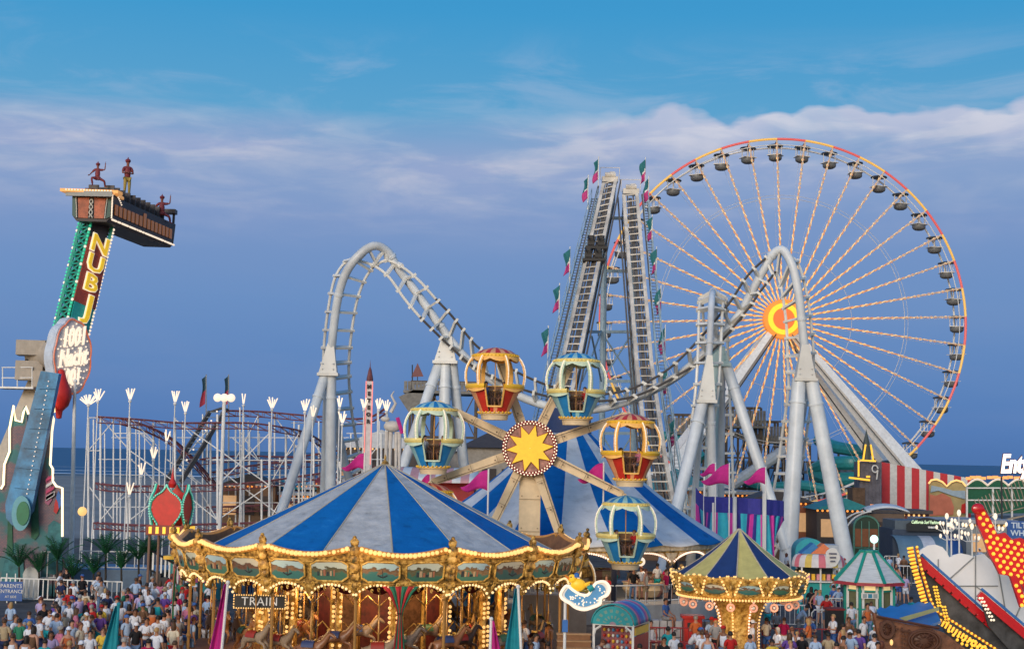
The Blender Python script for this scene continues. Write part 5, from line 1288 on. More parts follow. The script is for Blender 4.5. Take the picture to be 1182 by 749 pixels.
def figure(px, py, D, kind, label, s=1.6, col=(.16, .035, .03), rz=0):
    """painted carved figure: turban, robe, raised arm"""
    p = PY(px, py, D); m1 = mat('figure_red', (.20, .03, .04), .6, var=.3); m2 = mat('figure_skin', (.22, .07, .05), .6); m3 = mat('figure_gold', (.35, .25, .05), .6)
    D_ = proto('dance' if kind else 'folded'); t = thing('figure', label, 'statue', p, 'carved figures on the gondola', rz); t.scale = (s,) * 3
    o = bpy.data.objects.new('body', D_['body']); COL.objects.link(o); o.parent = t; setm(o, [m2, m1, EYE, LIP])
    o = bpy.data.objects.new('robe', D_['shirt']); COL.objects.link(o); o.parent = t; setm(o, [m1])
    o = bpy.data.objects.new('trousers', D_['trousers']); COL.objects.link(o); o.parent = t; setm(o, [m1 if kind else m3])
    zt = -.36 if kind else 0; tb = MB(); tb.sph((0, 0, 1.72 + zt), .13, 0, 10, 6, (1, 1, .75)); tb.tube([(0, 0, 1.8 + zt), (0, 0, 1.9 + zt)], [.04, .01], 6); tb2 = tb.build('turban', m1); tb2.parent = t
    return t
GB0 = gpt(0, 0, 1.0)
figure(112, 216, AD + .9, True, 'crimson carved figure with one arm raised on the near end of the gondola', 1.0, rz=.3)
figure(146, 229, AD + 4.4, False, 'red robed carved figure standing upright at the middle of the gondola', 1.35, rz=.5)
figure(186, 258, AD + 9.2, True, 'crimson carved figure with one arm raised at the far end of the gondola', 1.25, rz=.2)
# pivot medallion
MC = PY(83, 412, AD - .9)
mp_ = [((1 + .06 * abs(math.sin(a * 4.5))) * 1.30 * math.cos(a), (1 + .06 * abs(math.sin(a * 4.5))) * 2.2 * math.sin(a)) for a in [2 * PI * i / 60 for i in range(60)]]
b = MB(); b.prism([(x * .98, y * .98) for x, y in mp_], MC - n_ * .75, p_, up, .75, 0); b.build('medallion', mat('medallion_blueish', (.55, .62, .72), .5, dirt=.1), rd, smooth=False)
b = MB(); b.prism([(x * .93, y * .93) for x, y in mp_], MC, p_, up, .06); med = b.build('medallion_face', mat('medallion_face', (.60, .58, .60), .5), rd, smooth=False)
b = MB(); b.tube([MC + n_ * .10 + p_ * x * .93 + up * y * .93 for x, y in mp_], .045, 6, 0, closed=True); b.build('medallion_edge', mat('red_neon', (.5, .14, .08), .4, emit=.25, ecol=(1, .22, .08)), med)
for i, (tx, dy, sz) in enumerate((('1001', 1.10, 1.5), ('Nacht', -.05, 1.4), ('001', -1.2, 1.3))):
    text_mesh('lit_letters', tx, sz, BULBW, med, MC + n_ * .14 + up * dy, (p_ + up * .18), up, .05, bold=.03, italic=.15, xs=.56)
b = MB()
for i in range(90):
    a = 2.4 * i; r_ = math.sqrt(i / 90); b.sph(MC + n_ * .13 + p_ * 1.1 * r_ * math.cos(a) + up * 1.95 * r_ * math.sin(a), .05, 0, 5, 4)
b.build('face_bulbs', BULBW, med)
# pivot housing, counterweights, platform rail
b = MB(); c = PY(58, 410, AD); b.tube([c - V((0, 0, 0)) + n_ * -1.2, c + n_ * 1.0], .9, 16, 0); b.box(PY(37, 402, AD), (1.6, 1.6, .85), .2); b.box(PY(35, 428, AD), (1.5, 1.5, 1.1), .2); b.tube([PY(45, 395, AD), PY(45, 435, AD)], .42, 12); b.tube([PY(30, 420, AD), PY(52, 420, AD)], .3, 10, 1)
b.box(PY(57, 438, AD), (1.5, 1.6, .9)); b.build('drive_housing', [mat('housing_beige', (.42, .37, .31), .5, dirt=.5), DARK], rd)
b = MB(); z0 = PY(20, 448, AD)
b.box(z0 + V((.1, 0, 0)), (2.2, 1.8, .1))
for x in (3, 20, 37): b.tube([PY(x, 448, AD - .8), PY(x, 424, AD - .8)], .035, 6)
for y in (424, 436): b.tube([PY(2, y, AD - .8), PY(38, y, AD - .8)], .035, 6)
b.build('service_platform', POSTW, rd)
b = MB(); b.bar(PP(-48, AD + 1, 0), PY(50, 445, AD + 1), 1.5, 1.3, side=(1, 0, 0)); b.build('rear_leg', mat('leg_beige', (.50, .45, .38), .5, dirt=.35), rd, smooth=False)
b = MB(); b.prism([(p.x, p.z) for p in [PY(x, y, 79.4) for x, y in ((14, 606), (26, 604), (36, 590), (68, 431), (47, 428), (6, 582), (7, 598))]], (0, 79.4, 0), (1, 0, 0), (0, 0, 1), -.5)
for f in (.15, .3, .45, .6, .75, .9): b.bar(PY(9 + 39 * f, 585 - 152 * f, 79.3), PY(35 + 33 * f, 588 - 155 * f, 79.3), .035, .03, 0)
for i in range(26): t_ = i / 25; b.sph(PY(30 + 26 * t_, 575 - 135 * t_, 79.3), .035, 1, 5, 4)
b.build('front_leg', [mat('leg_blue', (.05, .27, .52), .5, var=.45, scale=1.1, dirt=.5), BULBW], rd, smooth=False)
b = MB(); c = PY(25, 592, 79.2); b.lathe([(0, 0), (.62, .0), (.62, .12), (0, .12)], n=24); b.v = [(c.x + x * .8, c.y - z, c.z + y * 1.5) for x, y, z in b.v]; k0 = len(b.v); b.lathe([(0, 0), (.42, .0), (.42, .06), (0, .06)], n=24, m=1); b.v[k0:] = [(c.x + .12 + x * .8, c.y - .14 - z, c.z + y * 1.5) for x, y, z in b.v[k0:]]; b.build('oval_cap', [mat('cap_teal', (.12, .35, .42), .5), GREEN], rd)
b = MB(); c = PY(69, 458, AD - 1.5); b.lathe([(0, 1.6), (.2, 1.5), (.35, 1.0), (.62, .4), (.66, 0), (.5, -.5), (.2, -.8), (.15, -1.2), (0, -1.25)], c, 16); b.tube([c + V((-.2, -.6, -.2)), c + V((-.1, -.62, -.9))], .09, 6, 1); b.build('turban_ornament', [RED, NEON], rd)
# ---------------------------------------------------------------- castle front
KD = 80.5
kf = thing('painted_castle', 'painted plywood castle front with towers outlined in glowing tube light', 'castle', PP(30, KD, 0))
up_ = [(-12, 700), (-12, 566), (1, 564), (4, 559), (5, 536), (11, 521), (11, 495), (16, 468), (18, 485), (25, 487), (27, 476), (30, 469), (33, 478), (34, 500), (48, 505), (55, 489), (59, 474), (62, 484), (60, 498), (58, 536), (61, 541), (61, 555), (65, 561), (72, 563), (72, 640), (76, 645), (78, 700)]
def flat(pxl, D, th, m, b, z0=None):
    pts = [PY(x, y, D) for x, y in pxl]; b.prism([(p.x, max(0.02, p.z)) for p in pts], (0, D, 0), (1, 0, 0), (0, 0, 1), th, m)
b = MB(); flat(up_, KD, .3, 0, b)
brickm = bpy.data.materials.new('painted_stonework'); brickm.use_nodes = True; t_ = brickm.node_tree; bs = t_.nodes['Principled BSDF']; bs.inputs['Roughness'].default_value = .8
tcn = t_.nodes.new('ShaderNodeTexCoord'); br_ = t_.nodes.new('ShaderNodeTexBrick'); mpn = t_.nodes.new('ShaderNodeMapping'); mpn.inputs['Rotation'].default_value = (PI / 2, 0, 0); t_.links.new(tcn.outputs['Object'], mpn.inputs[0]); t_.links.new(mpn.outputs[0], br_.inputs[0])
br_.inputs['Color1'].default_value = (.17, .12, .15, 1); br_.inputs['Color2'].default_value = (.24, .14, .15, 1); br_.inputs['Mortar'].default_value = (.09, .10, .12, 1); br_.inputs['Scale'].default_value = 3.2; br_.inputs['Mortar Size'].default_value = .03
nn = t_.nodes.new('ShaderNodeTexNoise'); nn.inputs['Scale'].default_value = .8; t_.links.new(tcn.outputs['Object'], nn.inputs[0]); mxn = t_.nodes.new('ShaderNodeMixRGB'); rr2 = t_.nodes.new('ShaderNodeValToRGB'); rr2.color_ramp.elements[0].position = .5; rr2.color_ramp.elements[1].position = .6; t_.links.new(nn.outputs['Fac'], rr2.inputs[0]); t_.links.new(rr2.outputs[0], mxn.inputs[0]); t_.links.new(br_.outputs[0], mxn.inputs[1]); mxn.inputs[2].default_value = (.05, .16, .17, 1); t_.links.new(mxn.outputs[0], bs.inputs['Base Color'])
kb = b.build('castle_board', brickm, kf, smooth=False)
b = MB()
for (x0, y0, x1, y1, m) in ((36, 560, 45, 620, 0), (52, 548, 60, 580, 1), (40, 520, 47, 560, 2), (30, 530, 36, 560, 3), (64, 566, 71, 585, 4), (62, 575, 68, 590, 5), (8, 585, 15, 640, 0), (52, 600, 72, 660, 3), (0, 640, 28, 670, 3)):
    flat([(x0, y1), (x0 + (x1 - x0) * .2, y0 + 6), ((x0 + x1) / 2, y0), (x1 - 1, y0 + 5), (x1, y1 - 3), ((x0 + x1) / 2, y1 + 3)][::-1], KD - .34 - .01 * m, .03, m, b)
b.build('painted_scenery', [mat('mural_green', (.03, .12, .07), .7, var=.3), mat('mural_rose', (.35, .12, .20), .7), mat('mural_violet', (.12, .10, .22), .7), mat('mural_teal', (.04, .17, .19), .7, var=.3), mat('mural_blue', (.05, .15, .42), .7), mat('mural_red', (.45, .04, .04), .7)], kb, smooth=False)
b = MB(); b.prism([(0, 0), (.45, .3), (.45, .55), (0, .25)], PY(53, 578, KD - .45), (1, 0, 0), (0, 0, 1), .03)
for i in range(4): b.prism([(0, 0), (.42, .28), (.42, .45), (0, .17)], PY(53, 577 - i * 7, KD - .45), (1, 0, 0), (0, 0, 1), .03, i % 2)
b.build('striped_flag', [mat('mural_white', (.6, .6, .6), .7), mat('mural_pink', (.5, .06, .15), .7)], kb, smooth=False)
for nm_, seg in (('l', up_[2:13]), ('r', up_[15:24] + [(72, 619)])):
    b = MB(); P_l = [PY(x, y, KD - .45) for x, y in seg]; b.tube(P_l, .065, 6); b.build('tube_light', mat('warm_neon', (1, .85, .6), .4, var=0, emit=1.5, ecol=(1, .78, .45)), kb)
# ---------------------------------------------------------------- artificial palms
PLM = mat('palm_leaf', (.014, .10, .035), .5, var=.6, scale=3); PTR = mat('palm_trunk', (.035, .03, .025), .8)
def palm(px, ytop, D, k):
    t = thing('palm_tree', k, 'palm', PP(px, D, 0), 'artificial palms along the fence'); top = PY(px, ytop + 34, D); base = V((top.x, D, 0))
    b = MB(); b.tube([base, base.lerp(top, .5) + V((.05, 0, 0)), top], [.07, .06, .05], 7); b.build('trunk', PTR, t)
    b = MB()
    for i in range(15):
        a = 2 * PI * i / 15 + R.random(); L = R.uniform(1.3, 2.0); el_ = R.uniform(.85, 1.5); d = V((math.cos(a) * math.cos(el_), math.sin(a) * math.cos(el_), math.sin(el_))); 
        mid = []
        for j in range(11):
            s = j / 10; mid.append(top + d * L * s - V((0, 0, .35 * s * s * L)) + V((math.cos(a), math.sin(a), 0)) * .2 * s)
        sd_ = V((-math.sin(a), math.cos(a), 0))
        b.tube(mid, .02, 4)
        for j in range(1, 11):
            for q in (-1, 1):
                p = mid[j - 1].lerp(mid[j], .4); w_ = .26 * math.sin(PI * (j + .5) / 12) + .07
                tip = p + sd_ * q * w_ + (mid[j] - mid[j - 1]) * 1.9 - V((0, 0, .05 * R.random())); b.add([p, p + (mid[j] - mid[j - 1]) * .45, tip], [(0, 1, 2)])
    b.build('frond', PLM, t, smooth=False)
for i, (x, y) in enumerate(((22, 620), (45, 626), (66, 612), (84, 632), (108, 628), (122, 606), (140, 622), (160, 612), (174, 608))):
    palm(x, y, 78.5 + .3 * (i % 3), 'dark green artificial palm on a thin trunk, %s' % ['leftmost, over the blue sign', 'second from left, beside the white arch', 'third from left, tall one at castle corner', 'fourth from left, low and bushy', 'fifth from left, over the fence', 'sixth from left, tallest of the row', 'seventh from left, left of the blue ramp', 'second from right, under the red onion dome', 'rightmost, leaning toward the red onion dome'][i])
# fences, ramp, stairs
def picket(name, pts, h, label, cat='fence', step=.28, top=WHITE, z=0.0, zb=None, pr=.022):
    t = thing(name, label, cat, (pts[0].x, pts[0].y, z)); b = MB(); c = MB()
    for i in range(len(pts) - 1):
        a, e = V(pts[i]), V(pts[i + 1]); n = max(1, int((e - a).length / step))
        for zz in (h, .12): c.bar(a + V((0, 0, zz)), e + V((0, 0, zz)), .07, .06)
        for j in range(n + 1):
            p = a.lerp(e, j / n); b.bar(p + V((0, 0, .1)), p + V((0, 0, h)), .06 if step < .5 else .05, .03)
    b.build('pickets', WHITE if top is WHITE or step < .5 else top, t, smooth=False); c.build('rail', top, t, smooth=False); return t
picket('picket_fence', [PP(46, 80, .9), PP(70, 80.3, .9)], 1.5, 'white picket fence behind the second palm')
picket('queue_railing', [PP(0, 78, 0), PP(60, 77.6, 0), PP(140, 77, 0)], 1.15, 'low white railing along the front of the palms', step=.26)
b = MB(); flat([(27, 690), (27, 662), (30, 656), (36, 653), (42, 656), (45, 662), (45, 690)], 79.4, .1, 0, b); tag(b.build('arched_door', mat('door_white', (.45, .46, .45), .6, dirt=.3), smooth=False), 'grey white arched door panel beside the blue sign', 'door')
sg = thing('entrance_sign', 'blue sign with white letters hanging on the railing at far left', 'sign', PP(13, 76.6, 0))
c = PY(13, 682, 76.6); b = MB(); b.box(c, (1.15, .06, .98)); b.build('sign_board', mat('sign_blue', (.03, .10, .32), .5), sg, smooth=False)
for i, (tx, s) in enumerate((('PARENTS', .27), ('ENTRANCE', .25), ('AT SIDE', .17))): text_mesh('lettering', tx, s, WHITE, sg, c + V((0, -.05, .26 - .27 * i)), (1, 0, 0), (0, 0, 1), .005)
b = MB(); b.bar(PP(8, 76.65, 0), PP(8, 76.65, 1.5), .05); b.bar(PP(18, 76.65, 0), PP(18, 76.65, 1.5), .05); b.build('sign_post', WHITE, sg)
b = MB(); b.box((XatZ(80, 84, 1) + 1.5, 85.5, .62), (9.2, 4, 1.24)); o = b.build('ramp_deck', mat('deck_blue', (.16, .25, .36), .6, dirt=.3)); tag(o, 'blue grey raised ride deck behind the palms', 'deck')
picket('deck_railing', [PP(92, 83.4, 1.25), PP(176, 83.4, 1.25)], 1.0, 'white railing along the blue ride deck', step=.5)
x0 = XatZ(177, 80, 2); 
for q, dd, wh in ((0, 0, 'near'), (1, 3.0, 'far')):
    a = V((x0 + .9 * q, 79 + dd, 1.6)); e = V((x0 + 3.0 + .9 * q, 77.5 + dd, .3)); t = thing('stair_railing', 'black handrail with white pickets on the exit stairs, %s side' % wh, 'railing', (a.x, a.y, 0), 'exit stair railings'); b = MB(); c = MB()
    for zz in (1.1, .1): b.bar(a + V((0, 0, zz)), e + V((0, 0, zz)), .09, .09)
    b.bar(a, a + V((0, 0, 1.2)), .1); b.bar(e - V((0, 0, .3)), e + V((0, 0, 1.2)), .1)
    for j in range(1, 12): p = a.lerp(e, j / 12); c.bar(p + V((0, 0, .15)), p + V((0, 0, 1.08)), .09, .04)
    b.build('handrail', BLACK, t, smooth=False); c.build('pickets', WHITE, t, smooth=False)
b = MB()
for i in range(7): b.box((x0 + .6 + .42 * i, 79.6 - .2 * i, (1.5 - .2 * i) / 2), (.44, 2.6, 1.5 - .2 * i))
tag(b.build('stairs', mat('stair_dark', (.05, .045, .045), .7), smooth=False), 'dark exit stairs leading down from the ride deck', 'stairs')
# onion dome sign booth
OD = 76.0; oc = PP(190, OD, 0); oc = V((oc.x, OD, 0))
ob_ = thing('onion_dome_booth', 'red onion dome sign outlined in green on a yellow lit box above posts', 'booth', oc)
rzd = math.radians(-6)
onion = [(-.62, 0), (-.62, .12), (-.98, .55), (-1.18, 1.0), (-1.08, 1.45), (-.75, 1.80), (-.35, 2.02), (-.12, 2.25), (0, 2.45), (.12, 2.25), (.35, 2.02), (.75, 1.80), (1.08, 1.45), (1.18, 1.0), (.98, .55), (.62, .12), (.62, 0)]
ONR = mat('onion_red', (.52, .010, .010), .35, var=.2, scale=2, emit=.06, ecol=(1, .03, .02))
zb_ = 4.15
for k in range(4):
    a = rzd + k * PI / 2; ux = V((math.cos(a), math.sin(a), 0)); nz = V((math.sin(a), -math.cos(a), 0)); o0 = oc + nz * .72 + V((.15, 0, zb_))
    sc_ = .70
    b = MB(); b.prism([(x * sc_, z * .84) for x, z in onion], o0, ux, V((0, 0, 1)), .08); pnl = b.build('dome_panel', ONR, ob_, smooth=False)
    b = MB(); b.tube([o0 + nz * .10 + ux * x * sc_ * 1.02 + V((0, 0, z * .84)) for x, z in onion], .05, 7, 0)
    for x, z in cr(onion, 3): b.sph(o0 + nz * .17 + ux * x * sc_ * 1.05 + V((0, 0, z * .84)), .045, 1, 5, 4)
    b.build('dome_outline', [mat('outline_green', (.05, .42, .30), .4), mat('aqua_bulb', (.3, .8, .6), .4, var=0, emit=.25, ecol=(.2, .8, .55))], pnl)
    b = MB(); b.bar(o0 - ux * .95 + nz * .2 + V((0, 0, -.22)), o0 + ux * .95 + nz * .2 + V((0, 0, -.22)), .50, .10, side=V((0, 0, 1))); bx_ = b.build('sign_box', mat('box_dark_red', (.22, .04, .03), .5), ob_, smooth=False)
    b = MB()
    for i in range(5 if k % 2 == 0 else 9):
        n5 = 5 if k % 2 == 0 else 9; x = -.72 + 1.44 * i / (n5 - 1); b.box(o0 + nz * .28 + ux * x + V((0, 0, -.22)), (.15, .05, .34), rz=a)
    b.build('lit_panel', mat('amber_panel', (.9, .5, .05), .4, var=0, emit=.85, ecol=(1, .58, .06)), bx_, smooth=False)
b = MB(); b.lathe([(.0, zb_ + 3.0), (.04, zb_ + 2.7), (.10, zb_ + 2.35), (.22, zb_ + 2.1), (.14, zb_ + 1.9)], oc + V((.15, 0, 0)), 10); b.build('spire', RED, ob_)
b = MB()
for sx in (-1, 1):
    for sy in (-1, 1): x, y = rot2((sx * .7, sy * .7), rzd); b.tube([(oc.x + x, oc.y + y, 0), (oc.x + x, oc.y + y, zb_)], .07, 8)
b.build('post', mat('post_brown', (.22, .13, .09), .6), ob_)
b = MB(); b.box((oc.x + .7, OD + 4, 1.15), (2.4, 1.6, 2.3)); b.box((oc.x + .7, OD + 3.1, 2.35), (2.7, 2.0, .18), m=1); b.box((oc.x + .7, OD + 3.1, 1.5), (1.9, .12, 1.0), m=2)
tag(b.build('booth', [mat('booth_teal', (.03, .36, .36), .5), YEL, mat('booth_pink', (.50, .10, .28), .5)], smooth=False), 'small teal and pink booth behind the onion dome posts', 'booth')
# ---------------------------------------------------------------- closed banners in the foreground
def banner(px0, y0, px1, D, m, side, wtop, wbot, label, polem=WHITE):
    p = PY(px0, y0, D); q = PY(px1, 760, D); q = q + (q - p) * .28; t = thing('banner', label, 'banner', V((q.x, D, 0)), 'furled banners on white poles')
    b = MB(); b.tube([q, p], .045, 7); b.sph(p, .07); b.build('flag_pole', polem, t)
    b = MB(); b.grid(lambda u, v: p.lerp(q, v) + V((side * u * (wtop + (wbot - wtop) * min(1, v * 1.15)) + side * .03, .10 * math.sin(u * 11 + v * 2) * (u), -.05)), 16, 10); o = b.build('cloth', m, t); o.modifiers.new('t', 'SOLIDIFY').thickness = .015
TEALC = mat('teal_cloth', (.01, .24, .30), .8, var=.15)
banner(137, 697, 133, 47, TEALC, -1, .05, .55, 'furled teal banner in front of the left crowd', TEALC)
banner(263, 672, 255, 46, MAGENTA, -1, .05, .45, 'furled magenta banner at the left end of the carousel')
banner(598, 677, 602, 46.5, TEALC, -1, .05, .62, 'furled teal banner at the right end of the carousel')
banner(567, 714, 565.5, 46, MAGENTA, 1, .06, .40, 'furled magenta banner with short pole right of centre')
# TRAIN sign seen through the carousel
sg = thing('train_sign', 'black hanging sign with white letters and bulb border among the brass carousel poles', 'sign', PP(300, 53.2, 2.6))
c = PY(300, 694, 53.2); b = MB(); b.box(c, (1.86, .08, .48)); b.build('sign_board', BLACK, sg, smooth=False)
text_mesh('lettering', 'TRAIN', .42, mat('lit_white', (.6, .6, .6), .5, emit=.18, ecol=(1, .95, .9)), sg, c + V((0, -.06, 0)), (1, 0, 0), (0, 0, 1), .01, spacing=1.1)
b = MB()
for i in range(22):
    for s in (-1, 1): b.sph(c + V((-.91 + i * .0866, -.06, s * .23)), .028, 0, 5, 4)
for i in range(5):
    for s in (-1, 1): b.sph(c + V((s * .92, -.06, -.18 + i * .09)), .028, 0, 5, 4)
b.build('bulb_border', BULB, sg)
b = MB(); b.tube([c + V((-.8, .03, .2)), c + V((-.8, .03, 3.74 - c.z))], .02, 5); b.tube([c + V((.8, .03, .2)), c + V((.8, .03, 3.74 - c.z))], .02, 5); b.build('hanger_rod', DARK, sg)
# ---------------------------------------------------------------- small gilded carousel with navy and yellow top
C2 = V((XatZ(853, 60, 3), 60, 0))
s2 = thing('small_carousel', 'small gilded ride with navy and yellow striped top and bulb-lit flared column', 'carousel', C2)
NVY = mat('navy_stripe', (.012, .04, .15), .75, var=.15, bump=.15); YLS = mat('yellow_stripe', (.52, .46, .16), .75, var=.12, bump=.15)
c2c = canopy(s2, C2, 12, math.radians(-11), (.03, 5.22), (2.45, 3.42), [YLS, NVY, seamm], conc=.05, sagk=.02)
b = MB()
def c2p(a, z, o=0): return cpos(C2, a, 2.42 + (z - 2.6) * .30 + o, z)
c2top = lambda a: 3.42 + .10 * abs(math.sin(a * 6))
b.grid(lambda u, v: c2p(u * 2 * PI, 2.62 + (c2top(u * 2 * PI) - 2.62) * v, .03 * math.sin(v * 8)), 96, 6); co = b.build('rounding_board', GOLD3, s2); co.modifiers.new('t', 'SOLIDIFY').thickness = .06
for k in range(12):
    a0 = 2 * PI * k / 12
    b = MB(); n = 20; el_ = [(a0 + .20 * math.cos(t) / 1, 3.03 + .22 * math.sin(t)) for t in [2 * PI * i / n for i in range(n)]]
    ct_ = c2p(a0, 3.03, .10); pts = [c2p(a, z, .07) for a, z in el_]
    b.add([ct_] + pts, [(0, i + 1, (i + 1) % n + 1) for i in range(n)]); pn = b.build('painting', PAINTS[k % 4], co)
    b = MB(); b.tube([c2p(a, z, .10) for a, z in el_], .035, 5, closed=True); b.sph(c2p(a0 + PI / 12, 3.12, .06), .12, 0, 8, 5); b.tube([c2p(a0 + PI / 12 + .02 * math.sin(i), 2.75 + .1 * i, .08) for i in range(7)], .03, 5); b.build('picture_frame', GOLD2, co)
b = MB()
for i in range(130):
    a = 2 * PI * i / 130; b.sph(c2p(a, 2.62, .07), .05, 0, 5, 4)
for k in range(12):
    for s in (-1, 1):
        for i in range(5): b.sph(c2p(2 * PI * (k + .5) / 12 + s * (.05 + .02 * i), 2.85 + .12 * i, .10), .055, 0, 5, 4)
    for i in range(7): b.sph(c2p(2 * PI * k / 12 + .1 * (i - 3), c2top(2 * PI * k / 12 + .1 * (i - 3)) + .03, .06), .04, 0, 5, 4)
b.build('bulb_string', BULB, s2)
b = MB(); b.lathe([(1.35, 2.7), (1.05, 2.35), (.82, 1.9), (.74, 1.4), (.74, .9), (.85, .5), (1.2, .3), (2.3, .3), (2.3, 0)], C2, 24); b.lathe([(1.1, 2.5), (1.2, 2.55), (2.4, 2.62)], C2, 24); b.build('flared_column', GOLD3, s2)
b = MB()
for k in range(8):
    a = 2 * PI * k / 8 + .35
    for i in range(17):
        z = .55 + i * .125; r_ = .78 + max(0, z - 1.5) ** 2 * .42
        b.sph(cpos(C2, a, r_ + .05, z), .045, 0 if k % 2 else 1, 5, 4)
b.build('column_bulbs', [BULB, mat('pinkish_bulb', (1, .7, .6), .4, var=0, emit=1.2, ecol=(1, .55, .40))], s2)
for k, a in enumerate([2 * PI * q / 16 + .1 for q in range(16)]):
    p = cpos(C2, a, 2.25, 2.32); b = MB(); b.tube([p + V((0, 0, .3)), p + V((0, 0, .14))], .015, 4, 1)
    b.tube([p + V((.13 * math.cos(t), 0, .13 * math.sin(t))) for t in [2 * PI * i / 12 for i in range(12)]], .045, 6, 0, closed=True); b.sph(p, .06, 1, 6, 4); b.build('hanging_ring', [mat('ring_coral', (.75, .35, .25), .5, emit=.2, ecol=(1, .5, .3)), WHITE], s2)
lamp(cpos(C2, -.4, 3.1, 2.0), 25); lamp(cpos(C2, .5, 3.1, 2.0), 25)
# ---------------------------------------------------------------- green ticket kiosk
KC = V((XatZ(1003, 72, 2), 72, 0)); kk = thing('kiosk', 'octagonal green kiosk with white shingled roof and green ribs', 'kiosk', KC)
SHG = noisy_mat('white_shingles', [(.35, (.42, .46, .48)), (.6, (.55, .58, .60))], 2, stretch=(1, 1, 8), rough=.8, bump=.3)
KG = mat('kiosk_green', (.01, .26, .20), .45, var=.1)
NK = 8; off = -PI / 8 - .20
def kp(k, r, z): return cpos(KC, off + 2 * PI * k / NK, r, z)
b = MB(); g = MB(); r_ = MB()
for k in range(NK):
    b.add([kp(k, .42, 3.72), kp(k + 1, .42, 3.72), kp(k + 1, 1.68, 2.36), kp(k, 1.68, 2.36)], [(0, 1, 2, 3)])
    g.bar(kp(k, .40, 3.78), kp(k, 1.76, 2.34), .14, .07); g.bar(kp(k, .45, 3.76), kp(k + 1, .45, 3.76), .10); r_.bar(kp(k, 1.72, 2.28), kp(k + 1, 1.72, 2.28), .09, .14)
g.lathe([(0, 3.85), (.40, 3.78)], KC, 8); b.build('roof', SHG, kk, smooth=False); g.build('roof_rib', KG, kk, smooth=False); r_.build('eave_trim', mat('eave_red', (.35, .03, .05), .5), kk, smooth=False)
for k in range(NK):
    b = MB(); b.bar(kp(k, 1.22, 0), kp(k, 1.22, 2.25), .13, .13); b.build('post', KG, kk, smooth=False)
    b = MB(); b.bar(kp(k, 1.20, .5), kp(k + 1, 1.20, .5), .04, 1.0, 0, side=V((0, 0, 1)) if False else None); 
    p, q = kp(k, 1.18, 0), kp(k + 1, 1.18, 0)
    b = MB(); b.add([p, q, q + V((0, 0, 1.05)), p + V((0, 0, 1.05))], [(0, 1, 2, 3)]); b.add([p + V((0, 0, 1.95)), q + V((0, 0, 1.95)), q + V((0, 0, 2.3)), p + V((0, 0, 2.3))], [(0, 1, 2, 3)], 1); b.bar(p + V((0, 0, 1.07)), q + V((0, 0, 1.07)), .12, .05); b.bar(p + V((0, 0, 1.93)), q + V((0, 0, 1.93)), .07, .05)
    for f in (.16, .84): m_ = p.lerp(q, f); b.bar(m_ + (m_ - KC) * .03, m_ + (m_ - KC) * .03 + V((0, 0, 2.2)), .08, .03, 2)
    wl = b.build('wall_panel', [KG, mat('lit_cream', (.8, .6, .3), .5, emit=.55, ecol=(1, .70, .32)), WHITE], kk, smooth=False); wl.modifiers.new('t', 'SOLIDIFY').thickness = .03
    p, q = kp(k, 1.12, 1.1), kp(k + 1, 1.12, 1.1); b = MB(); b.add([p, q, q + V((0, 0, .85)), p + V((0, 0, .85))], [(0, 1, 2, 3)]); b.build('window', mat('window_olive', (.14, .15, .08), .2), kk, smooth=False)
f0 = (kp(0, 1.30, 1.72) + kp(1, 1.30, 1.72)) / 2
b = MB(); b.box(f0, (.82, .05, .26)); 
for i, m_ in ((-1, 1), (0, 2), (1, 1)): b.box(f0 + V((i * .25, -.035, 0)), (.19, .02, .19), m=m_)
b.build('notice_board', [WHITE, mat('notice_grey', (.28, .34, .36), .6), mat('notice_blue', (.03, .22, .35), .6)], kk, smooth=False)
globe_light(1009, 622, 75.0, .21, 'bright bluish white lamp glowing just above the green kiosk roof', mat('cool_bulb', (.8, 1, .95), .4, var=0, emit=1.3, ecol=(.55, 1, .88)), heads=1, pr=.05)
# ---------------------------------------------------------------- candy striped kiosk and arch
ck = thing('candy_kiosk', 'small stand with rounded pink, yellow and white striped awning', 'stand', PP(945, 88, 0)); c = PP(944, 88, 0); c.y = 88
b = MB()
def aw(u, v):
    a = -PI * .95 + u * PI * .9 + PI / 2 - .0; r_ = 1.15 + .42 * math.sin(v * PI / 2)
    return V((c.x + r_ * 1.02 * math.sin((u - .5) * 2.9), c.y - r_ * .8 * math.cos((u - .5) * 2.9), 2.62 - .75 * v + .18 * math.sin(v * PI)))
b.grid(aw, 44, 5, mf=lambda i, j: (0, 1, 0, 2)[(i // 4) % 4]); b.add([V((c.x - 1.1, c.y + .9, 2.6)), V((c.x + 1.1, c.y + .9, 2.6)), V((c.x + 1.1, c.y - .8, 2.64)), V((c.x - 1.1, c.y - .8, 2.64))], [(0, 1, 2, 3)])
b.build('awning', [mat('awn_white', (.62, .60, .60), .7), mat('awn_pink', (.60, .16, .20), .7), mat('awn_yellow', (.62, .45, .10), .7)], ck)
for s, m_, wd in ((-1, mat('gable_blue', (.03, .18, .42), .6), 0), (1, mat('gable_orange', (.70, .20, .08), .6), .3)):
    b = MB(); b.prism([(-.75, 0), (.75, 0), (0, .62)], (c.x - .35 + .55 * (s > 0), c.y - .5 - .2 * (s > 0), 2.62), (1, 0, 0), (0, 0, 1), -1.0); b.build('gable', m_, ck, smooth=False)
b = MB()
for sx in (-1, 0, 1): b.bar((c.x + sx * 1.1, c.y - .75, 0), (c.x + sx * 1.1, c.y - .75, 2.3), .09)
for sx in (-1, 1): b.bar((c.x + sx * 1.1, c.y + .8, 0), (c.x + sx * 1.1, c.y + .8, 2.5), .09)
b.build('post', WHITE, ck, smooth=False)
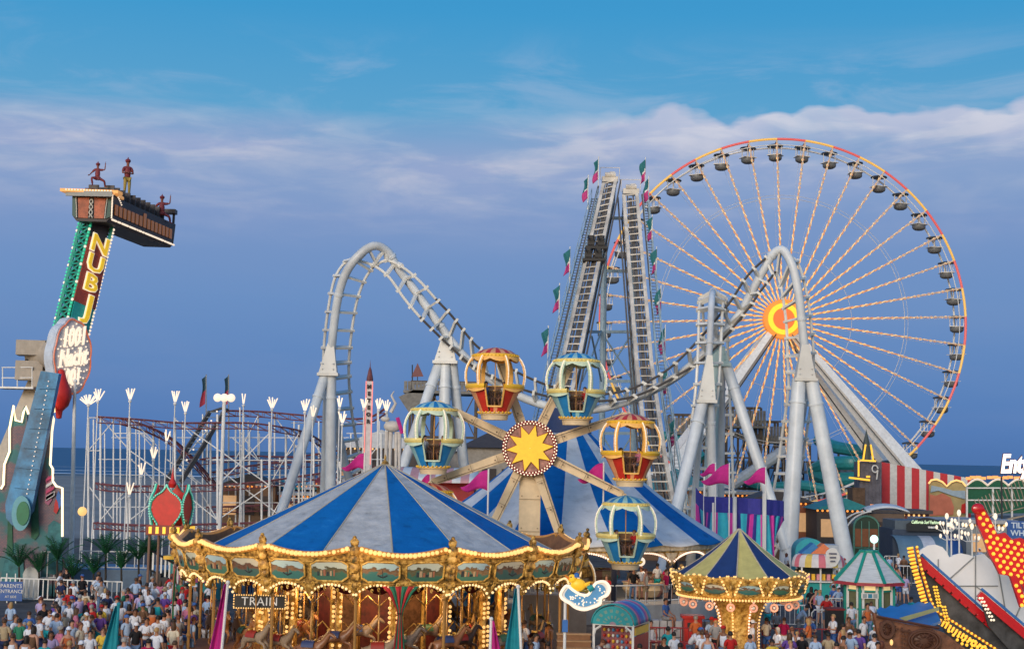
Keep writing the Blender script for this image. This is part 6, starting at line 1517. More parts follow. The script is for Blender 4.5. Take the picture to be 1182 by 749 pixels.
b = MB(); b.box((c.x, c.y + .1, .5), (2.2, 1.6, 1.0)); b.box((c.x, c.y + .85, 1.6), (2.2, .06, 1.4), m=1); b.box((c.x, c.y, 1.03), (2.4, 1.9, .07), m=2)
for i in range(7): b.box((c.x - .9 + .3 * i, c.y - .1, 1.25), (.2, .2, .35), m=3 + i % 2)
b.build('counter', [TEAL, mat('back_dark', (.04, .06, .06)), WHITE, YEL, mat('goods_pink', (.7, .3, .35))], ck, smooth=False)
b = MB(); p = PY(961, 643, 86.8); b.prism([(.42 * math.cos(t) * (1 + .08 * math.cos(5 * t)), .55 * math.sin(t)) for t in [2 * PI * i / 30 for i in range(30)]], p, (1, 0, 0), (0, 0, 1), -.05)
for i in range(3): b.box(p + V((0, -.08, .22 - .22 * i)), (.45 - .08 * i, .02, .09), m=1)
b.build('price_sign', [WHITE, mat('sign_grey', (.12, .12, .16))], ck, smooth=False)
ar = thing('arch_booth', 'turquoise arched booth front behind the candy striped stand', 'booth', PP(930, 97, 0)); b = MB(); a0 = PP(930, 97, 0); a0.y = 97
o_ = [(-.95, 0), (-.95, 2.3)] + [(.95 * math.cos(t), 2.3 + .8 * math.sin(t)) for t in [PI - PI * i / 14 for i in range(1, 15)]] + [(.95, 0)]
b.prism(o_[::-1], a0, (1, 0, 0), (0, 0, 1), 1.4); b.prism([(x * .78, z * .93) for x, z in o_][::-1], a0 + V((0, -.06, 0)), (1, 0, 0), (0, 0, 1), .06, 1); b.box(a0 + V((.1, -.12, 2.5)), (.3, .06, .9), m=2)
b.build('arch_front', [mat('arch_teal', (.03, .36, .42), .5), mat('arch_blue', (.10, .20, .34), .6), WHITE], ar, smooth=False); b = MB(); b.box(a0 + V((1.5, .3, 1.35)), (1.1, 1.6, 2.6)); b.build('side_wall', mat('arch_pale', (.42, .46, .50), .6), ar, smooth=False)
# ---------------------------------------------------------------- rainbow barrel-roof cart
rk = thing('popcorn_cart', 'small white cart with rainbow striped barrel roof', 'cart', PP(712, 52.5, 0)); rc_ = PP(707, 52.5, 0); rc_.y = 52.5
ang = math.radians(-33); ux = V((math.cos(ang + .0), math.sin(ang), 0)); uy = V((-math.sin(ang), math.cos(ang), 0))   # ux across the front, uy along the barrel
ux = V((.93, -.36, 0)); uy = V((.36, .93, 0)) * 1.0
HWd, LN = .72, 2.1
def rp(x, y, z): return rc_ + ux * x + uy * y + V((0, 0, z))
BANDS = [mat('band_teal', (.02, .30, .34), .6), mat('band_pink', (.62, .18, .26), .6), mat('band_violet', (.28, .08, .34), .6), mat('band_blue', (.03, .16, .48), .6), mat('band_sky', (.10, .36, .60), .6)]
sq = [0, 0, 1, 2, 3, 3, 4, 2, 1, 0, 4]
b = MB(); b.grid(lambda u, v: rp(-math.cos(PI * v) * HWd * 1.08, -.05 + LN * u, 2.18 + .68 * math.sin(PI * v)), 11, 14, mf=lambda i, j: sq[i % 11]); ro = b.build('roof', BANDS, rk); ro.modifiers.new('t', 'SOLIDIFY').thickness = .04
b = MB()
for q in range(6):
    r0, r1 = q / 6, (q + 1) / 6
    for i in range(16):
        t0, t1 = PI * i / 16, PI * (i + 1) / 16
        b.add([rp(-math.cos(t) * HWd * 1.04 * r, -.08 if e == 0 else LN - .1, 2.18 + .64 * r * math.sin(t)) for (r, t, e) in ((r0, t0, 0), (r1, t0, 0), (r1, t1, 0), (r0, t1, 0))], [(0, 1, 2, 3)], [1, 0, 5, 0, 5, 0][q] if i % 2 or q % 2 else 0)
b.build('gable_rings', BANDS + [mat('ring_dull', (.16, .30, .26), .6)], rk)
b = MB()
for x in (-HWd, HWd):
    for y in (0, LN - .1): b.bar(rp(x, y, 0), rp(x, y, 2.2), .08, .08)
b.bar(rp(-HWd, 0, 2.18), rp(HWd, 0, 2.18), .08); b.bar(rp(HWd, 0, 2.18), rp(HWd, LN - .1, 2.18), .08); b.bar(rp(-HWd, 0, 2.18), rp(-HWd, LN - .1, 2.18), .08)
for s in (-1, 1): b.tube([rp(s * HWd, -.02, 1.75), rp(s * HWd * .9, -.02, 1.98), rp(s * HWd * .62, -.02, 2.12)], .04, 5)
b.build('frame_post', WHITE, rk, smooth=False)
b = MB(); b.add([rp(-HWd, .9, .2), rp(HWd, .9, .2), rp(HWd, .9, 2.15), rp(-HWd, .9, 2.15)], [(0, 1, 2, 3)])
for r_ in range(6):
    for i in range(8): b.sph(rp(-.58 + .165 * i, .82, .9 + .2 * r_), .065, 1 + (i + r_) % 4, 5, 4)
b.box(rp(0, .4, .45), (1.3, .8, .9), rz=math.atan2(ux.y, ux.x), m=5); b.build('goods_shelf', [mat('shelf_rose', (.30, .10, .12)), RED, YEL, WHITE, SKYB, WHITE], rk, smooth=False)
b = MB(); b.bar(rp(HWd + .03, .15, 1.95), rp(HWd + .03, LN - .25, 1.95), .04, .26, 0, side=ux); b.bar(rp(HWd + .02, .1, 1.4), rp(HWd + .02, LN - .2, 1.4), .03, .75, 1, side=ux); b.bar(rp(HWd + .03, .1, .7), rp(HWd + .03, LN - .2, .7), .03, .5, 2, side=ux); b.build('side_board', [YEL, mat('poster_red', (.5, .07, .05)), mat('poster_blue', (.05, .16, .40))], rk, smooth=False)
# ---------------------------------------------------------------- cloud sign with the yellow bird
cs = thing('cloud_sign', 'cloud shaped blue sign edged in white bulbs with a yellow bird on top', 'sign', PP(657, 48, 0)); c = PY(675, 686, 48)
cl = [(-.80, .08), (-.62, .30), (-.40, .16), (-.15, .02), (.10, .02), (.22, .20), (.38, .42), (.66, .45), (.82, .25), (.74, .02), (.55, -.08), (.50, -.28), (.25, -.40), (-.02, -.48), (-.30, -.42), (-.50, -.28), (-.66, -.20), (-.80, -.08)]
cl = cr(cl, 4, True)
b = MB(); b.prism(cl[::-1], c, (1, 0, 0), (0, 0, 1), .12); b.build('cloud_board', WHITE, cs, smooth=False)
b = MB(); b.prism([(x * .80, y * .76) for x, y in cl][::-1], c + V((0, -.13, 0)), (1, 0, 0), (0, 0, 1), .02); b.build('cloud_face', SKYB, cs, smooth=False)
b = MB(); b.tube([c + V((x * .96, -.17, y * .96)) for x, y in cl], .05, 6, closed=True); b.build('tube_light', BULBW, cs)
b = MB()
for i in range(60):
    x, y = R.uniform(-.55, .62), R.uniform(-.34, .30)
    if (y < .02 - .10 * abs(x) or x > .35) and y > -.36 + .3 * abs(x + .1) * .8: b.sph(c + V((x, -.17, y)), .026, 0, 5, 4)
b.build('face_bulbs', BULBW, cs)
b = MB(); b.sph(c + V((-.22, -.15, .32)), .20, 0, 12, 8, (1.2, .5, 1)); b.sph(c + V((-.42, -.18, .52)), .14, 0, 12, 8, (1, .6, 1)); b.tube([c + V((-.52, -.2, .52)), c + V((-.66, -.2, .62))], [.06, .02], 6, 1); b.tube([c + V((0, -.15, .30)), c + V((.16, -.15, .42))], [.09, .02], 6); b.sph(c + V((-.46, -.26, .57)), .025, 2, 6, 4); b.lathe([(0, .16), (.08, .12), (.10, 0), (0, 0)], c + V((-.28, -.18, .56)), 10, 3)
b.tube([c + V((.10, -.2, .18)), c + V((.26, -.2, .28))], [.12, .08], 8, 4); b.build('bird_figure', [mat('bird_yellow', (.95, .55, .03), .4, emit=.25, ecol=(1, .55, .03)), mat('beak_orange', (.8, .25, .03)), BLACK, BLUE, TEAL], cs)
b = MB(); b.tube([V((c.x - .62, 48.1, 0)), V((c.x - .62, 48.1, c.z + .2))], .05, 8); b.box((c.x - .62, 48.0, c.z - 1.0), (.18, .12, .38), m=1); b.build('sign_post', [WHITE, BLUE], cs)
# ---------------------------------------------------------------- steps and railing beside the big carousel
b = MB(); sx0, sx1 = XatZ(643, 53, 1), XatZ(681, 53, 1)
for i in range(8): b.box(((sx0 + sx1) / 2, 50.6 + .36 * i, (.35 + .2 * i) / 2), (sx1 - sx0, .37, .35 + .2 * i)); b.box(((sx0 + sx1) / 2, 50.6 + .36 * i - .02, .36 + .2 * i), (sx1 - sx0 + .06, .40, .03), m=1)
tag(b.build('steps', [BROWN, mat('step_tan', (.42, .25, .12), .6)], smooth=False), 'brown wooden steps climbing at the right end of the carousel', 'steps')
b = MB(); c = PP(630, 63, 0); b.box((c.x + .2, 66.5, 1.0), (3.2, 3.0, 2.0)); tag(b.build('loading_deck', mat('loading_tan', (.42, .33, .26), .6, dirt=.3), smooth=False), 'tan raised loading deck behind the right end of the carousel', 'deck')
picket('loading_railing', [PP(612, 64.8, 2.0), PP(652, 64.6, 2.0)], 1.1, 'white railing on the tan loading deck', step=.2)
tr_ = thing('bin', 'green litter bin at the foot of the brown steps', 'bin', PP(668, 53.5, 0)); b = MB(); c = V((tr_.location)); b.lathe([(0, 0), (.30, 0), (.34, 1.0), (.36, 1.02), (.30, 1.2), (0, 1.25)], c + V((.45, 0, 0)), 14); b.build('bin_body', mat('bin_green', (.01, .20, .15)), tr_); b = MB(); b.box(c + V((.45, -.3, 1.08)), (.3, .06, .12)); b.build('bin_flap', DARK, tr_)
# ---------------------------------------------------------------- purple draped enclosure
db = thing('draped_fence', 'navy and pink draped curtain fence on white poles behind the small navy top', 'fence', PP(856, 92, 0))
dx = [(803, 98, 562, 634), (812, 96, 572, 640), (824, 93, 573, 650), (848, 91, 574, 655), (866, 90, 575, 656), (883, 90, 576, 655), (896, 91, 577, 636), (905, 92, 578, 600)]
DP = cr([(a, d, t_, bo) for a, d, t_, bo in dx], 6)
NV2 = mat('drape_navy', (.05, .05, .32), .75, var=.15); PK = mat('drape_pink', (.75, .06, .40), .75, var=.1); CY = mat('drape_cyan', (.05, .50, .62), .75, var=.1); PU = mat('drape_purple', (.10, .03, .25), .75)
b = MB(); n = len(DP) - 1
b.grid(lambda u, v: PY(DP[min(int(u * n), n)][0], DP[min(int(u * n), n)][2] + 18 * v, DP[min(int(u * n), n)][1]) + V((0, -.08 * math.sin(u * 60), 0)), n, 4); o = b.build('top_band', NV2, db)
b = MB(); n2 = n * 3
def dr(u, v):
    t_ = u * n; i = min(int(t_), n - 1); f = t_ - i; q = [DP[i][j] * (1 - f) + DP[i + 1][j] * f for j in range(4)]
    fan = 5 * math.sin(u * 19) * v
    return PY(q[0] + fan, q[2] + 18 + (q[3] - q[2] - 18) * v, q[1]) + V((0, .10 * math.sin(u * 90), 0))
b.grid(dr, n2, 8, mf=lambda i, j: (1, 1, 0, 2, 2, 3, 1, 0, 2, 1, 2, 2)[(i // 4) % 12]); b.build('curtain', [NV2, PK, CY, PU], db)
for px, D, yt in ((813, 96, 548), (823, 93, 580), (848, 90.7, 573), (882, 89.8, 569)):
    b = MB(); t_ = PY(px, yt, D); b.tube([V((t_.x, D - .1, 0)), V((t_.x, D - .1, t_.z))], .13 if px > 840 else .07, 8); b.build('post', WHITE, db)
for px, py, D, wd, wh in ((842, 534, 86.5, 1.35, 'tallest, left of the draped fence poles'), (826, 534, 91, .8, 'leftmost of the three over the draped fence'), (884, 538, 88, 1.1, 'rightmost of the three over the draped fence'), (421, 522, 70, .85, 'behind the left slope of the big carousel canopy'), (564, 541, 66, 1.0, 'in front of the striped tent, left of the star hub'), (697, 533, 70, 1.0, 'wavy one on the striped tent, right of the star hub'), (497, 547, 70, .6, 'small one below the left blue gondola')):
    t = thing('pennant_flag', 'magenta pointed pennant, ' + wh, 'flag', PP(px, D, 0), 'magenta pennants'); p = PY(px, py, D); b = MB(); b.tube([V((p.x, D, 0 if px > 800 else p.z - 2.2)), p], .04, 6); b.build('flag_pole', WHITE, t)
    b = MB(); b.grid(lambda u, v: p + V((-wd * u * 1.25, .18 * math.sin(5 * u), -.05 - .75 * wd * u + .12 * math.sin(6 * u) - v * wd * .95 * (1 - u) ** .8)), 10, 4); o = b.build('pennant', MAGENTA, t); o.modifiers.new('t', 'SOLIDIFY').thickness = .015
# ---------------------------------------------------------------- red and white striped hall
hw = thing('striped_hall', 'large hall wall of broad red and white vertical stripes beyond the wheel leg', 'building', PP(1060, 150, 0)); b = MB()
RS = mat('stripe_red', (.50, .03, .04), .6, var=.08); WS = mat('stripe_white', (.62, .62, .60), .6, dirt=.15)
x = 1017.5; i = 0
while x < 1120:
    x2 = min(1120, x + (9.2 if i % 2 == 0 else 8.2) * (1 - .0012 * (x - 1017)));
    ty = lambda q: 533 + (q - 1017) * .185
    pts = [PY(x, 598, 150), PY(x2, 598, 150), PY(x2, ty(x2), 150), PY(x, ty(x), 150)]; b.prism([(p.x, p.z) for p in pts], (0, 150 + (x - 1017) * .0, 0), (1, 0, 0), (0, 0, 1), .2, i % 2); x = x2; i += 1
b.build('striped_wall', [RS, WS], hw, smooth=False)
b = MB(); p, q = PP(1016, 151, 0), PP(1121, 151, 0); b.box(((p.x + q.x) / 2, 154, 1.4), (q.x - p.x, 6, 2.8)); b.box(((p.x + q.x) / 2, 154, 3.6), (q.x - p.x - .3, 5.6, 1.6)); b.build('base_wall', mat('hall_base', (.10, .08, .07), .8, dirt=.4), hw, smooth=False)
b = MB(); ml = thing('mural', 'painted mural board with salmon cliffs under scalloped lit top', 'mural', PP(1093, 146, 0))
pts = [(1072, 602), (1115, 600), (1115, 562), (1111, 557), (1104, 555), (1098, 557), (1093, 562), (1088, 557), (1081, 554), (1075, 555), (1072, 559)]
flat(pts, 147, .2, 0, b); b.build('board', mat('mural_sand', (.42, .34, .16), .7, var=.3, scale=.5), ml, smooth=False)
b = MB(); flat([(1073, 595), (1100, 594), (1101, 585), (1097, 574), (1088, 569), (1080, 572), (1073, 570)], 146.7, .06, 0, b); flat([(1074, 568), (1083, 566), (1100, 572), (1114, 576), (1114, 566), (1100, 566), (1090, 563), (1075, 560)], 146.6, .06, 1, b); flat([(1072, 602), (1115, 600), (1115, 596), (1072, 597)], 146.5, .06, 2, b); flat([(1109, 592), (1115, 592), (1115, 580), (1110, 582)], 146.4, .06, 3, b)
b.build('painted_scene', [mat('mural_salmon', (.50, .16, .10), .7, var=.2, scale=.6), mat('mural_sky', (.30, .40, .48), .7), mat('mural_lilac', (.42, .38, .42), .7), RED], ml, smooth=False)
b = MB(); b.tube([PY(x, y - 1, 146.4) for x, y in pts[2:]], .10, 5); b.build('tube_light', BULB, ml)
# green covered stand with scalloped lights
gs = thing('green_stand', 'long dark green stand with scalloped lit roof edge at the right', 'building', PP(1150, 140, 0)); b = MB()
scal = []
for k in range(4):
    x0_ = 1116 + 24 * k
    for i in range(9): scal.append((x0_ + 3 * i, 560 - 7 * math.sin(PI * i / 8)))
flat([(1116, 592), (1212, 592)] + scal[::-1], 140, .3, 0, b); b.build('back_wall', mat('stand_green', (.01, .10, .05), .7, var=.2), gs, smooth=False)
b = MB(); b.tube([PY(x, y, 139.7) for x, y in scal], .10, 5); b.build('scallop_trim', mat('trim_pale', (.7, .6, .5), .5, emit=.35, ecol=(1, .8, .6)), gs)
b = MB()
for x in (1116, 1146, 1168, 1190): b.bar(PY(x, 562, 139.6), PY(x, 600, 139.6), .16)
for y in (563, 577): b.bar(PY(1116, y, 139.5), PY(1210, y, 139.5), .12)
b.build('white_frame', WHITE, gs, smooth=False)
b = MB()
for i in range(15): b.box(PY(1117 + 6.2 * i + R.uniform(-1, 1), 552 - 1.5 * abs(math.sin(i)), 141), (.5, .12, .28))
b.build('roof_lights', mat('orange_light', (.8, .35, .12), .4, var=0, emit=.7, ecol=(1, .38, .10)), gs, smooth=False)
b = MB()
for i in range(14):
    p = PY(1133 + 4.2 * i, 596 - 1.2 * i, 128); b.bar(p, p + V((-.6, 0, 1.4 + .05 * i)), .07)
b.bar(PY(1130, 606, 128), PY(1205, 590, 128), .5, .12); b.bar(PY(1130, 598, 128), PY(1205, 580, 128), .08); b.build('stand_fence', mat('fence_tan', (.35, .28, .20), .7), gs, smooth=False)
ns = thing('neon_script', 'white glowing script sign on posts over the green stand', 'sign', PP(1165, 120, 0)); c = PY(1171, 536, 120)
text_mesh('lettering', 'Enty', 2.1, mat('hot_white', (1, 1, .95), .4, var=0, emit=1.2, ecol=(1, .90, .74)), ns, c, (1, 0, .03), (0, 0, 1), .08, bold=.06, italic=.25, xs=.62)
text_mesh('letter_backing', 'Enty', 2.1, mat('script_maroon', (.15, .03, .03)), ns, c + V((0, .15, 0)), (1, 0, .03), (0, 0, 1), .06, bold=.11, italic=.25, xs=.62)
b = MB(); b.bar(c + V((-1.0, .2, -1)), c + V((-1.0, .2, -c.z)), .12); b.bar(c + V((1.0, .2, -1)), c + V((1.0, .2, -c.z)), .12); b.build('sign_post', DARK, ns)
# castle tower with yellow neon
ctw = thing('castle_tower', 'weathered wooden castle tower with pointed turret outlined in yellow neon', 'tower', PP(1000, 143, 0)); b = MB()
TW = mat('tower_grey', (.13, .13, .16), .85, var=.3, scale=2); TB_ = mat('tower_brown', (.13, .08, .05), .85, var=.3)
p = PP(1006, 143, 0); b.box((p.x, 144.5, (PY(1006, 533, 143).z) / 2), (2.1, 2.4, PY(1006, 533, 143).z)); q = PP(994, 142, 0); b.box((q.x, 144, 2.8), (1.2, 2.2, 5.6), m=1)
for i in range(6): b.bar(V((p.x - .9 + .36 * i, 143.25, 1)), V((p.x - .9 + .36 * i, 143.25, PY(1006, 534, 143).z)), .08, .06, m=0)
b.build('tower_wall', [TW, TB_], ctw, smooth=False)
t0 = PY(1003, 532, 143); b = MB(); b.lathe([(.45, 0), (.40, 1.4), (.38, 1.5), (0, 3.1)], t0 + V((0, 1, 0)), 8); b.build('turret', mat('turret_slate', (.06, .08, .08)), ctw)
b = MB()
for s in (-1, 1): b.bar(t0 + V((s * .5, .3, 0)), t0 + V((s * .25, .3, 1.6)), .14, .14)
b.bar(PY(993, 531, 142.7), PY(1011, 532, 142.7), .16); b.bar(PY(991, 531, 142.7), PY(991, 550, 142.7), .14); b.bar(PY(980, 551, 142.6), PY(1004, 554, 142.6), .18); b.bar(PY(1000, 550, 142.6), PY(1004, 550, 142.6), .2)
b.build('neon_outline', mat('amber_neon', (.9, .5, .05), .4, var=0, emit=.8, ecol=(1, .52, .04)), ctw, smooth=False)
b = MB(); b.tube([PY(1010, 546, 142.7) + V((.28 * math.cos(t), 0, .42 + .34 * math.sin(t))) for t in [i * .6 for i in range(11)]] + [PY(1010, 546, 142.7) + V((.16, 0, -.60))], .07, 5); b.build('nine_emblem', WHITE, ctw)
b = MB(); b.bar(PY(1005, 583, 141), PY(1038, 585, 141), .45, .2); b.build('orange_sign', mat('orange_neon', (.9, .3, .08), .4, var=0, emit=.8, ecol=(1, .35, .12)), ctw, smooth=False)
# arched glass booth + white roofed booth
gb_ = thing('glass_booth', 'green framed glass booth with arched top and curved white hoops', 'booth', PP(1000, 118, 0)); c = PP(1000, 118, 0); c.y = 118
b = MB(); o_ = [(-1.0, 0), (-1.0, 2.9)] + [(1.0 * math.cos(t), 2.9 + .9 * math.sin(t)) for t in [PI - PI * i / 10 for i in range(1, 11)]] + [(1.0, 0)]; b.prism(o_[::-1], c, (1, 0, 0), (0, 0, 1), -2.0); b.build('booth_body', mat('booth_green_dark', (.03, .06, .04), .4), gb_, smooth=False)
b = MB(); b.tube([c + V((x, -.08, z)) for x, z in o_], .08, 5)
for x in (-.4, .2): b.bar(c + V((x, -.1, 0)), c + V((x, -.1, 3.4)), .07)
b.bar(c + V((-1, -.1, 1.3)), c + V((1, -.1, 1.3)), .07); b.build('green_frame', mat('frame_green', (.10, .26, .20)), gb_)
b = MB(); b.add([c + V((-.9, -.06, 1.4)), c + V((.9, -.06, 1.4)), c + V((.9, -.06, 2.8)), c + V((-.9, -.06, 2.8))], [(0, 1, 2, 3)]); b.build('glass_pane', mat('pane_brown', (.16, .07, .04), .15, emit=.06, ecol=(1, .4, .2)), gb_)
b = MB()
for q in (0, .55): b.tube([c + V((-2.3 + q + 2.4 * (1 - math.cos(t)), -.3, 2.2 + 2.0 * math.sin(t))) for t in [i * .16 for i in range(10)]], .06, 5)
b.build('hoop', WHITE, gb_)
wb = thing('white_roof_booth', 'stall with curved white roof beside the green glass booth', 'stall', PP(1024, 120, 0)); c = PP(1024, 119, 0); c.y = 119
b = MB(); b.grid(lambda u, v: c + V((-1.9 + 3.4 * u, -1.3 + 2.6 * v, 4.15 + .65 * math.sin(PI * (.15 + .7 * u)) - .5 * abs(v - .5))), 10, 4); o = b.build('roof', mat('roof_white', (.60, .64, .68), .6), wb); o.modifiers.new('t', 'SOLIDIFY').thickness = .08
b = MB(); b.box(c + V((-.2, .5, 2.0)), (3.0, 1.8, 4.0)); b.box(c + V((-.2, -.45, 2.6)), (2.6, .1, 1.5), m=1)
for i in range(6): b.box(c + V((-1.2 + .45 * i, -.52, 2.6 + .25 * (i % 2))), (.22, .05, .4), m=2 + i % 2)
b.build('stall_body', [mat('stall_brown', (.13, .09, .07)), mat('stall_dark', (.04, .03, .03)), mat('goods_pale', (.5, .42, .34)), mat('goods_gold', (.42, .24, .08))], wb, smooth=False)
# blue surf shop
ss = thing('surf_shop', 'dark blue shop with dome awning and green lit script sign', 'shop', PP(1070, 108, 0)); c = PP(1068, 108, 0); c.y = 108
b = MB(); b.box(c + V((.6, 3, 1.6)), (5.4, 4, 3.2)); b.box(c + V((.6, 2.9, 3.5)), (5.0, 3.6, .7), m=1); b.build('shop_wall', [mat('shop_navy', (.03, .05, .09)), mat('shop_slate', (.08, .11, .14))], ss, smooth=False)
b = MB(); b.grid(lambda u, v: c + V((-2.2 + 4.6 * u, -1.4 + 2.6 * v * v, .9 + 1.9 * math.sin(v * PI / 2))), 5, 8, mf=lambda i, j: (0, 0, 1, 0, 2)[i]); o = b.build('awning', [mat('awn_slate', (.10, .18, .26)), mat('awn_pale', (.45, .48, .55)), mat('awn_deep', (.02, .07, .24))], ss); o.modifiers.new('t', 'SOLIDIFY').thickness = .06
b = MB(); b.box(c + V((-.6, -.9, .7)), (2.6, .1, 1.4)); b.build('shop_opening', BLACK, ss, smooth=False)
b = MB(); b.grid(lambda u, v: c + V((-1.2 + 2.9 * u, .6, 3.1 + 1.0 * v * (1 - .5 * (2 * u - 1) ** 2))), 14, 2); b.build('sign_back', mat('sign_black', (.012, .015, .02)), ss); sb_ = c + V((.35, .45, 3.72))
text_mesh('lettering', 'California Surf Fashion', .34, mat('green_neon', (.6, .8, .5), .4, var=0, emit=.45, ecol=(.75, .95, .6)), ss, sb_ + V((-.2, 0, .05)), (1, 0, 0), (0, 0, 1), .02, italic=.2, bold=.006, xs=.66)
text_mesh('lettering', 'THEATER', .17, mat('lit_white', (.8, .8, .8), .5), ss, sb_ + V((.35, 0, -.32)), (1, 0, 0), (0, 0, 1), .02, bold=.01)
# tilt sign
ts = thing('tilt_sign', 'blue sign board with pale capital letters at the right edge', 'sign', PP(1178, 88, 0)); c = PY(1181, 611, 88); b = MB(); b.box(c, (1.9, .1, 1.0)); b.build('sign_board', mat('board_blue', (.03, .10, .32), .5), ts, smooth=False)
for i, tx in enumerate(('TILT-A', 'WHIRL')): text_mesh('lettering', tx, .46, mat('pale_letter', (.55, .65, .75), .5), ts, c + V((-.05, -.07, .23 - .45 * i)), (1, 0, 0), (0, 0, 1), .01, bold=.01)
b = MB(); b.bar(c + V((-.8, .06, -c.z)), c + V((-.8, .06, .4)), .07); b.build('sign_post', DARK, ts)
# candelabra lamps
for px, py, D, wh in ((1107, 603, 84, 'left cluster behind the white scalloped screen'), (1098, 616, 86, 'lower left cluster behind the white screen'), (1149, 607, 84, 'cluster behind the red bulb boards'), (1122, 618, 88, 'small cluster right of the blue shop awning'), (1093, 606, 90, 'cluster beside the dark blue shop sign')):
    c = PY(px, py, D); t = thing('candelabra_lamp', 'white globe cluster lamp, ' + wh, 'lamp', (c.x, D, 0), 'globe cluster lamps'); b = MB(); b.tube([(c.x, D, 0), c], .05, 6); bb_ = MB()
    for i in range(6):
        a = 2 * PI * i / 6; e = c + V((.62 * math.cos(a), .35 * math.sin(a), .12 * (-1) ** i)); b.tube([c - V((0, 0, .3)), c + V((.35 * math.cos(a), .2 * math.sin(a), -.35)), e - V((0, 0, .1))], .025, 4); bb_.sph(e, .10, 0, 8, 6, (.8, .8, 1.3))
    bb_.sph(c + V((0, 0, .55)), .15, 0, 8, 6, (.8, .8, 1.3)); b.tube([c, c + V((0, 0, .5))], .03, 4); b.build('lamp_post', WHITE, t); bb_.build('globe', BULBW, t)
# ---------------------------------------------------------------- foreground ride with bulb-covered boards
fr = thing('wave_ride', 'ride with white scalloped screen, red beams and yellow bulb rows at lower right', 'amusement ride', PP(1110, 60, 0))
def sheetp(name, pxl, D, m, th=.12, parent=fr, lean=0.0):
    b = MB(); pts = [PY(x, y, D) for x, y in pxl]; b.prism([(p.x, p.z) for p in pts], (0, D, 0), (1, 0, 0), (0, 0, 1), th); return b.build(name, m, parent, smooth=False)
scr = [(1052, 641), (1056, 634), (1064, 629), (1073, 628), (1081, 631), (1086, 637), (1089, 643), (1094, 640), (1102, 638), (1112, 640), (1117, 642), (1124, 639), (1134, 639), (1143, 644), (1148, 652), (1156, 655), (1163, 662), (1166, 672), (1176, 676), (1184, 684), (1190, 700), (1190, 760), (1150, 740), (1108, 700)]
scr = [(x + 6, y) for x, y in scr]
sheetp('scalloped_screen', scr[::-1], 63, mat('screen_white', (.82, .83, .84), .6, var=.05, scale=1, dirt=.08))
b = MB()
for p, q in (((1083, 645), (1083, 676)), ((1096, 668), (1124, 643)), ((1126, 641), (1126, 700)), ((1096, 676), (1152, 676)), ((1126, 676), (1160, 700)), ((1160, 740), (1182, 690)), ((1152, 655), (1165, 730))): b.bar(PY(*p, 62.85), PY(*q, 62.85), .045)
b.build('screen_seam', GREYM, fr, smooth=False)
REDG = mat('ride_red', (.50, .012, .02), .25, var=.05, spec=.6); DKG = mat('ride_dark_panel', (.07, .075, .085), .45, var=.5, scale=1.6)
sheetp('dark_skirt', [(1062, 640), (1145, 722), (1200, 765), (1110, 765), (1078, 706), (1064, 670)][::-1], 60.6, DKG)
sheetp('dark_skirt', [(1130, 688), (1200, 742), (1200, 790), (1140, 722)][::-1], 59.6, DKG)
for pts, D in (([(1061, 645), (1146, 721)], 60.2), ([(1130, 685), (1200, 744)], 59.2)):
    b = MB(); p, q = PY(*pts[0], D), PY(*pts[1], D); b.bar(p, q, .20, .26, 0); b.bar(p + V((.09, -.05, .20)), q + V((.09, -.05, .20)), .12, .09, 1)
    n = 9
    for i in range(n): m_ = p.lerp(q, (i + .5) / n); b.box(m_ + V((-.06, -.10, -.16)), (.34, .16, .13), m=0, rot=Matrix.Rotation(.7, 3, 'Y'))
    b.build('red_beam', [REDG, BLUE], fr, smooth=False)
# yellow bulb strip curving down the left side: three rows of lamps on ribbed yellow boards
YB = mat('ribbed_yellow', (.40, .14, .02), .4)
cv_ = cr([(1051, 632), (1055, 652), (1062, 676), (1069, 698), (1078, 711), (1098, 724), (1120, 738), (1148, 756)], 8); C_ = [PY(x, y, 59.6) for x, y in cv_]
b = MB(); bl = MB()
for L_o, wd in ((0, .20), (.24, .12)):
    off_ = []
    for i, p in enumerate(C_):
        d = (C_[min(i + 1, len(C_) - 1)] - C_[max(i - 1, 0)]).normalized(); nn_ = V((d.z, 0, -d.x)) * -1; off_.append(p + nn_ * L_o)
    for i in range(len(off_) - 1): b.bar(off_[i], off_[i + 1], wd, .08)
    for k, u in enumerate(resample(off_, .15 if L_o == 0 else .18)):
        p = at(off_, u)
        d = (at(off_, min(u + .4, len(off_) - 1)) - at(off_, max(u - .4, 0))).normalized(); nn_ = V((d.z, 0, -d.x)) * -1
        if L_o == 0: bl.tube([p - nn_ * .16 + V((0, -.09, 0)), p + nn_ * .08 + V((0, -.09, 0))], .045, 5)
        else: bl.sph(p + V((0, -.1, 0)), .055, 0, 6, 4)
b.build('bulb_board', YB, fr, smooth=False); bl.build('bulb_row', BULBY, fr)
b = MB()
for x0_, y0_ in ((1078, 677), (1088, 700), (1136, 690)):
    for i in range(7):
        for q in range(2):
            if x0_ == 1136: p = PY(x0_ - 5 + i * 2.2 + q * 3, y0_ + i * 4.2, 59.0); b.sph(p, .05, 1, 6, 4)
            else: p = PY(x0_ + i * .8 + q * 3, y0_ + i * 3.6, 60.3); b.sph(p, .05, 0, 6, 4)
for j, (x0_, y0_) in enumerate(((1095, 728), (1105, 738), (1115, 734), (1086, 737))):
    for i in range(9): b.sph(PY(x0_ + 5.5 * i, y0_ + 3.0 * i + 1.5 * (i % 2), 59.1 - .2 * j), .065, 0, 6, 4)
b.build('bulb_cluster', [BULBY, BULBW], fr)
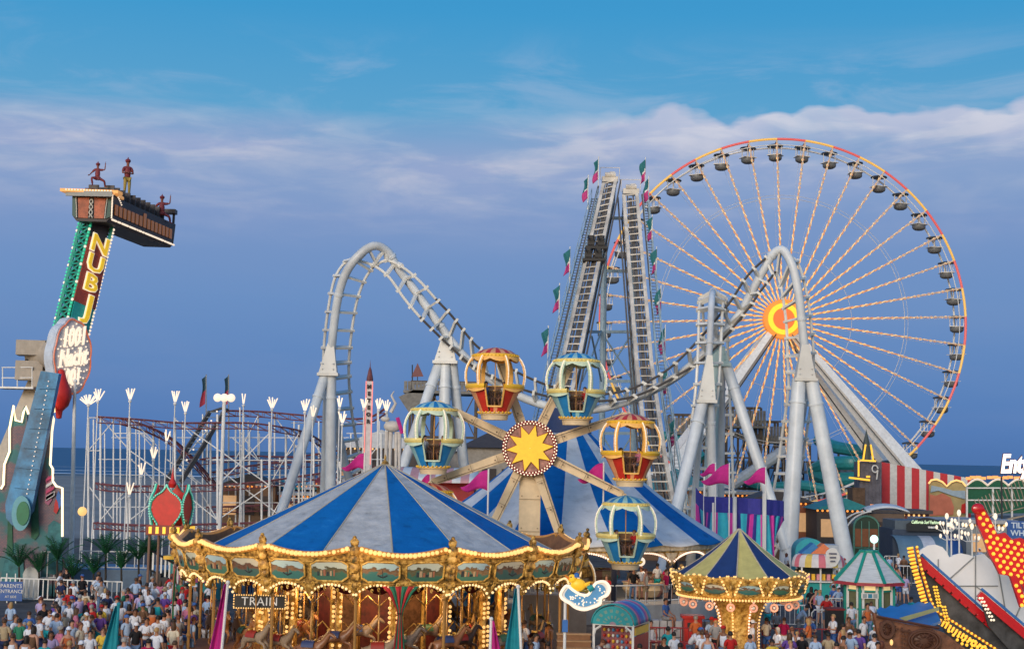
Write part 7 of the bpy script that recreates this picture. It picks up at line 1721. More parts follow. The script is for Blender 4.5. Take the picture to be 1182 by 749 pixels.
# red boards full of bulbs, upper right
def bulbboard(pxl, D, name, rows=(.24, .24), pm=REDG, bm=BULBY):
    pts = [PY(x, y, D) for x, y in pxl]; o = sheetp(name, pxl, D, pm, .22)
    poly = [(p.x, p.z) for p in pts]; b = MB(); xs = [p[0] for p in poly]; zs = [p[1] for p in poly]
    def inside(x, z):
        c_ = False
        for i in range(len(poly)):
            (x1, z1), (x2, z2) = poly[i], poly[i - 1]
            if (z1 > z) != (z2 > z) and x < (x2 - x1) * (z - z1) / (z2 - z1) + x1: c_ = not c_
        return c_
    z = min(zs); j = 0
    dirs = (.78, -.62)
    i0 = -40
    cx_, cz_ = sum(xs) / len(xs), sum(zs) / len(zs)
    for i in range(-40, 41):
        for j in range(-40, 41):
            x = cx_ + i * rows[0] * 1.15 + j * rows[1] * .55; zz = cz_ + j * rows[1] * -1.0 + i * rows[0] * -.25
            if min(xs) < x < max(xs) and min(zs) < zz < max(zs) and all(inside(x + dx_, zz + dz_) for dx_, dz_ in ((.06, 0), (-.06, 0), (0, .06), (0, -.06))):
                b.lathe([(.08, 0), (.06, .05)], (0, 0, 0), 6); k_ = 12; b.v[-k_:] = [(x + a, D - .24 - c_, zz + bb2) for a, bb2, c_ in b.v[-k_:]]
                b.sph((x, D - .30, zz), .060, 0, 6, 4)
    b.build('bulb_grid', bm, o)
bulbboard([(1124, 590), (1128, 583), (1134, 586), (1142, 600), (1149, 616), (1158, 614), (1166, 622), (1176, 620), (1190, 628), (1190, 700), (1176, 672), (1166, 664), (1152, 662), (1146, 650), (1140, 640), (1134, 622), (1127, 606)][::-1], 58.6, 'bulb_panel')
b = MB(); b.sph(PY(1129, 587, 58.4), .22, 0, 10, 7, (1.2, .6, 1)); b.build('panel_tip', REDG, fr)
bulbboard([(1164, 664), (1172, 664), (1184, 696), (1176, 700)][::-1], 58.2, 'bulb_panel', (.2, .2))
b = MB(); b.bar(PY(1139, 636, 58.9), PY(1190, 683, 58.9), .06, .3); b.bar(PY(1127, 640, 61.8), PY(1127, 580, 61.8), .05); b.build('panel_rim', mat('rim_silver', (.4, .42, .45), .3, metal=.6), fr, smooth=False)
lamp(PY(1100, 715, 57.5), 30, (1, .55, .12)); lamp(PY(1150, 650, 57.0), 30, (1, .5, .15))
# ---------------------------------------------------------------- wavy blue awning with carved brown front
ba = thing('carved_stand', 'stand with wavy blue awning, khaki stripe and carved brown front panel', 'stand', PP(1050, 58, 0))
aw_ = [(1012, 704), (1016, 700), (1022, 702), (1028, 698), (1036, 700), (1044, 696), (1052, 698), (1060, 694), (1068, 696), (1074, 694), (1080, 704), (1086, 716), (1070, 722), (1052, 720), (1034, 716), (1018, 712)]
def tilt(name, pxl, z0, z1, D0, D1, m, th=.1):
    b = MB(); ys = [p[1] for p in pxl]; y0, y1 = min(ys), max(ys); vs = [PY(x, y, D1 + (D0 - D1) * (y - y0) / (y1 - y0)) for x, y in pxl]; k = len(vs)
    b.add(vs + [v_ - V((0, 0, th)) for v_ in vs], [tuple(range(k)), tuple(range(2 * k - 1, k - 1, -1))] + [(i, i + k, (i + 1) % k + k, (i + 1) % k) for i in range(k)]); return b.build(name, m, ba, smooth=False)
tilt('awning', aw_, 0, 0, 56.6, 59.5, mat('awning_blue', (.02, .17, .46), .6, var=.12, scale=2))
b = MB(); k1 = [PY(1038, 716, 56.9), PY(1084, 703, 57.6), PY(1084, 707, 57.4), PY(1046, 719, 56.7)]; b.add([p + V((0, 0, .09)) for p in k1], [(0, 1, 2, 3)]); o = b.build('khaki_stripe', mat('khaki', (.34, .32, .13), .7), ba, smooth=False); o.modifiers.new('t', 'SOLIDIFY').thickness = .02
b = MB(); b.prism([(p.x, p.z) for p in [PY(x, y, 56.3) for x, y in [(1008, 706), (1018, 713), (1034, 717), (1052, 721), (1070, 723), (1090, 730), (1130, 760), (1130, 790), (1030, 790), (1016, 745)]]][::-1], (0, 56.3, 0), (1, 0, 0), (0, 0, 1), -.3); b.build('carved_front', mat('carved_brown', (.20, .08, .04), .5, var=.4, scale=4, bump=.6), ba, smooth=False)
b = MB()
for x, y, r1, r2 in ((1024, 726, .22, .32), (1067, 739, .52, .40)):
    c = PY(x, y, 55.95); 
    for f in (1, .82): b.tube([c + V((r1 * f * 1.15 * math.cos(t), 0, r2 * f * math.sin(t))) for t in [2 * PI * i / 24 for i in range(24)]], .05, 6, 0, closed=True)
    b.sph(c + V((0, .12, 0)), min(r1, r2) * .75, 0, 12, 8, (1.2, .2, 1))
    for q in range(12): b.tube([c + V((r1 * .3 * math.cos(q * PI / 6), -.02, r2 * .3 * math.sin(q * PI / 6))), c + V((r1 * .8 * math.cos(q * PI / 6), -.02, r2 * .8 * math.sin(q * PI / 6)))], .018, 4)
for i in range(4):
    for j in range(5): b.bar(PY(1040 + 4 * i, 726 + 5 * j + i, 56.0), PY(1042.5 + 4 * i, 726.5 + 5 * j + i, 56.0), .06, .05)
b.tube([PY(1012 + i * 8, 711 + i * 1.5, 56.0) for i in range(10)], .05, 5)
for i in range(9): b.tube([PY(1018 + i * 8 + 2.5 * math.cos(a), 720 + i * 2.2 + 2.5 * math.sin(a), 56.0) for a in [q * .8 for q in range(7)]], .025, 4)
b.build('carved_medallion', [mat('carved_dark', (.09, .035, .02), .5), mat('medallion_black', (.02, .02, .025), .3)], ba)
for x, y in ((1030, 741), (1048, 751), (1053, 747)): 
    pass
b = MB(); b.sph(PY(1029, 741, 55.6), .08, 0, 10, 7, (.8, .8, 1.4)); b.build('lamp_bulb', BULB, ba)
# ---------------------------------------------------------------- low walls and railings round the rides
RW = mat('rail_red', (.28, .02, .03), .5)
def gate_rail(name, x0, x1, D, h, label, m=RW, step=.30, z=0.0):
    t = thing(name, label, 'railing', PP(x0, D, z)); b = MB(); c = MB(); a, e = PP(x0, D, z), PP(x1, D, z); n = int((e - a).length / step)
    for zz in (h, h * .5, .12): c.bar(a + V((0, 0, zz)), e + V((0, 0, zz)), .05)
    for j in range(n + 1): p = a.lerp(e, j / n); b.bar(p, p + V((0, 0, h)), .035 if j % 6 else .07)
    b.build('bars', m, t, smooth=False); c.build('rail', m, t, smooth=False)
gate_rail('crowd_railing', 748, 832, 61.5, 1.1, 'dark red railing in front of the white pavilion base')
gate_rail('crowd_railing', 880, 966, 62.5, 1.05, 'dark red railing between the small gilded ride and the green kiosk')
gate_rail('crowd_railing', 722, 826, 57.3, 1.0, 'front dark red railing just right of the rainbow cart')
def hoop_rail(x0, x1, D, label, h=1.1):
    t = thing('barrier', label, 'barrier', PP(x0, D, 0), 'white steel barriers'); a, e = PP(x0, D, 0), PP(x1, D, 0); b = MB()
    b.tube([a, a + V((0, 0, h - .15)), a + V((.12, 0, h)), e + V((-.12, 0, h)), e + V((0, 0, h - .15)), e], .035, 6); b.build('hoop_frame', WHITE, t); b = MB(); n = int((e - a).length / .22)
    b.tube([a + V((0, 0, .2)), e + V((0, 0, .2))], .02, 5)
    for j in range(1, n): p = a.lerp(e, j / n); b.tube([p + V((0, 0, .2)), p + V((0, 0, h))], .014, 4)
    b.build('bars', WHITE, t)
hoop_rail(937, 973, 70, 'white barrier left of the green kiosk, nearest of three'); hoop_rail(955, 975, 76, 'short white barrier touching the green kiosk'); hoop_rail(884, 934, 72, 'long white barrier behind the small gilded ride')
for k, (x0_, x1_, D) in enumerate(((1034, 1052, 98), (1052, 1072, 98), (1020, 1046, 108))): hoop_rail(x0_, x1_, D, ('white barrier below the blue shop, left one', 'white barrier below the blue shop, right one', 'far white barrier left of the blue shop')[k], 1.3)
b = MB(); a, e = PP(752, 64.5, 0), PP(830, 64.5, 0); 
for i in range(9):
    for j in range(3): b.box(((a.x + (e.x - a.x) * (i + .5) / 9), 64.5, .2 + .36 * j), ((e.x - a.x) / 9 - .04, .5, .33))
tag(b.build('block_wall', mat('block_white', (.45, .46, .48), .7, dirt=.3), smooth=False), 'low white block wall in front of the pavilion', 'wall')
rb = thing('red_bin', 'square red litter bin against the white block wall', 'bin', PP(799, 63.6, 0)); c = V(rb.location); b = MB(); b.box(c + V((0, 0, .65)), (.75, .6, 1.3)); b.box(c + V((0, -.32, 1.0)), (.5, .05, .25), m=1); b.build('bin_body', [RED, DARK], rb, smooth=False); b = MB(); b.box(c + V((0, 0, 1.36)), (.95, .8, .12)); b.build('bin_lid', RED, rb, smooth=False)
b = MB(); c = PP(963, 69.5, 0); b.box(c + V((0, 0, .6)), (.75, .7, 1.2)); b.box(c + V((0, 0, 1.22)), (.85, .8, .08), m=1); tag(b.build('podium', [BLACK, mat('podium_red', (.22, .02, .02))], smooth=False), 'dark red and black podium box left of the green kiosk', 'podium')
# ---------------------------------------------------------------- far pier structures behind the rides
def tower_deck(px0, px1, ytop, ymid, D, label, roofs=True, seed=1):
    RR = random.Random(seed); t = thing('slide_tower', label, 'tower', PP((px0 + px1) / 2, D, 0)); b = MB(); p0, p1 = PP(px0, D, 0), PP(px1, D, 0); top = PY(px0, ytop, D).z; mid = PY(px0, ymid, D).z
    n = max(3, int((p1.x - p0.x) / 2.2))
    for i in range(n + 1):
        for q in (0, 5): x = p0.x + (p1.x - p0.x) * i / n; b.bar((x, D + q, 0), (x, D + q, top), .28)
    for z in [mid * k / 3 for k in range(1, 4)] + [top]:
        for q in (0, 5): b.bar((p0.x, D + q, z), (p1.x, D + q, z), .22)
    for i in range(n):
        x, x2 = p0.x + (p1.x - p0.x) * i / n, p0.x + (p1.x - p0.x) * (i + 1) / n
        for k in range(3): b.bar((x, D, mid * k / 3), (x2, D, mid * (k + 1) / 3), .12); b.bar((x2, D, mid * k / 3), (x, D, mid * (k + 1) / 3), .12)
    b.build('timber_frame', WOODD, t, smooth=False)
    b = MB(); b.box(((p0.x + p1.x) / 2, D + 2.5, mid), (p1.x - p0.x + 1.5, 7, .35)); b.build('deck', WOODG, t, smooth=False)
    b = MB(); z0 = (mid + .2); z1 = min(top, mid + 2.2); x = p0.x - .5
    while x < p1.x + .5: b.box((x, D - .9, (z0 + z1) / 2), (.36, .06, z1 - z0 - R.uniform(0, .1))); x += .42
    b.build('board_parapet', WOODG, t, smooth=False); return t
tw1 = tower_deck(470, 546, 440, 452, 165, 'dark timber tower with boarded deck behind the left coaster saddle', seed=2)
b = MB(); z = PY(470, 452, 165); b.prism([(0, 0), (3.2, 1.6), (3.2, -1.9), (1.2, -1.7)], PY(460, 458, 164), (1, 0, 0), (0, 0, 1), -5); b.build('cantilever_deck', WOODG, tw1, smooth=False)
t = thing('flag', 'small dark red flag on the timber tower', 'flag', PY(482, 442, 165)); b = MB(); p = PY(482, 424, 165); b.tube([PY(482, 442, 165), p], .05, 5); b.build('flag_pole', DARK, t); b = MB(); b.prism([(-.7, -1.1), (.7, -1.0), (0, .5)], p, (1, 0, 0), (0, 0, 1), .05); b.build('pennant', MAROON, t, smooth=False)
t = thing('mast', 'thin dark mast beside the small red flag', 'mast', PY(476, 442, 165)); b = MB(); b.tube([PY(476, 442, 165), PY(476, 421, 165)], .07, 5); b.build('rod', DARK, t)
tower_deck(838, 878, 470, 492, 200, 'dark timber slide tower left of the giant wheel hub legs', seed=3); tower_deck(872, 905, 486, 510, 204, 'lower timber slide tower seen between the wheel spokes', seed=4); tower_deck(775, 812, 478, 500, 205, 'timber slide tower behind the lift hill', seed=5)
tower_deck(935, 985, 533, 545, 210, 'low timber slide platform under the right wheel leg', seed=6)
SLD = mat('slide_teal', (.03, .24, .26), .35, var=.15); SLW = mat('slide_white', (.48, .52, .54), .4, dirt=.3)
def slide(pts, r, label, m=SLD):
    P = [PY(*p) for p in cr(pts, 7)]; t = thing('water_slide', label, 'water slide', (P[0].x, P[0].y, 0)); b = MB(); b.tube(P, r, 10); b.build('flume', m, t); b = MB()
    for u in resample(P, 5): p = at(P, u); b.tube([(p.x, p.y, 0), p], .16, 6)
    b.build('pillar', WOODD, t)
slide([(945, 508, 205), (965, 516, 200), (990, 520, 197), (1012, 524, 196)], .85, 'upper teal water slide tube under the white wheel leg')
slide([(1015, 536, 196), (985, 534, 192), (955, 536, 196), (940, 545, 200), (965, 553, 194), (1010, 551, 190)], .95, 'looping teal water slide tube below the upper one'); slide([(860, 555, 200), (890, 562, 195), (925, 560, 192), (960, 566, 190), (1005, 572, 188)], .7, 'lowest teal slide running behind the grey coaster legs')
slide([(905, 520, 200), (880, 537, 198), (850, 556, 196), (820, 575, 192)], .8, 'pale straight chute sloping down left behind the coaster legs', SLW); slide([(838, 497, 202), (862, 505, 204), (905, 506, 206), (935, 512, 208)], .4, 'thin pale flume between the timber towers', SLW)
slide([(742, 510, 205), (765, 503, 205), (795, 514, 204), (812, 530, 202)], .7, 'teal slide behind the foot of the right lift hill')
# buildings and stalls
def stall(px, D, w_, h, d, wall, roof, label, kind='gable', lit=0, name='stall', z0=0.0):
    c = PP(px, D, 0); c = V((c.x, D, z0)); t = thing(name, label, 'building' if name == 'building' else 'stall', c); b = MB(); b.box(c + V((0, d / 2, h / 2)), (w_, d, h)); b.build('wall', mat('wall_%s' % wall[0], wall[1], .7, var=.15, dirt=.25), t, smooth=False)
    b = MB(); rm = mat('roof_%s' % roof[0], roof[1], .7, var=.15)
    if kind == 'gable': b.prism([(-w_ * .56, -.05), (w_ * .56, -.05), (0, w_ * .20)], c + V((0, -.5, h)), (1, 0, 0), (0, 0, 1), -(d + .9))
    elif kind == 'flat': b.box(c + V((0, d / 2 - .3, h + .15)), (w_ * 1.06, d + 1.0, .3))
    elif kind == 'hip': b.lathe([(0, h + w_ * .28), (w_ * .74, h)], c + V((0, d / 2, 0)), 4, a0=PI / 4, a1=PI / 4 + 2 * PI)
    elif kind == 'awning':
        n = 10; b.grid(lambda u, v: c + V((-w_ * .55 + w_ * 1.1 * u, d - (d + 1.2) * v, h + .5 - .9 * v * v)), n, 5, mf=lambda i, j: i % 2)
    o = b.build('roof', [rm, WHITE], t, smooth=(kind == 'awning'))
    if kind == 'awning': o.modifiers.new('t', 'SOLIDIFY').thickness = .05
    n = max(2, int(w_ / 1.7))
    for i in range(n):
        x = -w_ / 2 + w_ * (i + .5) / n; b = MB(); b.box(c + V((x, -.06, h * .55)), (w_ / n * .72, .08, h * .42)); b.build('window', [mat('stall_lit', (.5, .3, .15), .5, emit=.35, ecol=(1, .55, .25)) if (lit and i % lit == 0) else mat('stall_dark', (.04, .03, .03))], t, smooth=False)
    if lit:
        b = MB()
        for i in range(int(w_ / .45)): b.sph(c + V((-w_ / 2 + .45 * i, -.25, h - .15)), .11, 0, 5, 4)
        b.build('bulb_string', BULBO if lit % 2 else BULB, t)
    return t
GW = ('grey', (.30, .30, .30)); WR = ('pale', (.55, .58, .62)); DB_ = ('navy', (.03, .06, .16)); TN = ('tan', (.36, .26, .16)); DKW = ('dark', (.07, .06, .06)); TL = ('teal', (.03, .26, .28)); RDW = ('red', (.35, .04, .04)); BRW = ('brown', (.16, .09, .05))
stall(520, 158, 20, 8.4, 6, GW, WR, 'long grey building with pale flat roof behind the left blue gondola', 'flat', name='building')
stall(438, 150, 9, 8.6, 6, DKW, WR, 'dark building with pale gable roof right of the left coaster hump', 'gable', 2, name='building')
stall(563, 150, 6.0, 8.8, 5, ('cabin', (.33, .30, .26)), DKW, 'small grey cabin with dark pitched roof left of the star hub', 'hip', name='building')
stall(372, 156, 9, 4.5, 6, DB_, TL, 'navy stall strung with orange bulbs behind the coaster posts', 'awning', 3); stall(318, 152, 8, 3.6, 5, DB_, WR, 'low navy stall behind the middle coaster posts', 'flat', 1); stall(405, 146, 7, 5.0, 5, TN, RDW, 'tan stall with red striped awning under the lettered mast', 'awning', 1); stall(285, 150, 5.5, 4.6, 4, BRW, DKW, 'brown hut with dark roof and orange bulbs among the white posts', 'gable', 3)
stall(450, 118, 5.0, 5.0, 4, ('pinkish', (.5, .3, .25)), WR, 'pink stall right behind the tip of the big carousel canopy', 'hip', 1); stall(500, 96, 5.0, 6.6, 3, RDW, ('candy', (.6, .3, .3)), 'red and pale game stall under the left blue gondola', 'awning', 1)
stall(783, 135, 7, 5.2, 5, TN, ('sea', (.10, .30, .30)), 'tan stall with sea green hip roof beside the right lift hill', 'hip', 1); stall(770, 118, 4.5, 3.4, 4, BRW, RDW, 'brown stall with red awning at the foot of the lift hill', 'awning', 1)
stall(835, 150, 8, 4.6, 6, DKW, GW, 'dark long stall behind the draped fence', 'flat', 3); stall(900, 140, 6, 4.2, 5, ('rust', (.30, .10, .05)), DKW, 'rust coloured stall with orange bulbs behind the right coaster leg', 'gable', 1); stall(948, 150, 8, 3.6, 5, ('slate', (.12, .14, .16)), ('ash', (.35, .36, .38)), 'slate stall between the two right coaster legs', 'flat', 2)
stall(975, 134, 5, 3.8, 5, DKW, TL, 'dark stall with teal roof right of the outer coaster leg', 'gable', 3); stall(868, 122, 4.5, 3.0, 4, BRW, ('cream', (.5, .45, .35)), 'brown booth with cream roof beyond the draped fence', 'hip', 1); stall(1118, 118, 7, 3.4, 4, ('steel', (.22, .26, .30)), ('ash', (.35, .36, .38)), 'steel grey hut right of the blue surf shop', 'flat', 2); stall(1040, 132, 5, 3.6, 4, ('wine', (.16, .05, .05)), DKW, 'wine red shed below the striped hall', 'flat', 2)
stall(730, 150, 8, 5.5, 6, DKW, GW, 'dark shed seen through the lift hill bracing', 'gable', 3)
# slim lettered mast with rocket ride
ms = thing('lettered_mast', 'slim white mast sign with vertical letters and pink lit edges', 'sign', PP(420, 132, 0)); p = PP(419, 132, 0); tz = PY(422, 440, 132).z; b = MB(); b.box((p.x + .2, 132, tz / 2 + 3), (.50, .5, tz - 6)); b.build('mast_board', mat('mast_white', (.62, .60, .60), .5), ms, smooth=False)
b = MB()
for s in (-1, 1): b.bar((p.x + .2 + s * .29, 131.7, 7), (p.x + .2 + s * .29, 131.7, tz), .09)
b.build('neon_edge', mat('pink_neon', (.8, .2, .2), .4, var=0, emit=.5, ecol=(1, .30, .25)), ms, smooth=False); b = MB(); b.lathe([(.0, tz + 2.0), (.04, tz + 1.3), (.15, tz + 1.0), (.30, tz + .2), (.28, tz)], (p.x + .2, 132, 0), 8); b.build('spire', MAROON, ms)
for i, ch in enumerate('METEOR'): text_mesh('letter', ch, .46, BLACK, ms, V((p.x + .2, 131.6, tz - .5 - .62 * i)), (1, 0, 0), (0, 0, 1), .03, bold=.03)
ep = thing('carved_animal', 'grey white carved animal ride standing on thin legs behind the big canopy', 'ride figure', PP(452, 84, 0)); c = PY(453, 492, 84); b = MB()
b.sph(c, .36, 0, 12, 8, (1.4, .8, .9)); b.sph(c + V((-.42, 0, .42)), .2, 0, 10, 7, (1.3, .8, .8)); b.tube([c + V((-.1, 0, .8)), c + V((.15, -.1, 1.3)), c + V((-.1, -.1, 1.75)), c + V((.05, -.1, 2.0))], [.12, .09, .06, .03], 8)
for x in (-.35, -.1, .25, .45): b.tube([c + V((x * .9, .1, -.3)), c + V((x, .1, -2.3)), V((c.x + x, 84.1, 0))], [.12, .08, .07], 8)
b.tube([c + V((.3, -.4, .5)), c + V((.6, -.4, -.4))], .12, 6, 1); b.build('animal_figure', [mat('animal_pale', (.55, .52, .48), .5, var=.15), MAGENTA], ep)
# ---------------------------------------------------------------- crowd
def at_head(px, py, h=1.66, z=0.0):
    """ground point of a standing person whose head centre is seen at (px,py)"""
    p = GZ(px, py, z + h); return V((p.x, p.y, z))
PLACES = []
def free(p, r=.42):
    for q in PLACES:
        if (q.x - p.x) ** 2 + (q.y - p.y) ** 2 < r * r and abs(q.z - p.z) < .8: return False
    return True
def put(px, py, top, bot, bk='shorts', pose='stand', rz=PI, hair='dark', hk='hair', tk='shirt', capc='white', s=1.0, where='', z=0.0, g='visitors', must=True):
    h = (1.66 if pose != 'sit' else 1.22) * s; p = at_head(px, py, h, z)
    for i in range(6):
        if free(p): break
        p = p + V((R.uniform(-.25, .25), R.uniform(0, .35), 0))
    if pose == 'stand' and R.random() < .6: pose = R.choice(['hip', 'folded', 'hold', 'walk'])
    PLACES.append(p.copy()); return person(p, rz + R.uniform(-.35, .35), pose, top, bot, bk, tk, hair, hk, capc, s * R.uniform(.97, 1.03), where, g)
def left_where(px, py):
    if px < 30: return 'below the blue entrance sign' if py < 722 else 'at the bottom left corner'
    if px < 70: return 'by the white railing under the palms' if py < 712 else 'in the front of the left crowd'
    if px < 110: return 'behind the low white railing' if py < 700 else 'left of the teal banner'
    if px < 150: return 'beyond the furled teal banner' if py < 705 else 'beside the furled teal banner'
    if px < 200: return 'under the onion dome booth' if py < 690 else ('in the middle of the left crowd' if py < 712 else 'near the bottom, right of the teal banner')
    return 'by the exit stairs' if py < 690 else 'next to the red and green curtain'
L = [(78, 656, 'black', 'black', 'trousers', 'hold', 0, 'dark', 'cap', 'shirt', 'black'), (81, 680, 'red', 'denim', 'shorts', 'stand', PI, 'auburn', 'long_hair'), (99, 681, 'cream', 'khaki', 'trousers', 'stand', PI, 'brown', 'hair'), (105, 690, 'crimson', 'black', 'trousers', 'stand', 2.6, 'dark', 'hair'), (79, 695, 'white', 'white', 'shorts', 'stand', PI, 'brown', 'hair'), (51, 698, 'black', 'denim', 'trousers', 'folded', .6, 'brown', 'hair'),
     (63, 695, 'purple', 'black', 'shorts', 'stand', PI, 'dark', 'long_hair'), (36, 706, 'blue', 'khaki', 'shorts', 'stand', PI, 'brown', 'hair'), (99, 707, 'light blue', 'teal', 'shorts', 'lean', 1.2, 'brown', 'hair'), (20, 713, 'white', 'denim', 'shorts', 'stand', 1.2, 'brown', 'hair'), (26, 716, 'green', 'navy', 'shorts', 'stand', PI, 'dark', 'hair'), (37, 719, 'white', 'khaki', 'shorts', 'stand', PI, 'blond', 'hair'),
     (48, 714, 'white', 'navy', 'trousers', 'hip', 2.4, 'brown', 'hair'), (37, 726, 'brown', 'yellow', 'shorts', 'stand', PI, 'dark', 'long_hair', 'tank'), (13, 732, 'white', 'denim', 'shorts', 'stand', PI, 'brown', 'hair', 'tank'), (27, 736, 'white', 'navy', 'shorts', 'stand', 2.8, 'dark', 'long_hair', 'tank'), (70, 724, 'pink', 'grey', 'trousers', 'stand', 2.2, 'grey', 'hair'), (77, 727, 'orange', 'white', 'shorts', 'hold', .4, 'dark', 'cap', 'tank', 'white'),
     (83, 718, 'light blue', 'denim', 'shorts', 'stand', .8, 'dark', 'hair'), (94, 720, 'cream', 'khaki', 'shorts', 'stand', 1.4, 'auburn', 'hair'), (104, 731, 'white', 'denim', 'shorts', 'stand', .2, 'dark', 'hair'), (117, 725, 'yellow', 'denim', 'shorts', 'hold', 0, 'brown', 'hair'), (94, 743, 'white', 'navy', 'shorts', 'stand', .3, 'dark', 'cap', 'shirt', 'white'), (78, 742, 'brown', 'denim', 'shorts', 'stand', PI, 'blond', 'hair'),
     (122, 696, 'white', 'blue', 'shorts', 'stand', PI, 'dark', 'hair'), (139, 695, 'white', 'denim', 'shorts', 'stand', PI, 'brown', 'long_hair'), (151, 698, 'black', 'black', 'trousers', 'stand', PI, 'dark', 'long_hair', 'tank'), (165, 694, 'dark green', 'khaki', 'shorts', 'hold', .1, 'brown', 'hair'), (167, 716, 'white', 'navy', 'shorts', 'folded', 0, 'dark', 'hair'), (157, 721, 'black', 'denim', 'shorts', 'stand', 0, 'dark', 'cap', 'shirt', 'white'),
     (171, 738, 'crimson', 'navy', 'trousers', 'stand', PI, 'dark', 'hair'), (184, 692, 'teal', 'navy', 'shorts', 'stand', PI, 'dark', 'hair', 'tank'), (188, 709, 'white', 'navy', 'shorts', 'stand', PI, 'dark', 'hair'), (208, 712, 'grey', 'white', 'shorts', 'stand', PI, 'auburn', 'hair'), (214, 694, 'light blue', 'white', 'shorts', 'stand', 2.4, 'dark', 'hair'), (214, 715, 'navy', 'blue', 'shorts', 'stand', PI, 'dark', 'hair', 'shirt', 'white', .78),
     (150, 679, 'pink', 'white', 'shorts', 'stand', PI, 'brown', 'hair'), (170, 675, 'white', 'denim', 'shorts', 'stand', PI, 'dark', 'hair'), (191, 681, 'light blue', 'khaki', 'shorts', 'stand', PI, 'brown', 'hat', 'shirt', 'khaki'), (215, 675, 'red', 'denim', 'trousers', 'stand', PI, 'dark', 'hair'), (197, 667, 'white', 'navy', 'shorts', 'walk', PI, 'dark', 'hair'), (185, 671, 'pink', 'denim', 'shorts', 'walk', PI, 'brown', 'long_hair'), (158, 669, 'light blue', 'navy', 'shorts', 'stand', PI, 'brown', 'hair'), (160, 684, 'lavender', 'grey', 'shorts', 'stand', PI, 'dark', 'hair'), (147, 688, 'light blue', 'white', 'shorts', 'stand', 2.4, 'dark', 'hair'),
     (124, 682, 'white', 'grey', 'shorts', 'stand', .7, 'auburn', 'hair'), (115, 666, 'light blue', 'white', 'trousers', 'stand', PI, 'brown', 'hair'), (118, 670, 'grey', 'denim', 'trousers', 'stand', .5, 'dark', 'hair'), (242, 673, 'white', 'red', 'shorts', 'stand', 1.0, 'dark', 'hair'), (240, 690, 'light blue', 'navy', 'shorts', 'stand', 2.6, 'dark', 'hair'), (239, 705, 'navy', 'white', 'shorts', 'stand', PI, 'dark', 'hair'), (201, 722, 'cream', 'red', 'shorts', 'walk', 2.8, 'brown', 'long_hair'), (222, 703, 'purple', 'denim', 'trousers', 'stand', PI, 'dark', 'hair'), (205, 686, 'crimson', 'navy', 'trousers', 'stand', PI, 'dark', 'hair'),
     (194, 698, 'navy', 'denim', 'shorts', 'stand', PI, 'dark', 'hair', 'shirt', 'white', .8), (132, 712, 'white', 'teal', 'shorts', 'walk', 2.6, 'brown', 'hair'), (149, 712, 'light blue', 'white', 'shorts', 'stand', .6, 'blond', 'cap', 'shirt', 'blue'), (60, 731, 'lavender', 'denim', 'shorts', 'folded', .5, 'dark', 'hair'), (8, 716, 'khaki', 'navy', 'shorts', 'stand', 2.9, 'brown', 'hair'), (50, 738, 'teal', 'khaki', 'shorts', 'stand', PI, 'dark', 'hair'), (4, 744, 'black', 'grey', 'trousers', 'stand', PI, 'dark', 'hair'), (183, 726, 'white', 'khaki', 'shorts', 'hip', 2.8, 'blond', 'hair'), (203, 741, 'blue', 'white', 'shorts', 'stand', PI, 'brown', 'hair'), (143, 739, 'light blue', 'white', 'shorts', 'stand', PI, 'grey', 'hair'), (65, 711, 'light blue', 'black', 'trousers', 'stand', PI, 'dark', 'hair'), (88, 704, 'pink', 'white', 'shorts', 'stand', 2.2, 'brown', 'long_hair'), (177, 703, 'orange', 'black', 'shorts', 'stand', PI, 'dark', 'long_hair', 'tank')]
for e in L:
    e = list(e) + ['hair', 'shirt', 'white', 1.0][len(e) - 8:] if len(e) < 12 else list(e)
    x, y, top, bot, bk, pose, rz, hair, hk, tk, capc, s = e[:12]
    put(x, y, top, bot, bk, pose, rz, hair, hk, tk, capc, s, left_where(x, y), g='visitors in the left crowd')
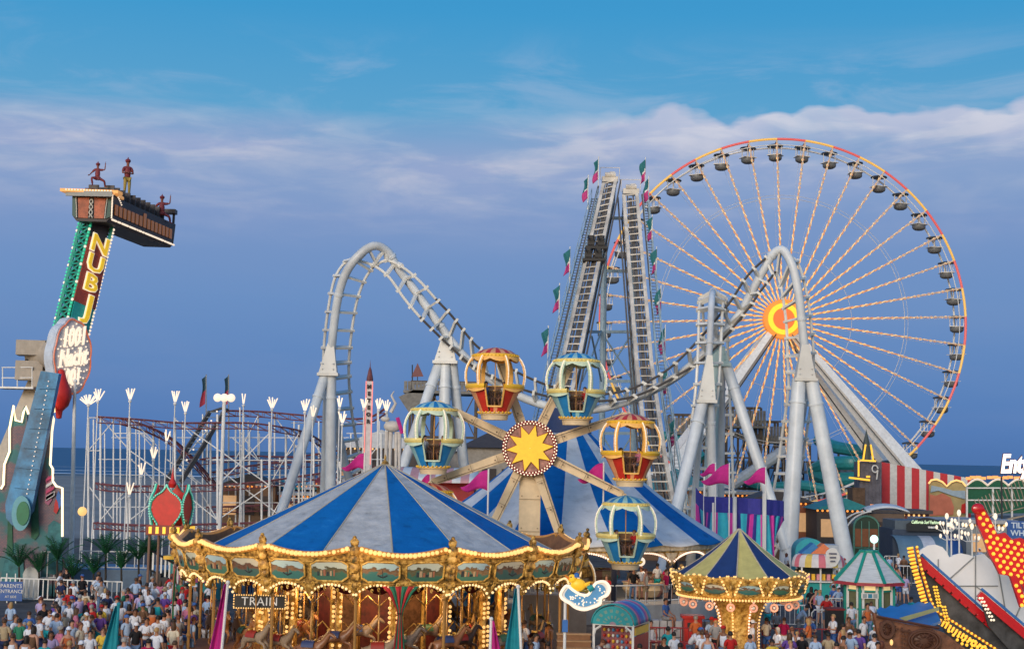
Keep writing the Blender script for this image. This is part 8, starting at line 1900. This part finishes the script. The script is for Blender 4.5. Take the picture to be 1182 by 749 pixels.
RT = [(953, 689, 'red', 'denim', 'shorts', 'walk', 2.9, 'dark', 'hair', 'shirt', 'white', 1.0, 'by the podium left of the green kiosk'), (922, 697, 'light blue', 'grey', 'shorts', 'lean', 1.2, 'dark', 'hair', 'shirt', 'white', 1.0, 'by the dark red railing'), (983, 696, 'white', 'denim', 'shorts', 'stand', PI, 'dark', 'hair', 'shirt', 'white', 1.0, 'in front of the green kiosk'), (947, 682, 'light blue', 'white', 'shorts', 'stand', 2.0, 'blond', 'hair', 'shirt', 'white', 1.0, 'behind the white barrier'), (936, 680, 'black', 'black', 'trousers', 'stand', PI, 'dark', 'long_hair', 'shirt', 'white', 1.0, 'right of the small gilded ride'), (941, 681, 'pink', 'navy', 'trousers', 'stand', .4, 'dark', 'hair', 'tank', 'white', 1.0, 'right of the small gilded ride'),
      (1002, 698, 'orange', 'denim', 'trousers', 'stand', .5, 'dark', 'hair', 'tank', 'white', 1.0, 'at the right side of the green kiosk'), (1007, 692, 'white', 'khaki', 'shorts', 'lean', PI, 'brown', 'hair', 'shirt', 'white', 1.0, 'at the counter of the green kiosk'), (995, 713, 'white', 'navy', 'shorts', 'stand', .3, 'dark', 'hair', 'shirt', 'white', 1.0, 'left of the carved stand'), (983, 731, 'light blue', 'navy', 'shorts', 'stand', PI, 'dark', 'cap', 'shirt', 'white', 1.0, 'in the right front crowd'), (893, 737, 'yellow', 'denim', 'shorts', 'lean', PI, 'dark', 'hair', 'shirt', 'white', 1.0, 'in front of the dark red railing'), (909, 733, 'purple', 'denim', 'trousers', 'stand', PI, 'brown', 'long_hair', 'shirt', 'white', 1.0, 'in front of the dark red railing'),
      (914, 740, 'lavender', 'white', 'shorts', 'stand', .6, 'blond', 'hair', 'shirt', 'white', 1.0, 'in front of the dark red railing'), (925, 731, 'black', 'black', 'trousers', 'stand', PI, 'dark', 'hair', 'shirt', 'white', 1.0, 'in front of the dark red railing'), (942, 733, 'light blue', 'denim', 'shorts', 'stand', PI, 'brown', 'hair', 'shirt', 'white', 1.0, 'in the right front crowd'), (957, 732, 'khaki', 'denim', 'shorts', 'stand', PI, 'dark', 'hair', 'shirt', 'white', 1.0, 'in the right front crowd'), (965, 742, 'white', 'khaki', 'shorts', 'stand', PI, 'dark', 'hair', 'shirt', 'white', 1.0, 'in the right front crowd'), (972, 735, 'brown', 'navy', 'shorts', 'stand', 2.0, 'dark', 'hair', 'tank', 'white', 1.0, 'in the right front crowd'),
      (994, 729, 'purple', 'denim', 'shorts', 'stand', 2.6, 'dark', 'hair', 'shirt', 'white', 1.0, 'left of the carved stand'), (1009, 733, 'white', 'denim', 'shorts', 'stand', PI, 'dark', 'hair', 'shirt', 'white', 1.0, 'left of the carved stand'), (1017, 742, 'brown', 'denim', 'shorts', 'stand', PI, 'auburn', 'long_hair', 'tank', 'white', 1.0, 'below the carved stand'), (1010, 744, 'white', 'navy', 'shorts', 'stand', .4, 'dark', 'hair', 'shirt', 'white', 1.0, 'below the carved stand'), (977, 714, 'brown', 'khaki', 'shorts', 'stand', .4, 'brown', 'hair', 'tank', 'white', 1.0, 'left of the green kiosk front'), (973, 722, 'orange', 'denim', 'shorts', 'stand', 2.3, 'dark', 'hair', 'tank', 'white', 1.0, 'left of the green kiosk front'), (990, 741, 'cream', 'denim', 'shorts', 'stand', .2, 'dark', 'hair', 'shirt', 'white', .8, 'in the right front crowd'),
      (886, 690, 'white', 'teal', 'shorts', 'stand', PI, 'brown', 'hair', 'shirt', 'white', 1.0, 'behind the small gilded ride'), (897, 705, 'grey', 'black', 'shorts', 'stand', PI, 'dark', 'hair', 'shirt', 'white', .8, 'behind the small gilded ride'), (1032, 680, 'white', 'denim', 'trousers', 'stand', 1.0, 'dark', 'hair', 'tank', 'white', 1.0, 'in the passage right of the green kiosk'), (1046, 664, 'lavender', 'white', 'shorts', 'stand', PI, 'brown', 'hair', 'shirt', 'white', 1.0, 'in the passage right of the green kiosk'), (1052, 690, 'teal', 'khaki', 'shorts', 'sit', 2.0, 'dark', 'hair', 'shirt', 'white', 1.0, 'on the ground left of the yellow bulb strip'), (1043, 642, 'brown', 'black', 'trousers', 'stand', PI, 'dark', 'hair', 'tank', 'white', 1.0, 'in the passage left of the white screen'), (1036, 652, 'orange', 'denim', 'shorts', 'walk', 0, 'auburn', 'long_hair', 'tank', 'white', 1.0, 'in the passage right of the green kiosk'), (966, 677, 'light blue', 'navy', 'shorts', 'stand', PI, 'dark', 'cap', 'shirt', 'white', 1.0, 'behind the white barrier'), (972, 677, 'blue', 'white', 'shorts', 'stand', PI, 'dark', 'hair', 'shirt', 'white', 1.0, 'behind the white barrier'),
      (845, 731, 'red', 'navy', 'trousers', 'stand', PI, 'dark', 'hair', 'shirt', 'white', 1.0, 'in front of the small gilded ride'), (867, 733, 'light blue', 'denim', 'trousers', 'stand', PI, 'dark', 'hair', 'shirt', 'white', 1.0, 'in front of the small gilded ride'), (798, 722, 'white', 'denim', 'trousers', 'lean', .9, 'dark', 'cap', 'shirt', 'blue', 1.0, 'left of the small gilded ride'), (811, 730, 'white', 'blue', 'shorts', 'stand', PI, 'brown', 'hair', 'shirt', 'white', 1.0, 'left of the small gilded ride'), (772, 725, 'teal', 'white', 'shorts', 'stand', PI, 'dark', 'hair', 'shirt', 'white', 1.0, 'in front of the dark red railing by the pavilion'), (780, 731, 'white', 'denim', 'shorts', 'stand', PI, 'dark', 'hair', 'shirt', 'white', 1.0, 'in front of the dark red railing by the pavilion'), (765, 737, 'black', 'denim', 'trousers', 'stand', 0, 'dark', 'hair', 'shirt', 'white', 1.0, 'at the bottom edge right of the rainbow cart'), (783, 744, 'white', 'navy', 'shorts', 'stand', PI, 'dark', 'hair', 'shirt', 'white', 1.0, 'at the bottom edge right of the rainbow cart'), (740, 744, 'light blue', 'navy', 'shorts', 'stand', PI, 'dark', 'hair', 'shirt', 'white', 1.0, 'at the bottom edge right of the rainbow cart'),
      (686, 734, 'white', 'grey', 'trousers', 'lean', 1.4, 'auburn', 'hair', 'shirt', 'white', 1.0, 'between the cloud sign pole and the rainbow cart'), (710, 735, 'magenta', 'navy', 'shorts', 'stand', PI, 'dark', 'hair', 'shirt', 'white', .9, 'in front of the rainbow cart'), (701, 746, 'grey', 'denim', 'shorts', 'stand', PI, 'grey', 'hair', 'shirt', 'white', 1.0, 'in front of the rainbow cart'), (606, 719, 'white', 'blue', 'shorts', 'reach', 2.3, 'brown', 'hair', 'shirt', 'white', 1.0, 'between the teal banner and the brown steps'), (619, 733, 'light blue', 'navy', 'shorts', 'stand', .8, 'dark', 'hair', 'shirt', 'white', 1.0, 'between the teal banner and the brown steps'), (611, 743, 'cream', 'brown', 'shorts', 'stand', .2, 'dark', 'hair', 'shirt', 'white', .9, 'between the teal banner and the brown steps'), (631, 741, 'navy', 'denim', 'shorts', 'stand', PI, 'dark', 'hair', 'shirt', 'white', 1.0, 'between the teal banner and the brown steps')]
for x, y, top, bot, bk, pose, rz, hair, hk, tk, capc, s, wh in RT:
    put(x, y, top, bot, bk, pose, rz, hair, hk, tk, capc, s, wh, g='visitors at the right')
# on the pavilion and decks
for x, y, D, z, top, bot, bk, pose, rz, hair, hk, tk, wh in ((730, 656, 73.3, .9, 'black', 'denim', 'trousers', 'hip', 0, 'dark', 'hat', 'shirt', 'inside the pavilion left of a dark post'), (746, 663, 72.9, .9, 'cream', 'khaki', 'shorts', 'reach', 1.2, 'auburn', 'hair', 'tank', 'inside the pavilion right of a dark post'), (758, 648, 77, .9, 'white', 'teal', 'shorts', 'stand', PI, 'dark', 'hair', 'shirt', 'deep inside the pavilion'), (770, 650, 76, .9, 'crimson', 'lavender', 'shorts', 'stand', .3, 'dark', 'hair', 'shirt', 'deep inside the pavilion'), (768, 668, 72.9, .9, 'crimson', 'grey', 'shorts', 'stand', 1.0, 'brown', 'hair', 'shirt', 'at the pavilion railing'), (800, 650, 76.5, .9, 'cream', 'navy', 'shorts', 'sit', .7, 'dark', 'hair', 'shirt', 'inside the pavilion behind the small navy top'), (700, 664, 74, .9, 'red', 'white', 'shorts', 'sit', 0, 'brown', 'long_hair', 'shirt', 'inside the pavilion behind the lowest gondola'),
      (768, 680, 64.4, .70, 'blue', 'grey', 'shorts', 'sit', 1.0, 'dark', 'hair', 'shirt', 'on the white block wall'), (751, 701, 61.8, 0.02, 'white', 'white', 'shorts', 'sit', .2, 'dark', 'hair', 'tank', 'by the dark red railing, right of the rainbow cart'), (604, 693, 66.5, 2.0, 'red', 'cream', 'trousers', 'stand', PI, 'brown', 'long_hair', 'shirt', 'on the tan loading deck'), (622, 690, 66.8, 2.0, 'light blue', 'navy', 'shorts', 'stand', PI, 'dark', 'hair', 'shirt', 'on the tan loading deck')):
    p = PP(x, D, z); PLACES.append(p.copy()); person(p, rz, pose, top, bot, bk, tk, hair, hk, 'khaki', 1.0, wh, 'visitors on the raised decks')
# further crowd: middle distance, seeded
tops = ['white'] * 12 + ['light blue'] * 5 + ['navy', 'black', 'grey'] + ['blue', 'navy', 'black', 'black', 'red', 'crimson', 'pink', 'purple', 'lavender', 'teal', 'green', 'yellow', 'orange', 'cream', 'cream', 'grey', 'brown']
bots = ['denim', 'denim', 'navy', 'white', 'khaki', 'black', 'grey', 'teal', 'blue']
def scatter(n, x0, x1, D0, D1, where, g, z=0.0, poses=('stand', 'stand', 'walk', 'hip', 'hold', 'folded')):
    k = 0; tries = 0
    while k < n and tries < n * 12:
        tries += 1; D = R.uniform(D0, D1); px = R.uniform(x0, x1); p = PP(px, D, z)
        if not free(p, .55): continue
        PLACES.append(p.copy()); k += 1
        tk = 'tank' if R.random() < .18 else 'shirt'
        person(p, R.choice([0, PI, PI, PI / 2, -PI / 2, 2.4]) + R.uniform(-.5, .5), R.choice(poses), R.choice(tops), R.choice(bots), R.choice(['shorts', 'shorts', 'trousers']), tk, R.choice(['dark', 'dark', 'brown', 'blond', 'auburn', 'grey']), R.choice(['hair', 'hair', 'long_hair', 'cap']), R.choice(['white', 'blue', 'red']), R.choice([1, 1, 1, .95, .78]), where, g)
scatter(16, 902, 955, 102, 124, 'far back between the grey coaster legs', 'distant visitors on the boardwalk')
scatter(12, 985, 1040, 84, 104, 'behind the green kiosk', 'visitors behind the green kiosk')
scatter(10, 868, 930, 76, 90, 'beyond the small gilded ride', 'visitors beyond the small gilded ride')
scatter(10, 1128, 1182, 104, 116, 'at the fence below the green stand', 'visitors below the green stand')
scatter(8, 270, 330, 72, 84, 'behind the TRAIN sign', 'visitors behind the carousel'); scatter(6, 940, 975, 84, 98, 'right of the candy striped stand', 'visitors near the candy striped stand')
scatter(40, 5, 225, 55.5, 66, 'at the very front of the left crowd', 'visitors in the left crowd'); scatter(22, 770, 1008, 54, 62, 'at the very front of the right crowd', 'visitors at the right'); scatter(22, 60, 225, 66, 77, 'at the back of the left crowd', 'visitors in the left crowd')
scatter(6, 690, 790, 74, 79, 'among the pavilion tubs', 'visitors on the raised decks', .9)
label_people()
